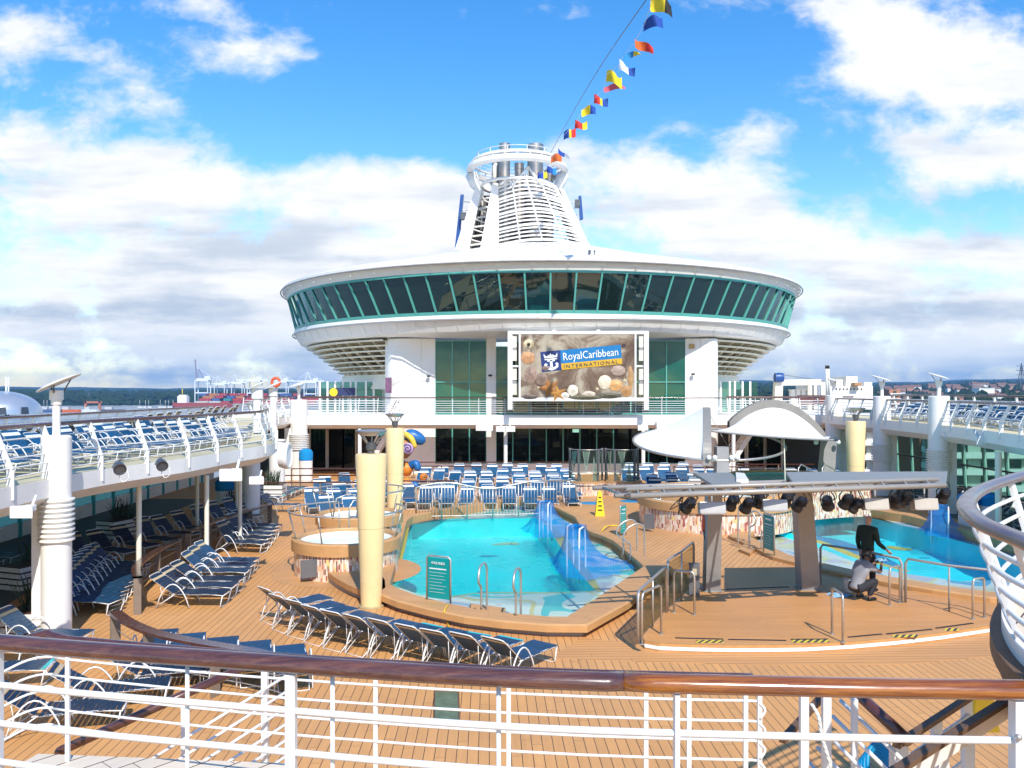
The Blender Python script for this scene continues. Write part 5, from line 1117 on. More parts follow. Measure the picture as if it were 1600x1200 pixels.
for i in range(8): lounger(LB, -15.2, 17.5 + i * .85, 0, 90, 'dark lounger in deep shade against the left wind screen, %s from the camera' % ORD[i], 'shaded loungers along the left windscreen')
for i, (x, y, dg, p, lab) in enumerate(((-9.3, 15.9, 92, LT, 'upright lounger by the planter beside the nearest white pillar'), (-9.9, 15.1, 90, LM, 'half hidden lounger at the left edge behind the front railing'), (-9.0, 13.9, 98, LTQ, 'lounger with a turquoise end strap at the far left behind the front railing'),
        (-6.9, 12.1, 105, LM, 'nearest of three loungers seen through the front railing on the left'), (-6.6, 12.95, 104, LM, 'middle of three loungers seen through the front railing on the left'), (-6.2, 13.8, 103, LM, 'farthest of three loungers seen through the front railing on the left'))): lounger(p, x, y, 0, dg, lab, 'loungers at the near left')
for i in range(5): lounger(LF, -6.55 + i * .70, 15.05 - i * .24, 0, 196, 'flat blue lounger behind the near curved wooden rail, %s from the left' % ORD[i], 'flat loungers behind the curved wooden rail')
# upper decks
def edge_x(E, y):
    for a, b in zip(E, E[1:]):
        if a[1] <= y <= b[1]: return lerp(a[0], b[0], (y - a[1]) / max(1e-6, b[1] - a[1]))
    return E[-1][0]
for i in range(22):
    y = 13.2 + i * .80; x = edge_x(EL, y) - 2.1; lounger(LW, x, y, zl(x, y), 88 + J(3), 'white banded lounger, %s nearest in the inner row of the left upper deck' % ORD[i], 'inner row on the left upper deck')
for i in range(14):
    y = 17.5 + i * .85; x = edge_x(EL, y) - 4.3; lounger(LW, x, y, zl(x, y), 88 + J(3), 'blue lounger, %s nearest in the middle row of the left upper deck' % ORD[i], 'middle row on the left upper deck')
for i in range(28):
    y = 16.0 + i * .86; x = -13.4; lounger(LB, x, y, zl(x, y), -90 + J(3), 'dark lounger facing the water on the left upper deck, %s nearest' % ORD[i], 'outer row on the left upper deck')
for i in range(22):
    y = 24.5 + i * .82; x = edge_x(ER, y) + 2.0; lounger(LW, x, y, 3.6, -90 + J(3), 'blue lounger, %s nearest in the inner row of the right upper deck' % ORD[i], 'inner row on the right upper deck')
for i in range(14):
    y = 27.0 + i * .95; x = 20.2; lounger(LB, x, y, 3.6, -90 + J(3), 'tan banded lounger, %s nearest along the outer rail of the right deck' % ORD[i], 'outer row on the right upper deck')
# lower deck, right
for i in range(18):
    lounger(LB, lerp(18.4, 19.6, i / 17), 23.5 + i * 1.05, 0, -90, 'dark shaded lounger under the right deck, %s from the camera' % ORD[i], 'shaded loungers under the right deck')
for i in range(8): lounger(LM, 16.5 + i * .05, 20.3 + i * .8, 0, -80, 'lounger beyond the right pool behind the stair landing, %s from the camera' % ORD[i], 'loungers beyond the right pool')

# ================================================================ WOODEN BARRIER RAILS
def wood_rail(label, path, z=.86, grp='low wooden barrier rails', step=1.5, w=.20):
    t = thing('wooden_rail', label, 'barrier', (path[0][0], path[0][1], 0), grp); P = smoothp(path, 4) if len(path) > 2 else path; L = plen(P); q = MB()
    lf = offset(P, w / 2, closed=False); rt = offset(P, -w / 2, closed=False)
    for za, zb, A, B in ((z, z, lf, rt), (z - .05, z, lf, lf), (z, z - .05, rt, rt), (z - .05, z - .05, rt, lf)): q.band([(x, y, za) for x, y in A], [(x, y, zb) for x, y in B])
    q.build('top_board', TEAK, t); n = max(1, int(L / step))
    for i in range(n + 1):
        p, d = poly_at(P, min(L - .01, L * i / n + .01)); q = MB(); q.box((p.x, p.y, (z - .05) / 2), (.05, w * .8, z - .05), math.atan2(d.y, d.x)); q.build('post', mat('post_board', (.22, .17, .13), .5, var=.15), t)
    for zz in (.3, .55): q = MB(); q.tube([(x, y, zz) for x, y in P], .010, 5); q.build('cable', STEEL, t)
wood_rail('curved wooden barrier rail right behind the front railing on the left', [(-7.45, 15.5), (-6.9, 14.85), (-6.1, 14.15), (-5.1, 13.6), (-4.1, 13.15), (-3.4, 12.7)], w=.22)
wood_rail('short curved wooden rail end by the thin cream post on the left', [(-8.35, 18.4), (-8.9, 19.6), (-9.2, 21.3), (-9.3, 23)])
wood_rail('wooden barrier rail in the shade before the long lounger row on the left', [(-9.5, 24.2), (-9.4, 26.5), (-9.15, 28.5), (-8.85, 30.2)])
for lab, x0, x1, y in (('wooden rail behind the front rows left of the fish statue', -11.2, -5.8, 36.6), ('wooden rail behind the third row left of the fish statue', -12.0, -6.5, 39.6), ('wooden rail in front of the glass doors at the far left', -11.5, -8.0, 43.0), ('wooden rail behind the back row below the big screen', -5.6, 3.4, 46.9), ('wooden rail in front of the back row below the big screen', -6.0, -1.6, 44.4), ('wooden rail beside the fish statue behind the pool fence', -5.6, -2.6, 37.2), ('wooden rail in front of the staircase under the right canopy', 8.6, 13.5, 44.0), ('wooden rail behind the rows under the right canopy', 12.4, 17.0, 45.6)):
    wood_rail(lab, [(x0, y), (x1, y)], z=.95, step=1.8, w=.16)

# ================================================================ NETS OVER THE POOL
NETB = net_mat('blue_net', (.005, .24, .66), .055, .20); NETF = net_mat('flat_pool_net', (.0, .20, .36), .075, .10)
def uvbuild(q, name, m, uv, parent=None):
    o = q.build(name, m, parent); l = o.data.uv_layers.new(name='UVMap')
    for lp in o.data.loops: l.data[lp.index].uv = uv[lp.vertex_index]
    return o
def flat_net(label, outline, z):
    q = MB(); P = offset(outline, -.08); q.add([(x, y, z) for x, y in P], [tuple(range(len(P)))])
    tag(uvbuild(q, 'pool_net', NETF, [(x + .25 * math.sin(y * .9), y) for x, y in P]), label, 'net')
flat_net('fine blue net spread flat over the water of the left pool', [G(*p, 0) for p in ((638, 812), (760, 806), (842, 805), (880, 815), (915, 826), (945, 840), (930, 870), (950, 885), (968, 905), (925, 940), (880, 947), (800, 945), (720, 935), (650, 925), (618, 914), (627, 860))], .0)
def draped(label, a, b, z, h, base, dirn, lab2):
    """hoop handrails in the water with a blue net hung over them"""
    t = thing('pool_handrail', lab2, 'handrail', (a[0], a[1], 0), 'handrails under the blue nets'); d = Vector((dirn[0], dirn[1], 0)).normalized()
    for p in (a, b):
        o = Vector((p[0], p[1], 0)); loop_rail([o + Vector((0, 0, -.4)), o + Vector((0, 0, h - .15)), o + Vector((0, 0, h)) + d * .12, o + Vector((0, 0, h)) + d * .34, o + Vector((0, 0, h - .2)) + d * .44, o + d * .5 + Vector((0, 0, -.4))]).build('rail', RAILW, t)
    q = MB(); c = (Vector((a[0], a[1], 0)) + Vector((b[0], b[1], 0))) / 2 + d * .22; n = 40; m = 9; uv = []; vs = []
    random.seed(int(a[0] * 10)); ph = [random.uniform(.85, 1.15) for _ in range(n)]
    for j in range(m + 1):
        f_ = j / m; zz = h + .03 - (h + .03 - z) * (1 - (1 - f_) ** 1.5) if j else h + .03
        for i in range(n):
            an = 2 * PI * i / n; rx, ry = base; e = lerp(1, ph[i], f_) * (1 + .16 * math.sin(an * 3 + a[0]) * f_)
            r0 = .30; X = lerp(r0, rx, f_ ** 1.9) * math.cos(an) * e + .35 * f_ ** 3; Y = lerp(r0, ry, f_ ** 1.9) * math.sin(an) * e
            vs.append((c.x + X, c.y + Y, zz + .015 * math.sin(an * 9))); uv.append((an * .9, f_ * 1.6))
    vs.append((c.x, c.y, h + .05)); uv.append((0, -.1))
    q.add(vs, [(j * n + i, j * n + (i + 1) % n, (j + 1) * n + (i + 1) % n, (j + 1) * n + i) for j in range(m) for i in range(n)] + [(i, (i + 1) % n, (m + 1) * n) for i in range(n)], 0, True)
    tag(uvbuild(q, 'draped_net', NETB, uv), label, 'net', 'blue nets hung over pool handrails'); random.seed(11)
draped('blue net hung over handrails at the far end of the left pool', G(843, 829, 0), G(856, 832, 0), .02, 1.0, (1.25, 1.5), (.3, 1), 'pair of white handrails under the far blue net of the left pool')
draped('blue net hung over handrails at the middle right of the left pool', G(886, 884, 0), G(905, 890, 0), .02, 1.12, (1.15, 1.6), (.5, 1), 'pair of white handrails under the nearer blue net of the left pool')
draped('blue net hung over handrails in the right pool', G(1455, 832, 0), G(1482, 838, 0), .02, .95, (1.0, 1.1), (.5, 1), 'pair of white handrails under the blue net of the right pool')
q = MB(); q.tube(smoothp([(*G(596, 915, .29), .29), (*G(575, 935, .02), .02), (*G(566, 942, .02), .02), (*G(590, 946, .02), .02)], 5), .016, 5); tag(q.build('yellow_hose', YELB), 'thin yellow hose looped round the foot of the front yellow column', 'hose')
q = MB(); q.tube(smoothp([(*G(700, 945, .3), .30), (*G(694, 955, .3), .3), (*G(697, 968, .05), .05), (*G(704, 985, .02), .02)], 5), .014, 5); tag(q.build('yellow_hose', YELB), 'yellow hose hanging over the front pool rim below the sign', 'hose')
q = MB(); q.tube(smoothp([(*G(938, 835, .05), .05), (*G(945, 826, .25), .30), (*G(955, 822, .17), .19), (*G(968, 822, .17), .18)], 5), .022, 5); tag(q.build('yellow_hose', YELB), 'yellow hose over the far right rim of the left pool', 'hose')

# ================================================================ GANTRY WITH STAGE LAMPS
def build_gantry():
    t = thing('lamp_gantry', 'grey gantry of two columns, roof plates and steel tubes over the stage', 'gantry', (6, 19.9, ZS))
    def column(x0, y0, x1, y1, w0, w1, z1):
        q = MB(); q.add([(x0 + sx * w0 / 2, y0 + sy * w0 / 2, ZS) for sx, sy in ((-1, -1), (1, -1), (1, 1), (-1, 1))] + [(x1 + sx * w1 / 2, y1 + sy * w1 / 2, z1) for sx, sy in ((-1, -1), (1, -1), (1, 1), (-1, 1))], [(3, 2, 1, 0), (4, 5, 6, 7), (0, 1, 5, 4), (1, 2, 6, 5), (2, 3, 7, 6), (3, 0, 4, 7)])
        q.box((x0, y0, ZS + .012), (w0 + .08, w0 + .08, .024)); q.build('column', mat('gantry_grey', (.29, .28, .27), .42, .1, var=.12, dirt=.3), t, bevel=.01)
    column(4.83, 20.0, 4.72, 19.3, .36, .34, 2.96); column(7.25, 20.2, 6.75, 19.3, .46, .36, 2.96)
    pm = mat('gantry_plate', (.26, .255, .235), .45, .2, var=.1, dirt=.25)
    q = MB(); q.prism([(5.85, 17.1), (9.2, 17.5), (10.5, 19.9), (6.55, 19.75)], 2.98, 3.05); q.build('roof_plate', pm, t, bevel=.01)
    q = MB(); q.prism([(4.15, 16.9), (4.75, 16.95), (5.2, 19.6), (4.3, 19.6)], 2.98, 3.05); q.build('roof_plate', pm, t, bevel=.01)
    q = MB(); q.prism([(4.78, 17.6), (5.05, 17.62), (5.35, 19.0), (5.2, 19.2)], 2.99, 3.10); q.build('roof_plate', DISHC, t, bevel=.01)
    A, B = Vector((2.24, 15.7, 2.99)), Vector((9.05, 17.25, 3.02)); up = Vector((0, 0, 1)); bk = (B - A).cross(up).normalized() * -1
    for off, r in ((Vector(), .055), (bk * .22 + up * .10, .045), (bk * .85 - up * .10, .045), (bk * 2.2 - up * .1, .05)):
        q = MB(); q.tube([A + off, B + off + (B - A) * (.0 if off.length < .3 else -.06)], r, 12); q.build('tube', TUBEG, t)
    for k in range(13):
        p = lerp(A, B, (k + .4) / 13); q = MB(); q.tube([p, p + bk * .22 + up * .10], .02, 6); q.build('spacer', TUBEG, t)
        if k % 2 == 0: q = MB(); q.tube([p + bk * .22 + up * .08, p + bk * .85 - up * .1, p + bk * 2.2 - up * .1], .028, 6); q.build('cross_tube', GREYP, t)
    lamp_pr = None
    for i, (px, py, tl, lab) in enumerate(((1075, 790, 30, 'black stage lamp with tangled cables at the left end of the gantry'), (1143, 786, 12, 'black stage lamp hanging right of the left gantry column'), (1167, 790, 18, 'larger black stage lamp left of the small grey speaker'), (1187, 782, -15, 'black stage lamp half hidden behind the grey speaker'), (1228, 781, 8, 'black stage lamp just left of the right gantry column'), (1249, 788, 25, 'stage lamp with its face of small lenses in front of the right gantry column'), (1293, 786, -25, 'black stage lamp over the middle of the right pool'), (1322, 784, 14, 'left one of two overlapping stage lamps above the standing man'), (1336, 790, 28, 'lens-faced stage lamp overlapping another above the standing man'), (1400, 782, -22, 'black stage lamp pointing left over the right pool'), (1413, 780, 20, 'second of two stage lamps right of the wide speaker'), (1474, 775, 5, 'black stage lamp at the right end of the gantry'))):
        f_ = (px - 985) / (1480 - 985); p = lerp(A, B, f_) + bk * .5; Yl = p.y; x = PX(px, Yl); z = PZ(py, Yl)
        s = thing('stage_lamp', lab, 'stage lamp', (x, Yl, z), 'black stage lamps on the gantry'); M = Matrix.Rotation(R(tl), 3, 'Y') @ Matrix.Rotation(R(38), 3, 'X')
        q = MB(); n = 18; prof = ((.001, .17), (.07, .17), (.095, .12), (.10, -.02), (.125, -.06), (.13, -.13), (.11, -.14), (.105, -.10), (.001, -.10)); rings = [[Vector((x, Yl, z)) + M @ Vector((r * math.cos(2 * PI * k / n), r * math.sin(2 * PI * k / n), zz)) for k in range(n)] for r, zz in prof]
        for a, b in zip(rings, rings[1:]): q.band(b, a, 0, True, closed=True)
        for k in range(5): a = M @ Vector((0, 0, .02 + k * .03)); q.tube([Vector((x, Yl, z)) + a + M @ Vector((.104 * math.cos(2 * PI * j / n), .104 * math.sin(2 * PI * j / n), 0)) for j in range(n)], .006, 4, closed=True)
        q.build('lamp_body', BLACK, s)
        q = MB(); q.lathe((0, 0, 0), [(.0, 0), (.10, 0)], 18); q.v = [tuple(Vector((x, Yl, z)) + M @ (Vector(v) + Vector((0, 0, -.112)))) for v in q.v]; q.build('lens', LAMPG, s)
        q = MB(); tz = 2.93; q.tube([Vector((x, Yl, z)) + M @ Vector((-.14, 0, 0)), (x - .15, Yl, z + .12), (x - .05, Yl, tz), (x + .05, Yl, tz), (x + .15, Yl, z + .12), Vector((x, Yl, z)) + M @ Vector((.14, 0, 0))], .013, 6); q.build('yoke', BLACK, s)
        q = MB(); q.tube(smoothp([(x, Yl + .03, tz), (x + .12, Yl + .05, z + .3), (x + .2 + J(.1), Yl + .05, z + .1), (x + .05, Yl + .09, z + .02)], 5), .009, 5); q.build('cable', RUBBER, s)
        if i == 0:
            for k in range(4): q = MB(); q.tube(smoothp([(x - .1 + J(.1), Yl, tz), (x + J(.25), Yl + J(.1), z + .15), (x - .2 + J(.2), Yl, z + J(.2)), (x + J(.15), Yl, tz - .05)], 6), .010, 5); q.build('cable', RUBBER, s)
    for px, py, w, lab in ((1112, 794, .52, 'slim silver speaker at the head of the left gantry column'), (1209, 790, .50, 'slim silver speaker hanging left of the right gantry column'), (1367, 788, .50, 'slim pale speaker above the standing man'), (1444, 788, .50, 'slim pale speaker between two stage lamps at the right')):
        f_ = (px - 985) / 495; Yl = (lerp(A, B, f_) + bk * .35).y; x = PX(px, Yl); z = PZ(py, Yl); s = thing('slim_speaker', lab, 'speaker', (x, Yl, z), 'slim speakers on the gantry')
        q = MB(); M = Matrix.Rotation(R(-14), 3, 'X'); q.box((x, Yl, z), (w, .22, .23), 0, 0, M); q.build('cabinet', mat('speaker_beige', (.42, .38, .32), .5) if px > 1300 else mat('speaker_silver', (.36, .35, .34), .4, .3), s, bevel=.012)
        q = MB(); q.box((x, Yl - .11, z - .025), (w - .05, .012, .16), 0, 0, M); q.build('grille', mat('speaker_mesh', (.30, .28, .25), .6, .2, var=.05), s); q = MB(); q.tube([(x, Yl, z), (x, Yl, 2.95)], .018, 6); q.build('bracket', GREYP, s)
    for px, py, dz, lab in ((1103, 812, 0, 'orange life ring seen edge-on at the left gantry column'), (1268, 816, 0, 'orange life ring at the right gantry column')):
        Yl = 20.0; x = PX(px, Yl); z = PZ(py, Yl); s = thing('life_ring', lab, 'life ring', (x, Yl, z), 'life rings on the gantry columns'); q = MB(); n = 28
        pts = [(x + .10 * math.cos(2 * PI * k / n) * (1 if dz == 0 else 1), Yl + .3 * math.cos(2 * PI * k / n), z + .36 * math.sin(2 * PI * k / n)) for k in range(n)]; q.tube(pts, .062, 10, closed=True); q.build('ring', ORANGE, s)
        for k in range(4):
            i0 = k * 7 + 3; q = MB(); q.tube([pts[(i0 + j) % n] for j in range(3)], .065, 10); q.build('reflective_band', BANDW, s)
        q = MB(); q.tube(smoothp([(x, Yl - .2, z + .3), (x - .12, Yl - .3, z - .1), (x - .08, Yl - .25, z - .5), (x + .02, Yl - .1, z - .6), (x + .05, Yl, z - .3)], 5), .010, 5); q.build('rope', RUBBER, s)
build_gantry()

# ================================================================ CANOPIES
def build_canopies():
    t = thing('canopy', 'white oval canopy on a grey arched mast with a steel ring, left of two', 'canopy', (PX(1097, 36), 36, 0), 'white canopies beyond the hot tubs'); Y0 = 36.0; xm = PX(1099, Y0); RX, RY = 3.22, 3.3; z0 = 2.72
    zz = lambda y: z0 + .15 * (y - Y0)
    ring = [(xm + .2 + RX * math.cos(2 * PI * k / 64), Y0 + RY * math.sin(2 * PI * k / 64)) for k in range(64)]
    q = MB(); q.tube([(x, y, zz(y)) for x, y in ring], .055, 8, closed=True); q.build('ring', STEEL, t)
    arch = [(xm + .231 * RY * math.cos(PI * k / 24), Y0 + RY * math.cos(PI * k / 24), zz(Y0 + RY * math.cos(PI * k / 24)) + 1.42 * math.sin(PI * k / 24) ** .8) for k in range(25)]
    q = MB(); q.band([(x - .02, y, z - .2) for x, y, z in arch], [(x - .02, y, z) for x, y, z in arch]); q.band([(x - .02, y, z) for x, y, z in arch], [(x + .32, y, z) for x, y, z in arch]); q.band([(x + .32, y, z) for x, y, z in arch], [(x + .32, y, z - .2) for x, y, z in arch]); q.band([(x + .32, y, z - .2) for x, y, z in arch], [(x - .02, y, z - .2) for x, y, z in arch]); q.build('arch', mat('arch_grey', (.24, .225, .20), .5, var=.08), t)
    q = MB(); rows_ = []
    for j in range(9):
        f_ = j / 8; r = []
        for k in range(25):
            a = PI / 2 + PI * k / 24; ex = (xm + .2 + RX * math.cos(a), Y0 + RY * math.sin(a)); e = Vector((*ex, zz(ex[1]))); s = Vector(arch[k]); p = lerp(s, e, f_); p.z -= .16 * math.sin(PI * f_) * math.sin(PI * k / 24); r.append(p)
        rows_.append(r)
    for a, b in zip(rows_, rows_[1:]): q.band(b, a, 0, True)
    q.build('canvas', CANVAS, t)
    q = MB(); q.add([(xm - .28, 32.6, .1), (xm + .3, 32.6, .1), (xm + .3, 33.2, .1), (xm - .28, 33.2, .1), (xm - .22, 32.7, 2.75), (xm + .24, 32.7, 2.75), (xm + .24, 33.2, 2.75), (xm - .22, 33.2, 2.75)], [(3, 2, 1, 0), (4, 5, 6, 7), (0, 1, 5, 4), (1, 2, 6, 5), (2, 3, 7, 6), (3, 0, 4, 7)]); q.build('mast', GREYP, t)
    for dx in (-.45, .45):
        for s in (-1, 1): q = MB(); q.ball((xm + dx + s * .12, 32.6, 2.35), .10, 10); q.build('globe_lamp', mat('globe_white', (.8, .8, .76), .3), t)
    for a, b in (((xm + .2, 36, 4.1), (xm + 2.6, 37, .2)), ((xm + .2, 38.5, 3.3), (xm + 1.4, 40, .2))): q = MB(); q.tube([a, b], .014, 5); q.build('stay', GREYP, t)
    t = thing('canopy', 'white arched canopy with a grey arch behind it, right of two', 'canopy', (11.4, 36, 0), 'white canopies beyond the hot tubs')
    n = 24; aL, aR = Vector((PX(1140, 36.5), 36.5, 3.25)), Vector((PX(1290, 36.5), 36.5, 2.75))
    arch = [lerp(aL, aR, k / n) + Vector((0, 0, 1.22 * math.sin(PI * k / n) ** .85)) for k in range(n + 1)]; up = Vector((0, 0, .36)); bk = Vector((0, .4, 0))
    q = MB(); q.band(arch, [p + up for p in arch]); q.band([p + up for p in arch], [p + up + bk for p in arch]); q.band([p + up + bk for p in arch], [p + bk for p in arch]); q.band([p + bk for p in arch], arch); q.build('arch', mat('arch_grey', (.24, .225, .20), .5, var=.08), t)
    fL, fR = Vector((PX(1107, 33.6), 33.6, PZ(673, 33.6))), Vector((PX(1309, 34.4), 34.4, PZ(688, 34.4))); front = [lerp(fL, fR, k / n) + Vector((0, -.5 * math.sin(PI * k / n), -.04 * math.sin(PI * k / n))) for k in range(n + 1)]
    rows_ = [[lerp(arch[k], front[k], j / 8) + Vector((0, 0, -.22 * math.sin(PI * j / 8) * math.sin(PI * k / n))) for k in range(n + 1)] for j in range(9)]
    q = MB()
    for a, b in zip(rows_, rows_[1:]): q.band(b, a, 0, True)
    bkL, bkR = Vector((PX(1120, 39), 39.2, 3.1)), Vector((PX(1300, 39), 39.2, 2.8)); rows2 = [[lerp(arch[k], lerp(bkL, bkR, k / n), j / 5) + Vector((0, 0, -.2 * math.sin(PI * j / 5) * math.sin(PI * k / n))) for k in range(n + 1)] for j in range(6)]
    for a, b in zip(rows2, rows2[1:]): q.band(a, b, 0, True)
    q.build('canvas', CANVAS, t); q = MB(); q.tube(front, .045, 8); q.build('front_edge', GREYP, t)
    q = MB(); x = PX(1290, 36.3); q.add([(x - .38, 36, 0), (x + .22, 36, 0), (x + .22, 36.6, 0), (x - .38, 36.6, 0), (x - .1, 36.1, 2.85), (x + .42, 36.1, 2.85), (x + .42, 36.6, 2.85), (x - .1, 36.6, 2.85)], [(3, 2, 1, 0), (4, 5, 6, 7), (0, 1, 5, 4), (1, 2, 6, 5), (2, 3, 7, 6), (3, 0, 4, 7)]); q.build('mast', GREYP, t)
    for dx in (-.6, .35): q = MB(); q.ball((x + dx, 35.8, 2.75), .11, 10); q.build('globe_lamp', mat('globe_white', (.8, .8, .76)), t)
    q = MB(); x = PX(1226, 34); q.tube([(x + .05, 34, .1), (x - .05, 34, 3.85)], [.04, .02], 8); tag(q.build('thin_pole', CREAM), 'thin cream pole standing in front of the right white canopy', 'pole')
build_canopies()

# ================================================================ STAIRCASE UNDER THE RIGHT CANOPY AND AT THE FISH STATUE
def stairs(label, px0, px1, Y, run, n=12, z1=3.5, flip=1):
    x0, x1 = PX(px0, Y), PX(px1, Y); t = thing('staircase', label, 'staircase', (x0, Y, 0), 'staircases to the walkway'); W = abs(x1 - x0) * .55
    for i in range(n):
        q = MB(); q.box((lerp(x0, x1, i / n) + W / 2, Y + 1.0, z1 * (i + 1) / n - .03), (.30, 1.1, .05)); q.build('tread', WHITE, t)
    for dy in (.42, 1.58):
        q = MB(); q.bar((x0 + W / 2 - .2, Y + dy, .0), (x1 + W / 2, Y + dy, z1 - .1), .05, .26); q.build('stringer', WHITE, t)
        for hh in (.35, .6, .85, 1.05): q = MB(); q.tube([(x0 + W / 2, Y + dy, .15 + hh), (x1 + W / 2, Y + dy, z1 - .1 + hh)], .018 if hh < 1 else .03, 5); q.build('hand_bar', RAILW if hh < 1 else TEAK, t)
        for i in range(6): x = lerp(x0, x1, i / 5) + W / 2; z = z1 * i / 5; q = MB(); q.tube([(x, Y + dy, z), (x, Y + dy, z + 1.1)], .022, 5); q.build('baluster', RAILW, t)
stairs('white staircase rising behind the right canopy', 1125, 1178, 47.6, 2); stairs('white staircase behind the yellow column and fish statue', 555, 605, 47.6, 2)
# ================================================================ FOREGROUND RAILINGS AND LANDING
def W3(px, py, Y): return Vector((PX(px, Y), Y, PZ(py, Y)))
def build_front():
    t = thing('front_railing', 'thick varnished wooden handrail on white bars across the foreground', 'railing', (0, 3.3, 3.0))
    P = smoothp([(-4.6, 4.75), (-3.5, 4.15), (-2.34, 3.77), (-1.09, 3.5), (0, 3.30), (1.09, 3.21), (1.97, 3.17), (2.9, 3.15)], 6)
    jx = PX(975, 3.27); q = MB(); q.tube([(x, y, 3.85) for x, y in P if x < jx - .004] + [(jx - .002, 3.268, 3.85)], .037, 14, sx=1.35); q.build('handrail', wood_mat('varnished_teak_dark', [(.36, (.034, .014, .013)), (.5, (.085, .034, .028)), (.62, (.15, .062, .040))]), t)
    q = MB(); q.tube([(jx + .002, 3.267, 3.85)] + [(x, y, 3.85) for x, y in P if x > jx + .01], .0375, 14, sx=1.35); q.build('handrail', wood_mat('varnished_teak_sunlit', [(.34, (.07, .018, .008)), (.48, (.20, .055, .010)), (.58, (.36, .12, .012)), (.7, (.45, .19, .025))], .2, .8), t)  # right length: sunlit highlight put into the wood colour as amber
    for z in (3.655, 3.48, 3.305, 3.13): q = MB(); q.tube([(x, y, z) for x, y in P], .0145, 10); q.build('bar', RAILW, t)
    def at(px):
        for i in range(len(P) - 1):
            a, b = P[i], P[i + 1]
            if 800 + F * a[0] / a[1] <= px <= 800 + F * b[0] / b[1]:
                f_ = (px - 800 - F * a[0] / a[1]) / (F * b[0] / b[1] - F * a[0] / a[1]); return lerp(a[0], b[0], f_), lerp(a[1], b[1], f_)
    for px, w in ((-6, .045), (455, .042), (1057, .020), (1592, .055)):
        x, y = at(px); q = MB(); q.box((x, y, 3.40), (w, .05, .83)); q.build('post', RAILW, t, bevel=.004)
    for px in (290, 518, 779):
        x, y = at(px); q = MB(); q.tube([(x, y + .02, 2.9), (x, y + .02, 3.82)], .0095, 8); q.build('post', RAILW, t)
    for z in (3.46, 3.66): x, y = at(1592); q = MB(); q.ball((x - .02, y - .03, z + .02), .014, 8); q.build('bolt', STEEL, t)
    t = thing('stair_railing', 'second white railing of thin bars with rounded ends just below the front railing', 'railing', (0, 5.0, 2.6))
    Q = [(-3.03, 5.63), (-1.7, 5.3), (0, 5.0), (1.05, 4.9), (1.42, 4.88)]
    for i, z in enumerate((3.165, 3.045, 2.93, 2.815, 2.70)):
        Yl = 5.8; a = [(-4.6, 5.2, z - .62), (-3.55, 5.55, z - .12), (-3.32, 5.66, z - .015), (-3.15, 5.66, z + .01)]; b = [(1.46, 4.86, z - .01), (1.49, 4.86, z - .05), (1.46, 4.86, z - .10)]
        q = MB(); q.tube(smoothp(a + [(x, y, z) for x, y in Q] + b, 3), .0085, 8); q.build('bar', RAILW, t)
    q = MB(); q.tube(smoothp([(-4.2, 5.5, 3.0), (-3.3, 5.7, 3.30)] + [(x, y, 3.30) for x, y in Q], 3), .028, 10, sx=1.3); q.build('handrail', TEAK, t)
    for x, y in ((-3.03, 5.63), (-3.52, 5.56), (-.85, 5.15), (-.02, 5.0), (.80, 4.93), (1.05, 4.9), (1.38, 4.88), (1.46, 4.87)): q = MB(); q.box((x, y, 2.75), (.026, .022, 1.1)); q.build('post', RAILW, t)
    # sloping stair rail, left
    t = thing('stair_railing', 'sloping wooden stair handrail with white bars behind the front railing on the left', 'railing', W3(95, 1173, 6.1))
    a, b = W3(93, 1174, 6.0), W3(415, 1027, 6.7); q = MB(); q.tube([a, b], .034, 10); q.ball(a, .034, 10); q.build('handrail', TEAK, t)
    for k in range(1, 7): q = MB(); q.tube([a + Vector((.55, 0, -.13 * k)), b + Vector((.2, 0, -.13 * k))], .012, 6); q.build('bar', RAILW, t)
    for f_ in (.52, .93): p = lerp(a, b, f_) ; q = MB(); q.box(p + Vector((.1, 0, -.55)), (.05, .05, 1.0)); q.build('post', RAILW, t)
    q = MB(); q.prism([(-3.6, 4.2), (-1.3, 4.2), (-1.5, 5.6), (-3.3, 5.75)], 2.25, 2.47, mi=1, mtop=0); struct(q.build('stair_landing', [DECKS, WHITE]))
    # right flights
    t = thing('stair_railing', 'dark flat wooden handrail sloping up to the right at the bottom right corner', 'railing', W3(1405, 1200, 4.3))
    a, b = W3(1385, 1213, 4.1), W3(1590, 1084, 4.9); q = MB(); q.bar(a, b, .05, .028); q.build('handrail', TEAKG, t); q = MB(); q.bar(a - Vector((0, -.02, .065)), b - Vector((0, -.02, .065)), .03, .095); q.build('flat_bar', WHITE, t)
    for f_ in (.42, .62): p = lerp(a, b, f_); q = MB(); q.box(p + Vector((0, .05, -.58)), (.055, .04, .98)); q.build('post', RAILW, t)
    t = thing('stair_railing', 'dark wooden stair handrail with white posts seen between two others at the lower right', 'railing', W3(1420, 1151, 5.0))
    a, b = W3(1400, 1165, 4.9), W3(1520, 1086, 5.5); q = MB(); q.bar(a, b, .045, .03); q.build('handrail', TEAKG, t)
    for f_ in (.12, .55, .97): p = lerp(a, b, f_); q = MB(); q.box(p + Vector((0, .05, -.55)), (.06, .04, 1.05)); q.build('post', RAILW, t)
    for k in range(1, 5): q = MB(); q.tube([a + Vector((0, .03, -.14 * k)), b + Vector((0, .03, -.14 * k))], .013, 6); q.build('bar', RAILW, t)
    t = thing('stair_railing', 'reddish wooden stair handrail sloping down to the right behind the front railing', 'railing', W3(1350, 1094, 5.2))
    a, b = W3(1325, 1070, 5.3), W3(1422, 1160, 4.9); q = MB(); q.tube([a, b], .034, 10, sx=1.2); q.build('handrail', TEAK, t)
    for k in range(1, 6): q = MB(); q.tube([a + Vector((-.05 * k, .0, -.10 * k)), b + Vector((-.05 * k, .0, -.10 * k))], .013, 6); q.build('bar', RAILW, t)
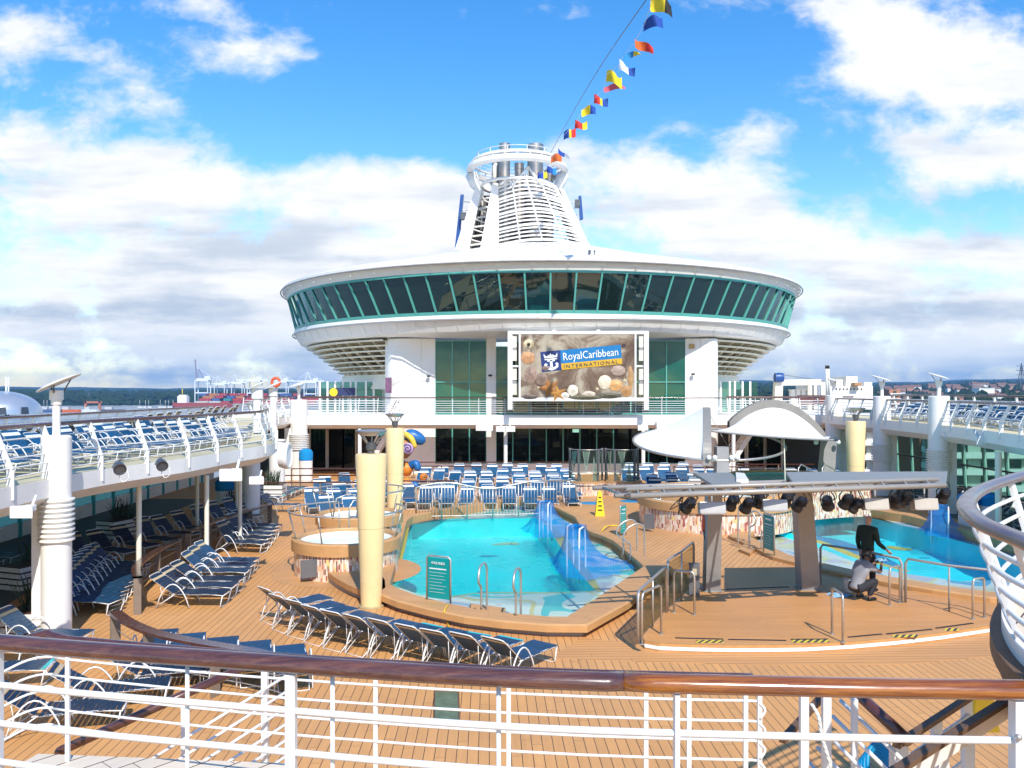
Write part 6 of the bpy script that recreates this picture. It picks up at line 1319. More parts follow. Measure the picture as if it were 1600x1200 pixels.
    for px, py in ((1335, 1092), (1395, 1150), (1258, 1100)): p = W3(px, py, 5.15); q = MB(); q.box(p + Vector((0, 0, -.5)), (.035, .03, 1.0)); q.build('post', RAILW, t)
    t = thing('stair_railing', 'short weathered wooden handrail beside the rope at the lower right', 'railing', W3(1230, 1147, 5.2))
    a, b = W3(1222, 1158, 5.2), W3(1290, 1082, 5.6); q = MB(); q.bar(a, b, .045, .03); q.build('handrail', TEAKG, t)
    for px in (1256, 1291): p = W3(px, 1090, 5.1); q = MB(); q.box(p + Vector((0, 0, -.5)), (.05, .04, 1.05)); q.build('post', RAILW, t)
    # rope lashed to the railing
    q = MB(); pts = [W3(1268, 1100, 4.78), W3(1279, 1120, 4.74), W3(1284, 1150, 4.72), W3(1293, 1180, 4.70), W3(1303, 1215, 4.68)]; S_ = smoothp(pts, 8)
    for ph in range(3): q.tube([Vector(p) + Vector((.006 * math.cos(i * .9 + ph * 2.1), .006 * math.sin(i * .9 + ph * 2.1), 0)) for i, p in enumerate(S_)], .0065, 6)
    tag(q.build('rope', mat('braided_rope', (.66, .64, .58), .9, var=.2, scale=30, bump=.4)), 'grey braided rope hanging from the white stair post', 'rope')
    q = MB()
    for k in range(5): c = W3(1362 + k * 3, 1212 - k * 2, 5.6); q.tube([c + Vector(((.11 - k * .01) * math.cos(2 * PI * j / 24), .10 * math.sin(2 * PI * j / 24), .10 * math.sin(2 * PI * j / 24 + .6) + k * .012)) for j in range(24)], .016, 7, closed=True)
    tag(q.build('blue_hose', mat('blue_hose', (.0, .26, .50), .45)), 'coiled blue hose hanging behind the white stair bars', 'hose')
    t = thing('caution_sign', 'yellow caution sign half hidden at the lower right behind stair rails', 'caution sign', W3(1535, 1140, 6.2)); p = W3(1535, 1140, 6.2)
    q = MB(); q.add([p + Vector(v) for v in ((-.10, -.06, 0), (.10, -.06, 0), (.10, .06, 0), (-.10, .06, 0), (-.06, -.02, .32), (.06, -.02, .32), (.06, .02, .32), (-.06, .02, .32))], [(3, 2, 1, 0), (4, 5, 6, 7), (0, 1, 5, 4), (1, 2, 6, 5), (2, 3, 7, 6), (3, 0, 4, 7)]); q.build('body', YELB, t, bevel=.008)
    # curved landing, right
    t = thing('stair_landing', 'curved stair landing with a wide wooden handrail and white leaning posts at the right edge', 'balcony', (4.2, 5.5, 3.3))
    C = Vector((5.05, 5.40)); T = smoothp([G(px, py, 4.3) for px, py in ((1740, 722), (1660, 731), (1600, 743), (1560, 755), (1528, 768), (1511, 784), (1514, 800), (1535, 818), (1570, 834), (1610, 850), (1690, 890), (1800, 940))], 4)
    Bo = [tuple(C + (Vector(p) - C) * .87) for p in T]
    def lv(f_): return [(lerp(b[0], a[0], f_), lerp(b[1], a[1], f_), lerp(3.56, 4.3, f_)) for a, b in zip(T, Bo)]
    q = MB(); q.tube(lv(1.0), .037, 12, sx=1.5); q.build('handrail', mat('handrail_faded_teak', (.15, .085, .075), .35, var=.25, scale=6, coat=.4), t)
    for f_ in (.13, .30, .47, .64, .81): q = MB(); q.tube(lv(f_), .0155, 8); q.build('bar', RAILW, t)
    n = len(T)
    for i in range(2, n, 8):
        q = MB(); a = lv(-.06)[i]; b = lv(.97)[i]; d = Vector(lv(1)[min(i + 1, n - 1)]) - Vector(lv(1)[max(i - 1, 0)]); q.bar(a, b, .10, .028, up=d.cross(Vector((0, 0, 1)))); q.build('post', RAILW, t)
    q = MB(); fl = [(x, y) for x, y in Bo]; q.add([(x, y, 3.56) for x, y in fl], [tuple(range(n))]); q.build('floor', DECKS, t)
    q = MB(); o1 = [tuple(C + (Vector(p) - C) * 1.03) for p in Bo]; o2 = [tuple(C + (Vector(p) - C) * 1.10) for p in Bo]
    ring = lambda P_, z: [(x, y, z) for x, y in P_]
    q.band(ring(Bo, 3.61), ring(o1, 3.61)); q.band(ring(o1, 3.61), ring(o1, 3.45)); q.band(ring(Bo, 3.56), ring(Bo, 3.61)); q.build('white_kerb', WHITE, t)
    for k in range(4):
        z = 3.53 - k * .12; q = MB(); oa = [tuple(C + (Vector(p) - C) * (1.07 - .03 * k)) for p in Bo]; ob = [tuple(C + (Vector(p) - C) * (1.0 - .03 * k)) for p in Bo]; q.band(ring(ob, z), ring(oa, z)); q.band(ring(oa, z), ring(oa, z - .10)); q.band(ring(oa, z - .10), ring(ob, z - .10)); q.build('rim_board', TEAKG, t)
    q = MB(); q.add(ring([tuple(C + (Vector(p) - C) * .9) for p in Bo], 3.06), [tuple(range(n))[::-1]]); q.build('underside', WHITE, t)
build_front()

# ================================================================ PEOPLE
def skin_mesh(name, pts, edges, m, parent, sub=2, root=0):
    me = bpy.data.meshes.new(name); me.from_pydata([p for p, r in pts], edges, []); me.update(); me.materials.append(m)
    o = bpy.data.objects.new(name, me); COL.objects.link(o); o.parent = parent
    md = o.modifiers.new('skin', 'SKIN'); md.use_smooth_shade = True
    if not me.skin_vertices: return o
    for i, (p, r) in enumerate(pts):
        sv_ = me.skin_vertices[0].data[i]; sv_.radius = r if isinstance(r, tuple) else (r, r); sv_.use_root = i == root
    s = o.modifiers.new('smooth', 'SUBSURF'); s.levels = sub; s.render_levels = sub
    return o
def person(label, x, y, z, heading, J_, top_m, leg_m, hair, shoe_m, skin_m, sleeve=1.0, kx=1.0):
    """J_: joint -> (right, forward, up) in metres"""
    t = thing('person', label, 'person', (x, y, z)); t.rotation_euler.z = R(heading - 90)
    V = lambda n: Vector((J_[n][0], J_[n][1], J_[n][2]))
    names = ['pelvis', 'spine', 'chest', 'neck', 'jaw', 'head', 'crown']; rad = [(.12, .10), (.11, .095), (.14, .10), .055, .070, .100, .072]
    pts = [(V(n), r) for n, r in zip(names, rad)]; ed = [(i, i + 1) for i in range(6)]
    def chain(frm, items):
        k = frm
        for p, r in items: pts.append((p, r)); ed.append((k, len(pts) - 1)); k = len(pts) - 1
        return k
    for s in 'LR':
        w = chain(2, [(V('shoulder' + s), .062), (V('elbow' + s), .042), (V('wrist' + s), .028)])
        d = (V('wrist' + s) - V('elbow' + s)).normalized(); palm = V('wrist' + s) + d * .07; pk = chain(w, [(palm, (.036, .018))])
        side = d.cross(Vector((0, 1, .2))).normalized()
        for f_ in range(4):
            o = palm + side * (f_ - 1.5) * .019; L = (.035, .042, .045, .036)[f_]; chain(pk, [(o + d * .025, .0095), (o + d * (.025 + L), .0085), (o + d * (.03 + L * 1.5) + Vector((0, .012, -.008)), .007)])
        chain(w, [(V('wrist' + s) + d * .03 + side * .035, .011), (V('wrist' + s) + d * .07 + side * .05, .009)])
        chain(0, [(V('hip' + s), .075), (V('knee' + s), .055), (V('ankle' + s), .040), (V('toe' + s), .034)])
    f = (V('head') - V('crown')); fw = Vector((J_.get('face', (0, 1, 0))))
    chain(5, [(V('head') + fw * .075 + Vector((0, 0, -.01)), .016)])
    body = skin_mesh('body', pts, ed, skin_m, t)
    up = [(V('pelvis') + (V('pelvis') - V('spine')) * .35, (.165, .145)), (V('pelvis'), (.165, .145))][:1] + [(V(n), r) for n, r in (('pelvis', (.165, .145)), ('spine', (.155, .13)), ('chest', (.20, .155)), ('neck', .078))]; e = [(0, 1), (1, 2), (2, 3), (3, 4)]
    for s in 'LR':
        k = len(up); w = V('elbow' + s).lerp(V('wrist' + s), sleeve) if sleeve > 0 else V('shoulder' + s).lerp(V('elbow' + s), 1 + sleeve)
        if sleeve > 0: up += [(V('shoulder' + s), .092), (V('elbow' + s), .060), (w, .046)]; e += [(3, k), (k, k + 1), (k + 1, k + 2)]
        else: up += [(V('shoulder' + s), .098), (w, .068)]; e += [(3, k), (k, k + 1)]
    skin_mesh('top', up, e, top_m, t)
    lo = [(V('pelvis') + Vector((0, 0, -.02)), (.150, .130)), (V('pelvis').lerp(V('spine'), .45), (.150, .128))]; e = [(0, 1)]
    for s in 'LR': k = len(lo); lo += [(V('hip' + s), .135), (V('knee' + s), .082), (V('ankle' + s) + Vector((0, 0, .03)), .062)]; e += [(0, k), (k, k + 1), (k + 1, k + 2)]
    skin_mesh('trousers', lo, e, leg_m, t)
    for s in 'LR': skin_mesh('shoe', [(V('ankle' + s) + Vector((0, -.03, -.03)), (.045, .05)), (V('ankle' + s).lerp(V('toe' + s), .5) + Vector((0, 0, -.005)), (.05, .042)), (V('toe' + s) + Vector((0, .03, .0)), (.045, .032))], [(0, 1), (1, 2)], shoe_m, t)
    h = V('head')
    q = MB()
    for sx in (-1, 1): q.ball(h + fw.cross(Vector((0, 0, 1))) * .088 * sx + Vector((0, 0, -.01)), .03, 8, 0, (.4, .8, 1.1))
    q.build('ear', skin_m, t, local=True)
    q = MB()
    for sx in (-1, 1): q.ball(h + fw * .082 + fw.cross(Vector((0, 0, 1))) * .032 * sx + Vector((0, 0, .012)), .011, 8)
    q.build('eye', BLACK, t, local=True); q = MB(); q.ball(h + fw * .080 + Vector((0, 0, -.055)), .022, 8, 0, (1.2, .5, .35)); q.build('mouth', mat('lips', (.35, .12, .10), .5), t, local=True)
    if hair: skin_mesh('hair', [(h + Vector((0, 0, .03)) - fw * .02, (.098, .10)), (h + Vector((0, 0, .085)) - fw * .02, (.085, .085)), (h - fw * .05 + Vector((0, 0, -.02)), (.085, .07))], [(0, 1), (0, 2)], hair, t)
    return t
SKIN1 = mat('skin_light', (.52, .30, .21), .55, var=.06); SKIN2 = mat('skin_brown', (.22, .12, .075), .55, var=.06)
mx, my = G(1359, 926, ZS)
person('bald man in a dark green sweater and black trousers standing by the right pool', mx, my + .12, ZS, 38, dict(pelvis=(0, 0, .99), spine=(0, -.01, 1.2), chest=(0, 0, 1.44), neck=(0, .02, 1.60), jaw=(0, .035, 1.67), head=(0, .04, 1.75), crown=(0, .02, 1.82), face=(.25, .96, 0),
    shoulderL=(-.19, 0, 1.50), elbowL=(-.235, -.03, 1.20), wristL=(-.225, .05, .94), shoulderR=(.19, 0, 1.50), elbowR=(.255, .0, 1.21), wristR=(.36, .20, 1.03), hipL=(-.10, 0, .94), kneeL=(-.11, .02, .52), ankleL=(-.11, -.02, .09), toeL=(-.13, .15, .045), hipR=(.10, 0, .94), kneeR=(.11, .03, .52), ankleR=(.12, -.01, .09), toeR=(.15, .16, .045)),
    mat('green_sweater', (.016, .032, .024), .9, var=.15, bump=.2), mat('black_trousers', (.012, .012, .016), .8, var=.1), None, mat('black_shoe', (.01, .01, .01), .35), SKIN1, sleeve=.9)
wx, wy = G(1343, 937, ZS)
person('crouching worker in a pale grey shirt and dark trousers by the right pool rail', wx, wy - .05, ZS, 22, dict(pelvis=(0, -.14, .32), spine=(0, -.06, .52), chest=(0, .08, .76), neck=(0, .16, .90), jaw=(0, .21, .95), head=(0, .22, 1.03), crown=(0, .20, 1.10), face=(-.2, .98, 0),
    shoulderL=(-.19, .10, .80), elbowL=(-.24, .34, .64), wristL=(-.12, .54, .78), shoulderR=(.19, .10, .80), elbowR=(.24, .36, .66), wristR=(.08, .56, .80), hipL=(-.10, -.12, .30), kneeL=(-.17, .30, .50), ankleL=(-.15, .06, .09), toeL=(-.17, .24, .045), hipR=(.10, -.12, .30), kneeR=(.17, .32, .48), ankleR=(.15, .10, .09), toeR=(.17, .28, .045)),
    mat('grey_shirt', (.27, .28, .31), .85, var=.1, bump=.15), mat('navy_trousers', (.015, .016, .022), .8, var=.1), mat('black_hair', (.012, .010, .010), .6), mat('black_shoe', (.01, .01, .01)), SKIN2, sleeve=-.35)
t = thing('bucket', 'small cream bucket on the stage behind the crouching worker', 'bucket', (*G(1327, 925, ZS), ZS)); x, y = G(1327, 925, ZS)
q = MB(); q.lathe((x, y, ZS), [(0, .005), (.10, .005), (.13, .30), (.135, .30), (.12, .29), (.10, .03), (0, .03)], 20); q.build('body', DISHC, t); q = MB(); q.tube([(x + .13 * math.cos(a), y, ZS + .30 + .10 * math.sin(a)) for a in [PI * k / 10 for k in range(11)]], .005, 5); q.build('handle', STEEL, t)
def cloth(label, cx, cy, z, r, m):
    q = MB(); n = 18; vs = [(cx, cy, z + .07)]
    for j in range(1, 5):
        for i in range(n): a = 2 * PI * i / n; rr = r * j / 4 * (1 + .25 * math.sin(a * 3 + 1)); vs.append((cx + rr * 1.4 * math.cos(a), cy + rr * math.sin(a), z + .012 + .06 * (1 - j / 4) + .02 * math.sin(a * 5 + j)))
    q.add(vs, [(0, 1 + i, 1 + (i + 1) % n) for i in range(n)] + [(1 + j * n + i, 1 + (j + 1) * n + i, 1 + (j + 1) * n + (i + 1) % n, 1 + j * n + (i + 1) % n) for j in range(3) for i in range(n)], 0, True); tag(q.build('cloth', m), label, 'cloth')
cloth('light blue cloth crumpled on the stage beside the crouching worker', *G(1312, 931, ZS), ZS, .2, mat('pale_blue_cloth', (.25, .45, .62), .9))
cloth('pale cloth in the hands of the crouching worker on the grey rail', wx + .62, wy + .18, ZS + .86, .11, mat('pale_blue_cloth', (.25, .45, .62), .9))

# ================================================================ STATUE, SHOWERS, SMALL THINGS ON DECK
def build_statue():
    Y = 42.0; k = Y / F
    def P(px, py, dy=0.0): return Vector(((px - 800) * k, Y + dy, H + (HZ - py) * k))
    t = thing('fish_statue', 'bright orange and blue carved fish figure behind the second yellow column', 'statue', (*P(640, 773).xy, 0)); OR = mat('statue_orange', (.72, .24, .03), .45, var=.12); BR = mat('statue_brown', (.42, .20, .06), .5, var=.2); BL = mat('statue_blue', (.015, .12, .34), .4, var=.25, scale=6); PK = mat('statue_violet', (.40, .26, .50), .5); YE = mat('statue_yellow', (.75, .52, .06), .5)
    def blob(name, pts, m): return skin_mesh(name, [(p - t.location, r) for p, r in pts], [(i, i + 1) for i in range(len(pts) - 1)], m, t)
    blob('head', [(P(622, 705), .55), (P(634, 698), .62), (P(645, 708), .5)], BR)
    blob('crest', [(P(630, 680, .1), .35), (P(645, 681, .1), .42), (P(658, 688, .1), .34), (P(664, 692, .1), .14)], BL)
    blob('hat_band', [(P(632, 676, -.25), .16), (P(645, 684, -.45), .16), (P(650, 700, -.35), .14)], YE)
    q = MB(); c = P(640, 699, -.72); q.lathe((0, 0, 0), [(0, .10), (.18, .08), (.28, 0)], 24); q.v = [(c.x + a, c.y - z, c.z + b) for a, b, z in q.v]; q.build('cheek', PK, t)
    q = MB(); q.tube([c + Vector(((.03 + .017 * j) * math.cos(j * .75), -.10, (.03 + .017 * j) * math.sin(j * .75))) for j in range(13)], .022, 6); q.build('spiral', BLACK, t)
    blob('mouth', [(P(620, 720, -.5), .14), (P(636, 721, -.5), .12)], mat('statue_dark', (.05, .02, .02), .5))
    blob('torso', [(P(625, 730), .45), (P(640, 730), .48), (P(632, 745), .34)], OR)
    blob('arm', [(P(640, 728, -.1), .24), (P(652, 722, -.3), .22), (P(655, 735, -.35), .18)], BL); blob('leg', [(P(632, 746, -.1), .30), (P(636, 757, -.2), .28), (P(645, 768, -.2), .20), (P(648, 776, -.2), .16)], OR); blob('leg', [(P(640, 755, .1), .26), (P(652, 757, -.1), .20), (P(650, 770, -.1), .16)], BL)
    blob('hand', [(P(656, 744, -.2), .22), (P(664, 744, -.2), .24), (P(668, 748, -.2), .17)], OR)
    for i in range(4): q = MB(); q.tube([P(661 + i * .3, 739 + i * 3.2, -.52), P(669, 741 + i * 3, -.4)], .022, 5); q.build('finger_line', BR, t)
    q = MB(); q.lathe((P(638, 773).x, Y, 0), [(.7, 0), (.7, .10), (.6, .14), (0, .14)], 24); q.build('base', TEAKG, t)
build_statue()
FROST = glass_mat('frosted_glass', (.33, .42, .36), .3, trans=.25, tcol=(.75, .9, .82), fres=1.4); CLEARG = glass_mat('clear_glass', (.2, .26, .22), .25, trans=.86, tcol=(.86, .95, .9), fres=1.35)
for px, lab, flip in ((916, 'curved glass shower screen with frosted triangles, left of two', 1), (972, 'curved glass shower screen with frosted triangles, right of two beside the canopy mast', -1)):
    Y = 38.6; x = PX(px, Y); t = thing('shower_screen', lab, 'shower screen', (x, Y, .155), 'glass shower screens'); r = .75; z0 = .75; z1 = 2.15
    q = MB(); q.lathe((x, Y, .155), [(r + .1, 0), (r + .1, .5), (r + .16, .5), (r + .16, .60), (r - .1, .60), (r - .1, .0)], 36, a0=PI, a1=2 * PI); q.build('mosaic_base', [TILE], t)
    q = MB(); q.lathe((x, Y, z0), [(r + .17, 0), (r + .17, .06), (r - .12, .06)], 36, a0=PI, a1=2 * PI); q.build('base_cap', mat('tub_rim_wood', (.5, .28, .11)), t)
    q = MB(); q.lathe((x, Y, 0), [(r, z0), (r, z1 + .1)], 36, a0=PI * .95, a1=PI * 2.05); q.build('glass', CLEARG, t)
    for k in range(7):
        a = PI + PI * (k + random.random() * .6) / 7; zt = random.uniform(z0 + .4, z1); s_ = .16; q = MB(); rr = r + .006
        A = [(a - s_ * 1.2, z1 + .05 if k % 2 else z0 + .1), (a + s_ * 1.6, z1 + .05 if k % 2 else z0 + .1), (a + random.uniform(-.1, .2), zt if k % 2 == 0 else lerp(z0, z1, .3))]; q.add([(x + rr * math.cos(b), Y + rr * math.sin(b), zz_) for b, zz_ in A], [(0, 1, 2)]); q.build('frosted_triangle', FROST, t)
    for k in (.95, 1.32, 1.72, 2.05): a = PI * k; q = MB(); q.box((x + (r + .02) * math.cos(a), Y + (r + .02) * math.sin(a), (z0 + z1 + .15) / 2), (.09, .06, z1 - z0 + .15), a); q.build('upright', DKGREY, t)
    for zz_ in (z1 + .12, 1.25): q = MB(); q.tube([(x + (r + (.0 if zz_ > 2 else .12)) * math.cos(PI + PI * j / 20), Y + (r + (.0 if zz_ > 2 else .12)) * math.sin(PI + PI * j / 20), zz_) for j in range(21)], .022, 6); q.build('rail', STEEL, t)
    q = MB(); fx, fy = G(px + 8 if flip > 0 else px + 14, 786 if flip > 0 else 783, .16); q.lathe((fx, fy, .156), [(0, .012), (.42, .012), (.45, .0)], 30, sx=1.1); q.build('foot_mat', mat('blue_mat', (.02, .22, .42), .6, var=.2), t)
def caution(label, px, py, z, h):
    x, y = G(px, py, z); t = thing('caution_sign', label, 'caution sign', (x, y, z)); q = MB(); a, b = .19, .07; zs = ((a, 0), (a * .95, .04), (b, h)); vs = []
    for w, zz_ in zs: vs += [(x - w, y - w * .8, z + zz_), (x + w, y - w * .8, z + zz_), (x + w, y + w * .8, z + zz_), (x - w, y + w * .8, z + zz_)]
    q.add(vs, [(3, 2, 1, 0), (8, 9, 10, 11)] + [(l * 4 + i, l * 4 + (i + 1) % 4, l * 4 + 4 + (i + 1) % 4, l * 4 + 4 + i) for l in range(2) for i in range(4)]); q.build('body', YELB, t, bevel=.012)
    q = MB(); q.box((x, y, z + h), (.05, .03, .06)); q.build('handle', YELB, t)
    for i in range(4): q = MB(); zz_ = h * (.25 + .17 * i); w = lerp(a, b, zz_ / h); q.box((x, y - w * .8 - .004, z + zz_), (w * 1.0, .008, .05)); q.build('black_mark', BLACK, t)
caution('yellow wet floor sign on the deck right of the left pool', 937, 806, .155, .95)
def towel_bin(label, px, Y, h=1.25, r=.30, z=0):
    x = PX(px, Y); t = thing('towel_bin', label, 'towel bin', (x, Y, z), 'white towel bins with blue tops'); q = MB(); q.lathe((x, Y, z), [(r, 0), (r, h * .68), (r - .02, h * .69), (0, h * .69)], 28); q.build('drum', WHITE, t); q = MB(); q.lathe((x, Y, z), [(r + .015, h * .66), (r + .02, h * .9), (r * .85, h * .98), (r * .4, h * 1.02), (0, h * 1.02)], 28); q.build('lid', TOWEL, t)
for px, Y, h, lab in ((351, 34, 1.35, 'white towel bin with blue top under the left deck, left of two'), (383, 34.5, 1.35, 'white towel bin with blue top under the left deck, right of two'), (478, 45.5, 1.75, 'tall white towel bin with blue dome at the left end of the walkway'), (1295, 43.5, 1.1, 'white towel bin with blue top under the right canopy'), (1513, 30, 1.25, 'white towel bin with blue top under the right deck, left of two'), (1545, 30, 1.25, 'white towel bin with blue top under the right deck, right of two')): towel_bin(lab, px, Y, h, .36 if h > 1.3 else .33)
LEAFD = mat('planter_leaf', (.04, .07, .04), .6, var=.3)
def planter(label, x, y, w=.9, d=.9, h=.55, rz=0):
    t = thing('planter', label, 'planter', (x, y, 0), 'white slatted planters'); q = MB(); q.box((x, y, h / 2), (w - .06, d - .06, h), R(rz)); q.build('box', mat('planter_dark', (.07, .035, .025), .6), t)
    for k in range(4): q = MB(); q.box((x, y, h * (k + .5) / 4), (w, d, h / 4 - .045), R(rz)); q.build('slat', WHITE, t)
    q = MB()
    for i in range(90):
        a = random.uniform(0, 2 * PI); l = random.uniform(.35, .8); sp = random.uniform(.1, .5); o = Vector((x + J(.25 * w), y + J(.25 * d), h)); b = o + Vector((math.cos(a) * sp, math.sin(a) * sp, l)); mid = o.lerp(b, .55) + Vector((0, 0, .08)); s = Vector((-math.sin(a), math.cos(a), 0)) * .014
        q.add([o - s, o + s, mid + s * .8, mid - s * .8, b], [(0, 1, 2, 3), (3, 2, 4)])
    q.build('plant', LEAFD, t)
for a in (('slatted white planter with a spiky plant behind the nearest white pillar', -9.75, 16.9), ('slatted planter with a plant beside the two towel bins on the left', PX(370, 33), 32.5, 1.0, .8, .5, 20), ('slatted planter in the shade behind the long lounger row', -12.2, 21.5, 2.0, .8, .6, 70), ('slatted planter between white columns at the far left curve', PX(415, 36), 37.0, 1.1, .8, .8, 0), ('low slatted planter deep in the shade on the left', -13.4, 28.5, 1.6, .8, .6, 70), ('dark planter among loungers under the right deck', 17.8, 34.5, 1.2, .9, .55, 0)): planter(*a)
# wind screens along the ship's sides
TEALG = glass_mat('teal_screen_glass', (.0, .22, .22), .35, trans=.35, tcol=(.3, .8, .78), fres=1.4)
t = thing('wind_screen', 'teal framed glass wind screen along the left side under the upper deck', 'glass wall', (-16.8, 20, 0), 'wind screens along the sides')
for i in range(22):
    y = 10 + i * 1.65; q = MB(); q.add([(-16.8, y + .06, .5), (-16.8, y + 1.6, .5), (-16.8, y + 1.6, 2.5), (-16.8, y + .06, 2.5)], [(0, 1, 2, 3)]); q.build('pane', TEALG, t); q = MB(); q.box((-16.78, y, 1.25), (.10, .12, 2.5)); q.build('mullion', mat('teal_mullion', (.02, .38, .38), .4), t)
q = MB(); q.box((-16.84, 28, .25), (.1, 37, .5)); q.build('kick_wall', WHITE, t)
t = thing('wind_screen', 'green glass wind screen with slanted mullions along the right side under the upper deck', 'glass wall', (21.3, 30, 0), 'wind screens along the sides')
for i in range(16):
    y = 20 + i * 1.7; q = MB(); q.add([(21.3, y + .06, .4), (21.3, y + 1.64, .4), (21.3, y + 1.9, 2.9), (21.3, y + .32, 2.9)], [(3, 2, 1, 0)]); q.build('pane', GLASSC, t); q = MB(); q.bar((21.28, y, .0), (21.28, y + .3, 2.92), .12, .14, up=(1, 0, 0)); q.build('mullion', mat('screen_mullion', (.22, .40, .32), .4), t)
for z in (.4, 1.5): q = MB(); q.box((21.25, 33, z), (.08, 27, .08)); q.build('transom', DKGREY, t)
# black tables and seats in the shade on the right
for i, (x, y) in enumerate(((19.3, 39.5), (18.6, 36.8), (19.6, 42))):
    t = thing('round_table', 'dark round table in the shade under the right deck, %s from the camera' % ORD[(1, 0, 2)[i]], 'table', (x, y, 0), 'dark tables under the right deck'); q = MB(); q.lathe((x, y, 0), [(0, .70), (.5, .70), (.5, .74), (0, .74)], 20); q.build('table_top', GREYP, t); q = MB(); q.lathe((x, y, 0), [(.25, 0), (.25, .03), (.04, .05), (.04, .70)], 12); q.build('leg', DKGREY, t)
# lamps and loudspeakers under the deck edges
def flood(label, px, py, Y, grp='spotlights on the deck edge', sc=1.0, ax=(.5, -.75, -.3)):
    c = W3(px, py, Y); t = thing('spotlight', label, 'spotlight', c, grp); d = Vector(ax).normalized(); Mq = d.to_track_quat('Z', 'Y').to_matrix(); n = 16
    prof = ((.001, -.14), (.08, -.13), (.11, -.02), (.12, .12), (.105, .12), (.10, .09), (.001, .09)); rings = [[c + Mq @ Vector((r * sc * math.cos(2 * PI * k / n), r * sc * math.sin(2 * PI * k / n), z * sc)) for k in range(n)] for r, z in prof]
    q = MB()
    for a, b in zip(rings, rings[1:]): q.band(a, b, 0, True, closed=True)
    q.build('housing', LAMPG, t); q = MB(); q.tube(smoothp([c + Mq @ Vector((-.12 * sc, 0, 0)), c + Vector((-.10, .1, .1)) * sc, c + Vector((0, .2, .16)) * sc], 4), .014, 6); q.build('bracket', DKGREY, t)
    q = MB(); q.tube(smoothp([c + Vector((0, -.02, -.12)) * sc, c + Vector((.06, 0, -.28)) * sc, c + Vector((.18, 0, -.22)) * sc, c + Vector((.16, 0, -.06)) * sc], 5), .010, 5); q.build('cable_loop', RAILW, t)
flood('grey spotlight with hanging cable on the left deck edge, left of two', 186, 730, 15.9); flood('grey spotlight with hanging cable on the left deck edge, right of two', 252, 725, 17.2)
def horn(label, px, py, Y, sc=1.0, dx=1.0, m=None):
    c = W3(px, py, Y); t = thing('loudspeaker', label, 'loudspeaker', c, 'white loudspeakers under the deck edges'); q = MB(); a = .36 * sc
    q.add([c + Vector(v) * sc for v in ((-.10, -.04, -.06), (.10, -.04, -.06), (.10, -.04, .08), (-.10, -.04, .08), (-.24, -.30, -.16), (.24, -.30, -.16), (.24, -.30, .10), (-.24, -.30, .10), (-.10, .1, -.05), (.10, .1, -.05), (.10, .1, .08), (-.10, .1, .08))], [(0, 1, 5, 4), (1, 2, 6, 5), (2, 3, 7, 6), (3, 0, 4, 7), (4, 5, 6, 7), (8, 0, 3, 11), (9, 10, 2, 1), (8, 9, 1, 0), (10, 11, 3, 2), (9, 8, 11, 10)]); q.build('horn', WHITE, t, bevel=.02 * sc); q = MB(); q.tube([c + Vector((0, .05, 0)), c + Vector((0, .25, .25)) * sc], .03 * sc, 8); q.build('bracket', RAILW, t)
for a in (('white loudspeaker below the left deck edge near the first pillar', 46, 795, 13.9, .8), ('wide white loudspeaker on the left deck edge above the slim posts', 368, 738, 20.0, 1.15), ('white loudspeaker next to the wide one on the left deck edge', 405, 748, 21.5, .8), ('white loudspeaker left of the post below the big screen', 783, 669, 46.3, 1.2), ('white loudspeaker right of the post below the big screen', 797, 669, 46.3, 1.2), ('white loudspeaker at the right post below the big screen', 1003, 667, 46.3, 1.2), ('wide white loudspeaker under the right deck edge behind the landing', 1530, 686, 29.5, 1.3), ('round white loudspeaker under the right deck edge at the thin post', 1574, 694, 28.0, 1.0), ('white loudspeaker on the right pillar behind the gantry', 1479, 679, 33.0, 1.1)): horn(*a)
t = thing('round_speaker', 'big round grey loudspeaker hanging under the far curve of the left deck', 'loudspeaker', W3(450, 715, 26.5)); c = W3(450, 712, 26.0); q = MB(); n = 28
rings = [[c + Vector((dx, r * math.cos(2 * PI * k / n) * .95, r * math.sin(2 * PI * k / n))) + Vector((0, 0, 0)) for k in range(n)] for dx, r in ((-.25, .001), (-.25, .36), (-.05, .42), (.05, .42), (.06, .36), (.02, .33), (.02, .001))]
for a, b in zip(rings, rings[1:]): q.band(a, b, 0, True, closed=True)
q.build('drum', WHITE, t)
for px, w, lab in ((757, .95, 'white box under the walkway edge left of the screen post'), (1039, 1.0, 'white box under the walkway edge right of the screen')): q = MB(); q.box((PX(px, 46.2), 46.25, 3.0), (w, .55, .5)); tag(q.build('vent_box', WHITE, bevel=.02), lab, 'box')
q = MB(); q.box((PX(900, 46.4), 46.62, 2.72), (.36, .05, .18)); o = q.build('exit_sign', mat('exit_green', (.25, .5, .36), .4)); tag(o, 'small pale green sign hanging under the walkway', 'sign')
q = MB(); c = W3(607, 602, 49.2); q.box(c, (.42, .05, .92), R(-25)); o = q.build('wall_poster', mat('poster_red_blue', (.20, .09, .16), .4, var=.6, scale=7)); tag(o, 'small framed red and blue poster on the left white pier', 'poster')
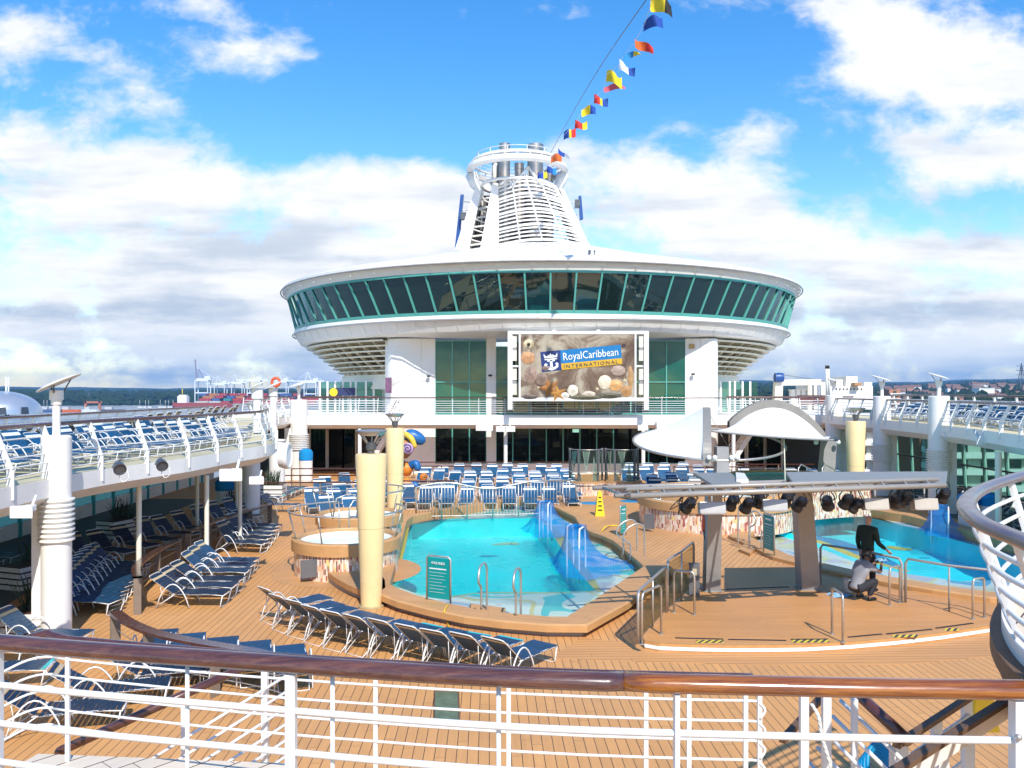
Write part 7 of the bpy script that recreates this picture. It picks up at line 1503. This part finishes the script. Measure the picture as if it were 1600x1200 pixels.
# glass deck screens left and right behind the walkway
for lab, xs, Y in (('green glass screens left of the lounge behind the walkway', (500, 512, 524, 536, 548, 556, 572, 584, 597), 54), ('green glass screens right of the lounge behind the walkway', (1126, 1140, 1148, 1160, 1172, 1184), 54)):
    t = thing('glass_screen', lab, 'glass screen', (PX(xs[0], Y), Y, 3.6), 'glass screens behind the walkway')
    for a, b in zip(xs, xs[1:]): q = MB(); q.add([(PX(a, Y), Y, 3.6), (PX(b, Y), Y, 3.6), (PX(b, Y), Y, 5.55), (PX(a, Y), Y, 5.55)], [(0, 1, 2, 3)]); q.build('pane', GLASSC, t); q = MB(); q.box((PX(a, Y), Y, 4.6), (.12, .12, 2.0)); q.build('post', RAILW, t)
t = thing('banner', 'dark blue banner with yellow sun disc on the screens left of the lounge', 'banner', W3(540, 612, 53.5)); q = MB(); a, b = W3(523, 618, 53.6), W3(555, 606, 53.6); q.box((a + b) / 2, (b.x - a.x, .05, b.z - a.z)); q.build('cloth', mat('banner_deep', (.02, .03, .10), .6), t); q = MB(); c = W3(521, 613, 53.5); q.lathe((0, 0, 0), [(0, .03), (.25, .02), (.27, 0)], 22); q.v = [(c.x + p[0], c.y - p[2], c.z + p[1]) for p in q.v]; q.build('sun_disc', YELB, t)

# ================================================================ SIGNAL FLAGS
def build_flags():
    cols = dict(y=(.80, .60, .02), b=(.015, .07, .34), r=(.60, .03, .025), w=(.8, .8, .8), k=(.02, .02, .02), o=(.65, .13, .02), c=(.02, .22, .50), p=(.55, .10, .14))
    def YY(py): return 1.0 / lerp(1 / 30.0, 1 / 61.5, (py - 5) / 265)
    t = MB(); pts = [W3(lerp(1014, 860, (k / 14)) - 14 * math.sin(PI * k / 14) * .5, lerp(-6, 240, k / 14), YY(lerp(-6, 240, k / 14)) - .5) for k in range(15)]; t.tube(pts, .018, 5); tag(t.build('flag_line', DKGREY), 'long dark wire rising from the funnel to the top of the picture', 'wire')
    L = [(1026, 2, 'yk', 'yellow flag with a black spot at the top of the picture'), (1015, 36, 'bb', 'plain dark blue flag, second from the top'), (1000, 64, 'or', 'red flag with a yellow fold, third from the top'), (982, 85, 'cy', 'blue and yellow triangular signal flag'), (975, 99, 'wb', 'white and blue flag above the yellow one'), (956, 115, 'yy', 'plain yellow flag below the white and blue one'), (952, 136, 'pp', 'long red pennant in the middle of the line'), (936, 152, 'rb', 'red, yellow and blue flag below the pennant'), (917, 173, 'yb', 'yellow, blue and white flag on the line'), (906, 192, 'ry', 'small red and yellow flag above the chequered one'), (889, 209, 'br', 'chequered blue, yellow and red flag'), (880, 233, 'bw', 'blue flag with a red tip over the funnel ring'), (869, 246, 'oo', 'orange red flag at the edge of the funnel ring'), (862, 262, 'bc', 'blue and white flag in front of the funnel ring'), (848, 272, 'by', 'lowest blue and yellow flag on the funnel')]
    q = MB(); q.tube([W3(px - 8, py + 2, YY(py)) for px, py, c, l in L], .010, 4); tag(q.build('flag_line', RAILW), 'thin white line carrying the signal flags', 'wire')
    for i, (px, py, c, lab) in enumerate(L):
        Y = YY(py); o = W3(px - 8, py + 3, Y); w, h = .80, .42 if c not in ('pp', 'bb') else .30; q = MB(); n, m = 10, 5; vs = []; rr = random.Random(i * 7 + 1); ph = rr.uniform(0, 6); am = rr.uniform(.08, .15); dr = rr.uniform(-.2, .55)
        if c == 'pp': w = 1.1
        for a in range(n + 1):
            for b in range(m + 1):
                u, v = a / n, b / m; tp = 1 - (.65 * u if c in ('pp', 'cy') else .1 * u); vs.append(o + Vector((u * w * .92, am * 2 * math.sin(u * 5 + ph + v), -dr * u * w + am * math.sin(u * 4.5 + ph) * (u ** .5) + (v - .5) * h * tp + .25 * u * v * math.sin(ph))))
        fs = [(a * (m + 1) + b, (a + 1) * (m + 1) + b, (a + 1) * (m + 1) + b + 1, a * (m + 1) + b + 1) for a in range(n) for b in range(m)]
        q.add(vs, fs, 0, True); q.mi = [(1 if (f_ // m) >= n * .55 else (2 if (f_ // m) in (4, 5) and c in ('rb', 'br', 'yb', 'wb') else 0)) for f_ in range(n * m)]
        tag(q.build('signal_flag', [mat('flag_' + c[0], cols[c[0]], .8), mat('flag_' + c[1], cols[c[1]], .8), mat('flag_y' if c != 'wb' else 'flag_w', cols['y'], .8)]), lab, 'flag', 'signal flags on the line')
build_flags()

# hatch let into the deck before the stage
t = thing('deck_hatch', 'small greenish hatch plate let into the deck behind the front railing', 'hatch', (*G(697, 1104), 0)); P4 = [G(678, 1126), G(718, 1127), G(716, 1082), G(679, 1081)]
q = MB(); q.prism(P4, 0, .006); q.build('plate', mat('hatch_green', (.13, .17, .10), .5, var=.4, scale=4, dirt=.4), t); q = MB(); q.tube([(x, y, .008) for x, y in P4], .014, 6, closed=True); q.build('rim', TEAKG, t)
# ================================================================ HARBOUR ON THE LEFT
def far(px, py, Y): return Vector((PX(px, Y), Y, PZ(py, Y)))
CRW = mat('crane_white', (.66, .70, .74), .5, var=.06); CRP = mat('crane_grey_violet', (.24, .22, .30), .5)
def crane(label, px, Y, s=1.0, boom_up=True, m=None, boom=1.0, grp='container cranes on the far quay'):
    m = m or CRW; x = PX(px, Y); z = SEA + 6; t = thing('container_crane', label, 'crane', (x, Y, z), grp); b = 13 * s; hgt = 46 * s
    for sx in (-1, 1):
        for sy in (-1, 1): q = MB(); q.box((x + sx * b, Y + sy * 9, z + hgt / 2), (1.7 * s, 1.7, hgt)); q.build('leg', m, t)
    for zz_ in (.45, 1.0):
        q = MB(); q.box((x, Y, z + hgt * zz_), (2 * b, 20, 2.4 * s)); q.build('portal_beam', m, t)
    q = MB(); q.box((x + b * .2, Y, z + hgt + 3 * s), (b * 4.2 * boom, 6, 3.0 * s)); q.build('girder', m, t)
    q = MB(); q.box((x + b * .8, Y, z + hgt + 7 * s), (b * .9, 7, 5 * s)); q.build('machinery_house', m, t)
    ap = Vector((x - b * .6, Y, z + hgt + 24 * s))
    for dx in (-1, .1): q = MB(); q.bar((x + dx * b, Y, z + hgt + 3 * s), ap, 1.3 * s, 1.3, up=(0, 1, 0)); q.build('a_frame', CRP if boom_up else m, t)
    if boom_up: e = Vector((x - b * 1.25, Y, z + hgt + 44 * s))
    else: e = Vector((x - b * 3.0, Y, z + hgt + 3 * s))
    q = MB(); q.bar((x - b, Y, z + hgt + 3 * s), e, 2.2 * s, 2.4, up=(0, 1, 0)); q.build('boom', CRP if boom_up else m, t)
    q = MB(); q.bar(ap, e.lerp(Vector((x - b, Y, z + hgt + 3 * s)), .25), .6 * s, .6, up=(0, 1, 0)); q.build('stay', m, t)
    q = MB(); q.bar(ap, (x + b * 2.0, Y, z + hgt + 4 * s), .6 * s, .6, up=(0, 1, 0)); q.build('stay', m, t)
for a in (('white quay crane with its violet boom raised high, leftmost on the quay', 317, 1800, 1.05, True, None, .55), ('white quay crane with level boom right of the raised one', 345, 1850, .86, False, None, .8), ('white quay crane among the stacked red containers', 372, 1900, .92, False, None, .8), ('white quay crane with level girder left of the dish lamps', 398, 1780, 1.02, False), ('white quay crane with dark top frame above the dish lamps', 440, 1900, 1.0, False), ('white quay crane nearest to the lounge on the left', 486, 1750, .95, False)): crane(*a)
q = MB(); q.prism([(PX(272, 1650), 1650), (PX(560, 1650), 1650), (PX(570, 2300), 2300), (PX(300, 2300), 2300)], SEA - 2, SEA + 6); struct(q.build('far_quay', mat('quay_concrete', (.30, .29, .27), .8, var=.2, scale=.02)))
random.seed(5); cc = [((.38, .04, .04), 'red'), ((.05, .10, .28), 'blue'), ((.50, .48, .45), 'pale grey'), ((.42, .16, .05), 'orange'), ((.03, .22, .24), 'teal')]
for k in range(44):
    px = 316 + (k * 37) % 180; Y = 1700 + (k % 4) * 30; c, nm = cc[0 if random.random() < .45 else random.randrange(5)]; lev = k % 4; n_ = MB(); x = PX(px, Y); z = SEA + 6 + lev * 5.2
    n_.box((x, Y, z + 2.5), (24, 6, 5.0))
    for i in range(9): n_.box((x - 10.8 + i * 2.7, Y - 3.05, z + 2.5), (.8, .12, 4.6))
    tag(n_.build('shipping_container', mat('container_' + nm.replace(' ', '_'), c, .6)), nm + ' shipping container stacked on the far quay below the cranes', 'shipping container', nm + ' containers stacked on the far quay')
# incinerator dome
def build_dome():
    Y = 1060; t = thing('silver_dome', 'huge silver dome building with two thin chimneys at the far left shore', 'dome building', (PX(2, Y), Y, SEA + 3)); c = Vector((PX(2, Y), Y, SEA + 3)); Rr = 47; hh = 29; q = MB()
    q.lathe(c, [(Rr * math.cos(PI / 2 * k / 14), hh * math.sin(PI / 2 * k / 14)) for k in range(15)], 48); q.build('shell', mat('dome_aluminium', (.55, .57, .60), .32, .6, var=.05, scale=.05), t)
    for an, w in ((-1.05, 14), (-.45, 10)):
        d = Vector((math.cos(an), math.sin(an), 0)); p = c + d * (Rr * .93); q = MB(); r = Vector((-d.y, d.x, 0)); q.add([p - r * w / 2 + d * 4, p + r * w / 2 + d * 4, p + r * w * .45 + d * 3 + Vector((0, 0, 9)), p - r * w * .45 + d * 3 + Vector((0, 0, 9))], [(0, 1, 2, 3)]); q.build('doorway', mat('doorway_dark', (.03, .035, .04), .6), t)
    for dx in (0, 3.2): q = MB(); q.tube([(c.x + dx, Y + 10, SEA), (c.x + dx, Y + 10, PZ(589, Y))], 1.0, 10); q.build('chimney', CRW, t)
build_dome()
t = thing('cargo_ship', 'pale ship with a tall white bridge lying left of the cranes', 'ship', far(285, 636, 1600)); p = far(284, 636, 1600)
q = MB(); q.prism([(p.x - 18, p.y), (p.x + 90, p.y), (p.x + 96, p.y + 8), (p.x + 90, p.y + 16), (p.x - 18, p.y + 16)], SEA, SEA + 9); q.build('hull', mat('hull_red', (.30, .06, .05), .5), t); q = MB(); q.box((p.x, p.y + 8, SEA + 15), (18, 14, 14)); q.box((p.x, p.y + 8, SEA + 23), (13, 12, 3)); q.build('bridge', WHITE, t); q = MB(); q.tube([(p.x - 2, p.y + 8, SEA + 24), (p.x - 2, p.y + 8, SEA + 36)], .8, 8); q.build('mast', YELB, t)
for px, py, w, col, lab in ((108, 641, 16, (.55, .12, .03), 'orange barge moored in front of the far left shore'), (74, 641, 14, (.05, .09, .22), 'dark blue barge near the silver dome'), (140, 638, 12, (.62, .64, .66), 'white workboat moored under the orange gantry'), (176, 639, 18, (.06, .06, .09), 'dark barge right of the orange gantry'), (90, 640, 8, (.10, .11, .14), 'small dark barge between two coloured barges')):
    p = far(px, py, 1250); q = MB(); q.prism([(p.x - w, p.y), (p.x + w * .8, p.y), (p.x + w, p.y + 4), (p.x + w * .8, p.y + 9), (p.x - w, p.y + 9)], SEA, SEA + 4); t = thing('barge', lab, 'barge', (p.x, p.y, SEA), 'barges near the left shore'); q.build('hull', mat('barge_%d' % px, col, .6), t); q = MB(); q.box((p.x - w * .4, p.y + 4, SEA + 6), (w * .6, 6, 4)); q.build('cabin', mat('barge_cabin', (.5, .5, .5), .5), t)
t = thing('quay_gantry', 'orange portal gantry on the far left shore', 'gantry', far(145, 636, 1300)); 
for px in (134, 156): q = MB(); a = far(px, 640, 1300); q.box((a.x, a.y, SEA + 9), (3.2, 3, 14)); q.build('leg', mat('gantry_orange', (.45, .16, .09), .6), t)
q = MB(); a, b = far(132, 628.5, 1300), far(159, 628.5, 1300); q.bar(a, b, 3, 3.0); q.build('beam', mat('gantry_orange', (.45, .16, .09)), t)
for i, px in enumerate((68, 73, 79, 227, 232, 250, 258, 263, 270, 218)):
    Y = 1600; p = far(px, 636, Y); t = thing('sailing_boat', 'tiny white sailing boat moored on the far left water', 'boat', p, 'sailing boats at the far left'); q = MB(); q.prism([(p.x - 4, Y), (p.x + 4, Y), (p.x + 5.5, Y + 1), (p.x + 4, Y + 2), (p.x - 4, Y + 2)], SEA, SEA + 1.6); q.build('hull', WHITE, t); q = MB(); q.tube([(p.x, Y + 1, SEA + 1), (p.x, Y + 1, SEA + 14)], .25, 5); q.build('mast', WHITE, t)
def pylon(label, px, Y, top):
    x = PX(px, Y); zb = LAND(x, Y); zt = PZ(top, Y); t = thing('pylon', label, 'pylon', (x, Y, zb)); w = (zt - zb) * .11
    for sx in (-1, 1):
        for sy in (-1, 1): q = MB(); q.bar((x + sx * w, Y + sy * w, zb), (x, Y, zt), .9, .9, up=(0, 1, 0)); q.build('leg', LAMPG, t)
    for f_ in (.6, .75, .9): q = MB(); q.box((x, Y, lerp(zb, zt, f_)), (w * 3.4, .8, .8)); q.build('cross_arm', LAMPG, t)
pylon('lattice pylon among the woods at the left', 139, 1950, 613); pylon('lattice pylon at the far right edge on the hill', 1596, 1500, 567); pylon('lattice pylon on the hills right of the lounge', 1186, 3600, 598)
# ================================================================ TOWN ON THE RIGHT
random.seed(3); WALLS = [((.40, .20, .14), 'brick red'), ((.62, .58, .52), 'cream'), ((.70, .70, .70), 'white'), ((.34, .22, .16), 'brown')]
for k in range(70):
    px = random.uniform(1372, 1640); Y = random.uniform(700, 2100); x = PX(px, Y); z = LAND(x, Y); w = random.uniform(8, 20) * Y / 1200; d = 9; hh = 6 * Y / 1300; c, nm = WALLS[random.randrange(4)]
    t = thing('house', 'small %s town house with a dark roof far off on the right' % nm, 'house', (x, Y, z), nm + ' houses of the town on the right'); q = MB(); q.box((x, Y, z + hh / 2 + 1), (w, d, hh)); q.build('wall', mat('house_' + nm.replace(' ', '_'), c, .8), t)
    q = MB(); zt = z + hh + 1; q.add([(x - w / 2 - .5, Y - d / 2 - .5, zt), (x + w / 2 + .5, Y - d / 2 - .5, zt), (x + w / 2 + .5, Y + d / 2 + .5, zt), (x - w / 2 - .5, Y + d / 2 + .5, zt), (x - w / 2, Y, zt + hh * .6), (x + w / 2, Y, zt + hh * .6)], [(0, 1, 5, 4), (2, 3, 4, 5), (0, 4, 3), (1, 2, 5)]); q.build('roof', mat('house_roof', (.16, .09, .07), .8, var=.3), t)
t = thing('warehouse', 'long white warehouse in the distant town on the right', 'warehouse', far(1536, 611, 1200)); p = far(1536, 611, 1200); q = MB(); q.box((p.x, p.y, p.z), (22, 20, 7)); q.build('wall', WHITE, t); q = MB(); q.box((p.x, p.y, p.z + 4), (23, 21, 1)); q.build('roof', CRW, t)
def apartment(label, px, Y, w, hfl, n, col, d=24):
    x = PX(px, Y); z = SEA + 4; t = thing('apartment_block', label, 'building', (x, Y, z), 'quayside apartment blocks seen through the green glass'); hh = hfl * n; q = MB(); q.box((x, Y + d / 2, z + hh / 2), (w, d, hh)); q.build('wall', mat('block_%d' % px, col, .8, var=.08, scale=.1), t)
    for k in range(n): q = MB(); q.box((x, Y - .9, z + hfl * k + .5), (w * .96, 1.8, 1.1)); q.build('balcony', WHITE, t)
    for k in range(n):
        for j in range(int(w / 5)): q = MB(); xx = x - w / 2 + (j + .5) * w / int(w / 5); q.box((xx, Y - .05, z + hfl * k + 1.9), (2.6, .12, 1.7)); q.build('window', GLASSD, t)
apartment('red brick apartment block with white balconies seen through the green glass', 1490, 170, 14, 3.3, 6, (.36, .11, .06)); apartment('white apartment block with long balconies seen through the green glass', 1415, 190, 26, 3.3, 7, (.55, .58, .54)); apartment('pale apartment block at the right seen through the green glass', 1585, 160, 26, 3.2, 6, (.42, .46, .40))
apartment('brick block with a slanted roof rising above the right rail', 1398, 600, 8, 3.7, 8, (.40, .18, .11), 10)
# ship's deck houses beyond the right rail
def build_deckhouse():
    Y = 62; t = thing('deck_house', 'white deck house with a row of small square openings beyond the right rail', 'deck house', far(1325, 622, Y)); k = Y / F
    def bx(p0, y0, p1, y1, dep, name, m=WHITE, dy=0): q = MB(); a, b = far(p0, y1, Y), far(p1, y0, Y); q.box(((a.x + b.x) / 2, Y + dep / 2 + dy, (a.z + b.z) / 2), (b.x - a.x, dep, b.z - a.z)); return q.build(name, m, t, bevel=.03)
    bx(1297, 603, 1364, 640, 6, 'main_wall'); bx(1322, 588, 1340, 603, 3, 'upper_box'); bx(1310, 593, 1322, 603, 3, 'upper_box', dy=.4); bx(1272, 597, 1290, 640, 4, 'side_box'); bx(1330, 598, 1341, 603, 1, 'locker', mat('locker_tan', (.42, .22, .10), .5), -.6); bx(1350, 597, 1363, 604, 4, 'upper_box')
    for i in range(9): bx(1300 + i * 5.6, 606.5, 1302 + i * 5.6, 609, .06, 'opening', BLACK, -.08)
    for px in (1291, 1294.5): q = MB(); q.tube([far(px + 2, 622, Y - 1), far(px, 574, Y - 1)], .07, 8); q.build('exhaust', RAILW, t); q = MB(); q.tube([far(px, 576, Y - 1), far(px, 571, Y - 1)], .085, 8); q.build('exhaust_tip', BLACK, t)
    t = thing('davit_crane', 'grey deck crane with a round blue drum beyond the right rail', 'deck crane', far(1218, 625, 60)); Y = 60
    q = MB(); a = far(1214, 640, Y); b = far(1216, 596, Y); q.bar(a, b, .55, .55, up=(0, 1, 0)); q.build('post', CREAM, t); q = MB(); c = far(1217, 590, Y - .4); q.lathe((0, 0, 0), [(0, .3), (.32, .3), (.36, .0), (.32, -.3), (0, -.3)], 22); q.v = [(c.x + p[2], c.y + p[0], c.z + p[1]) for p in q.v]; q.build('drum', BLUEP, t); q = MB(); q.bar(far(1212, 598, Y), far(1282, 597, Y), .3, .42); q.build('arm', CREAM, t); q = MB(); q.bar(far(1265, 599, Y), far(1265, 640, Y), .25, .25, up=(0, 1, 0)); q.build('post', CREAM, t); q = MB(); q.tube([far(1219, 585, Y), far(1280, 594, Y)], .02, 5); q.build('wire', DKGREY, t)
    for i, px in enumerate((1238, 1246, 1254, 1262)): t2 = thing('vent_cowl', 'small white ventilator box beyond the right rail under the crane arm', 'ventilator', far(px, 618, 61), 'ventilators under the crane arm'); q = MB(); a = far(px, 612, 61); q.box((a.x, 61, 4.4), (.32, .5, 1.2)); q.build('body', WHITE, t2, bevel=.03); q = MB(); q.box((a.x, 60.98, 5.02), (.40, .6, .10)); q.build('cap', WHITE, t2)
    t = thing('shade_panel', 'dark red panel on the deck behind the right end of the walkway', 'panel', far(1275, 626, 52)); q = MB(); a, b = far(1247, 632, 52), far(1299, 619, 52); q.box(((a.x + b.x) / 2, 52, (a.z + b.z) / 2), (b.x - a.x, .1, b.z - a.z)); q.build('board', mat('dark_red_panel', (.12, .03, .025), .5), t); q = MB(); q.box(((a.x + b.x) / 2, 51.95, b.z + .03), (b.x - a.x + .1, .16, .06)); q.build('cap', TEAK, t)
build_deckhouse()
q = MB(); c = far(431, 597, 44); q.tube([c + Vector((.21 * math.cos(2 * PI * k / 24), 0, .21 * math.sin(2 * PI * k / 24))) for k in range(24)], .075, 8, closed=True); t = thing('life_ring', 'orange ring above the dish lamps on the left upper deck', 'life ring', c); o = q.build('ring', ORANGE, t); q = MB(); q.tube([c + Vector((0, .1, -.2)), (c.x, c.y + .1, 3.4)], .06, 6); q.build('post', WHITE, t)
# ================================================================ HAZE
hz = bpy.data.materials.new('sea_haze'); hz.use_nodes = True; n = hz.node_tree; n.nodes.clear(); v = n.nodes.new('ShaderNodeVolumePrincipled'); v.inputs['Color'].default_value = (.28, .58, 1.0, 1); v.inputs['Density'].default_value = 1.1e-4; v.inputs['Anisotropy'].default_value = .2
o_ = n.nodes.new('ShaderNodeOutputMaterial'); n.links.new(v.outputs[0], o_.inputs['Volume'])
q = MB(); q.box((0, 3600, 63), (15600, 8400, 190)); struct(q.build('haze', hz), 'stuff')
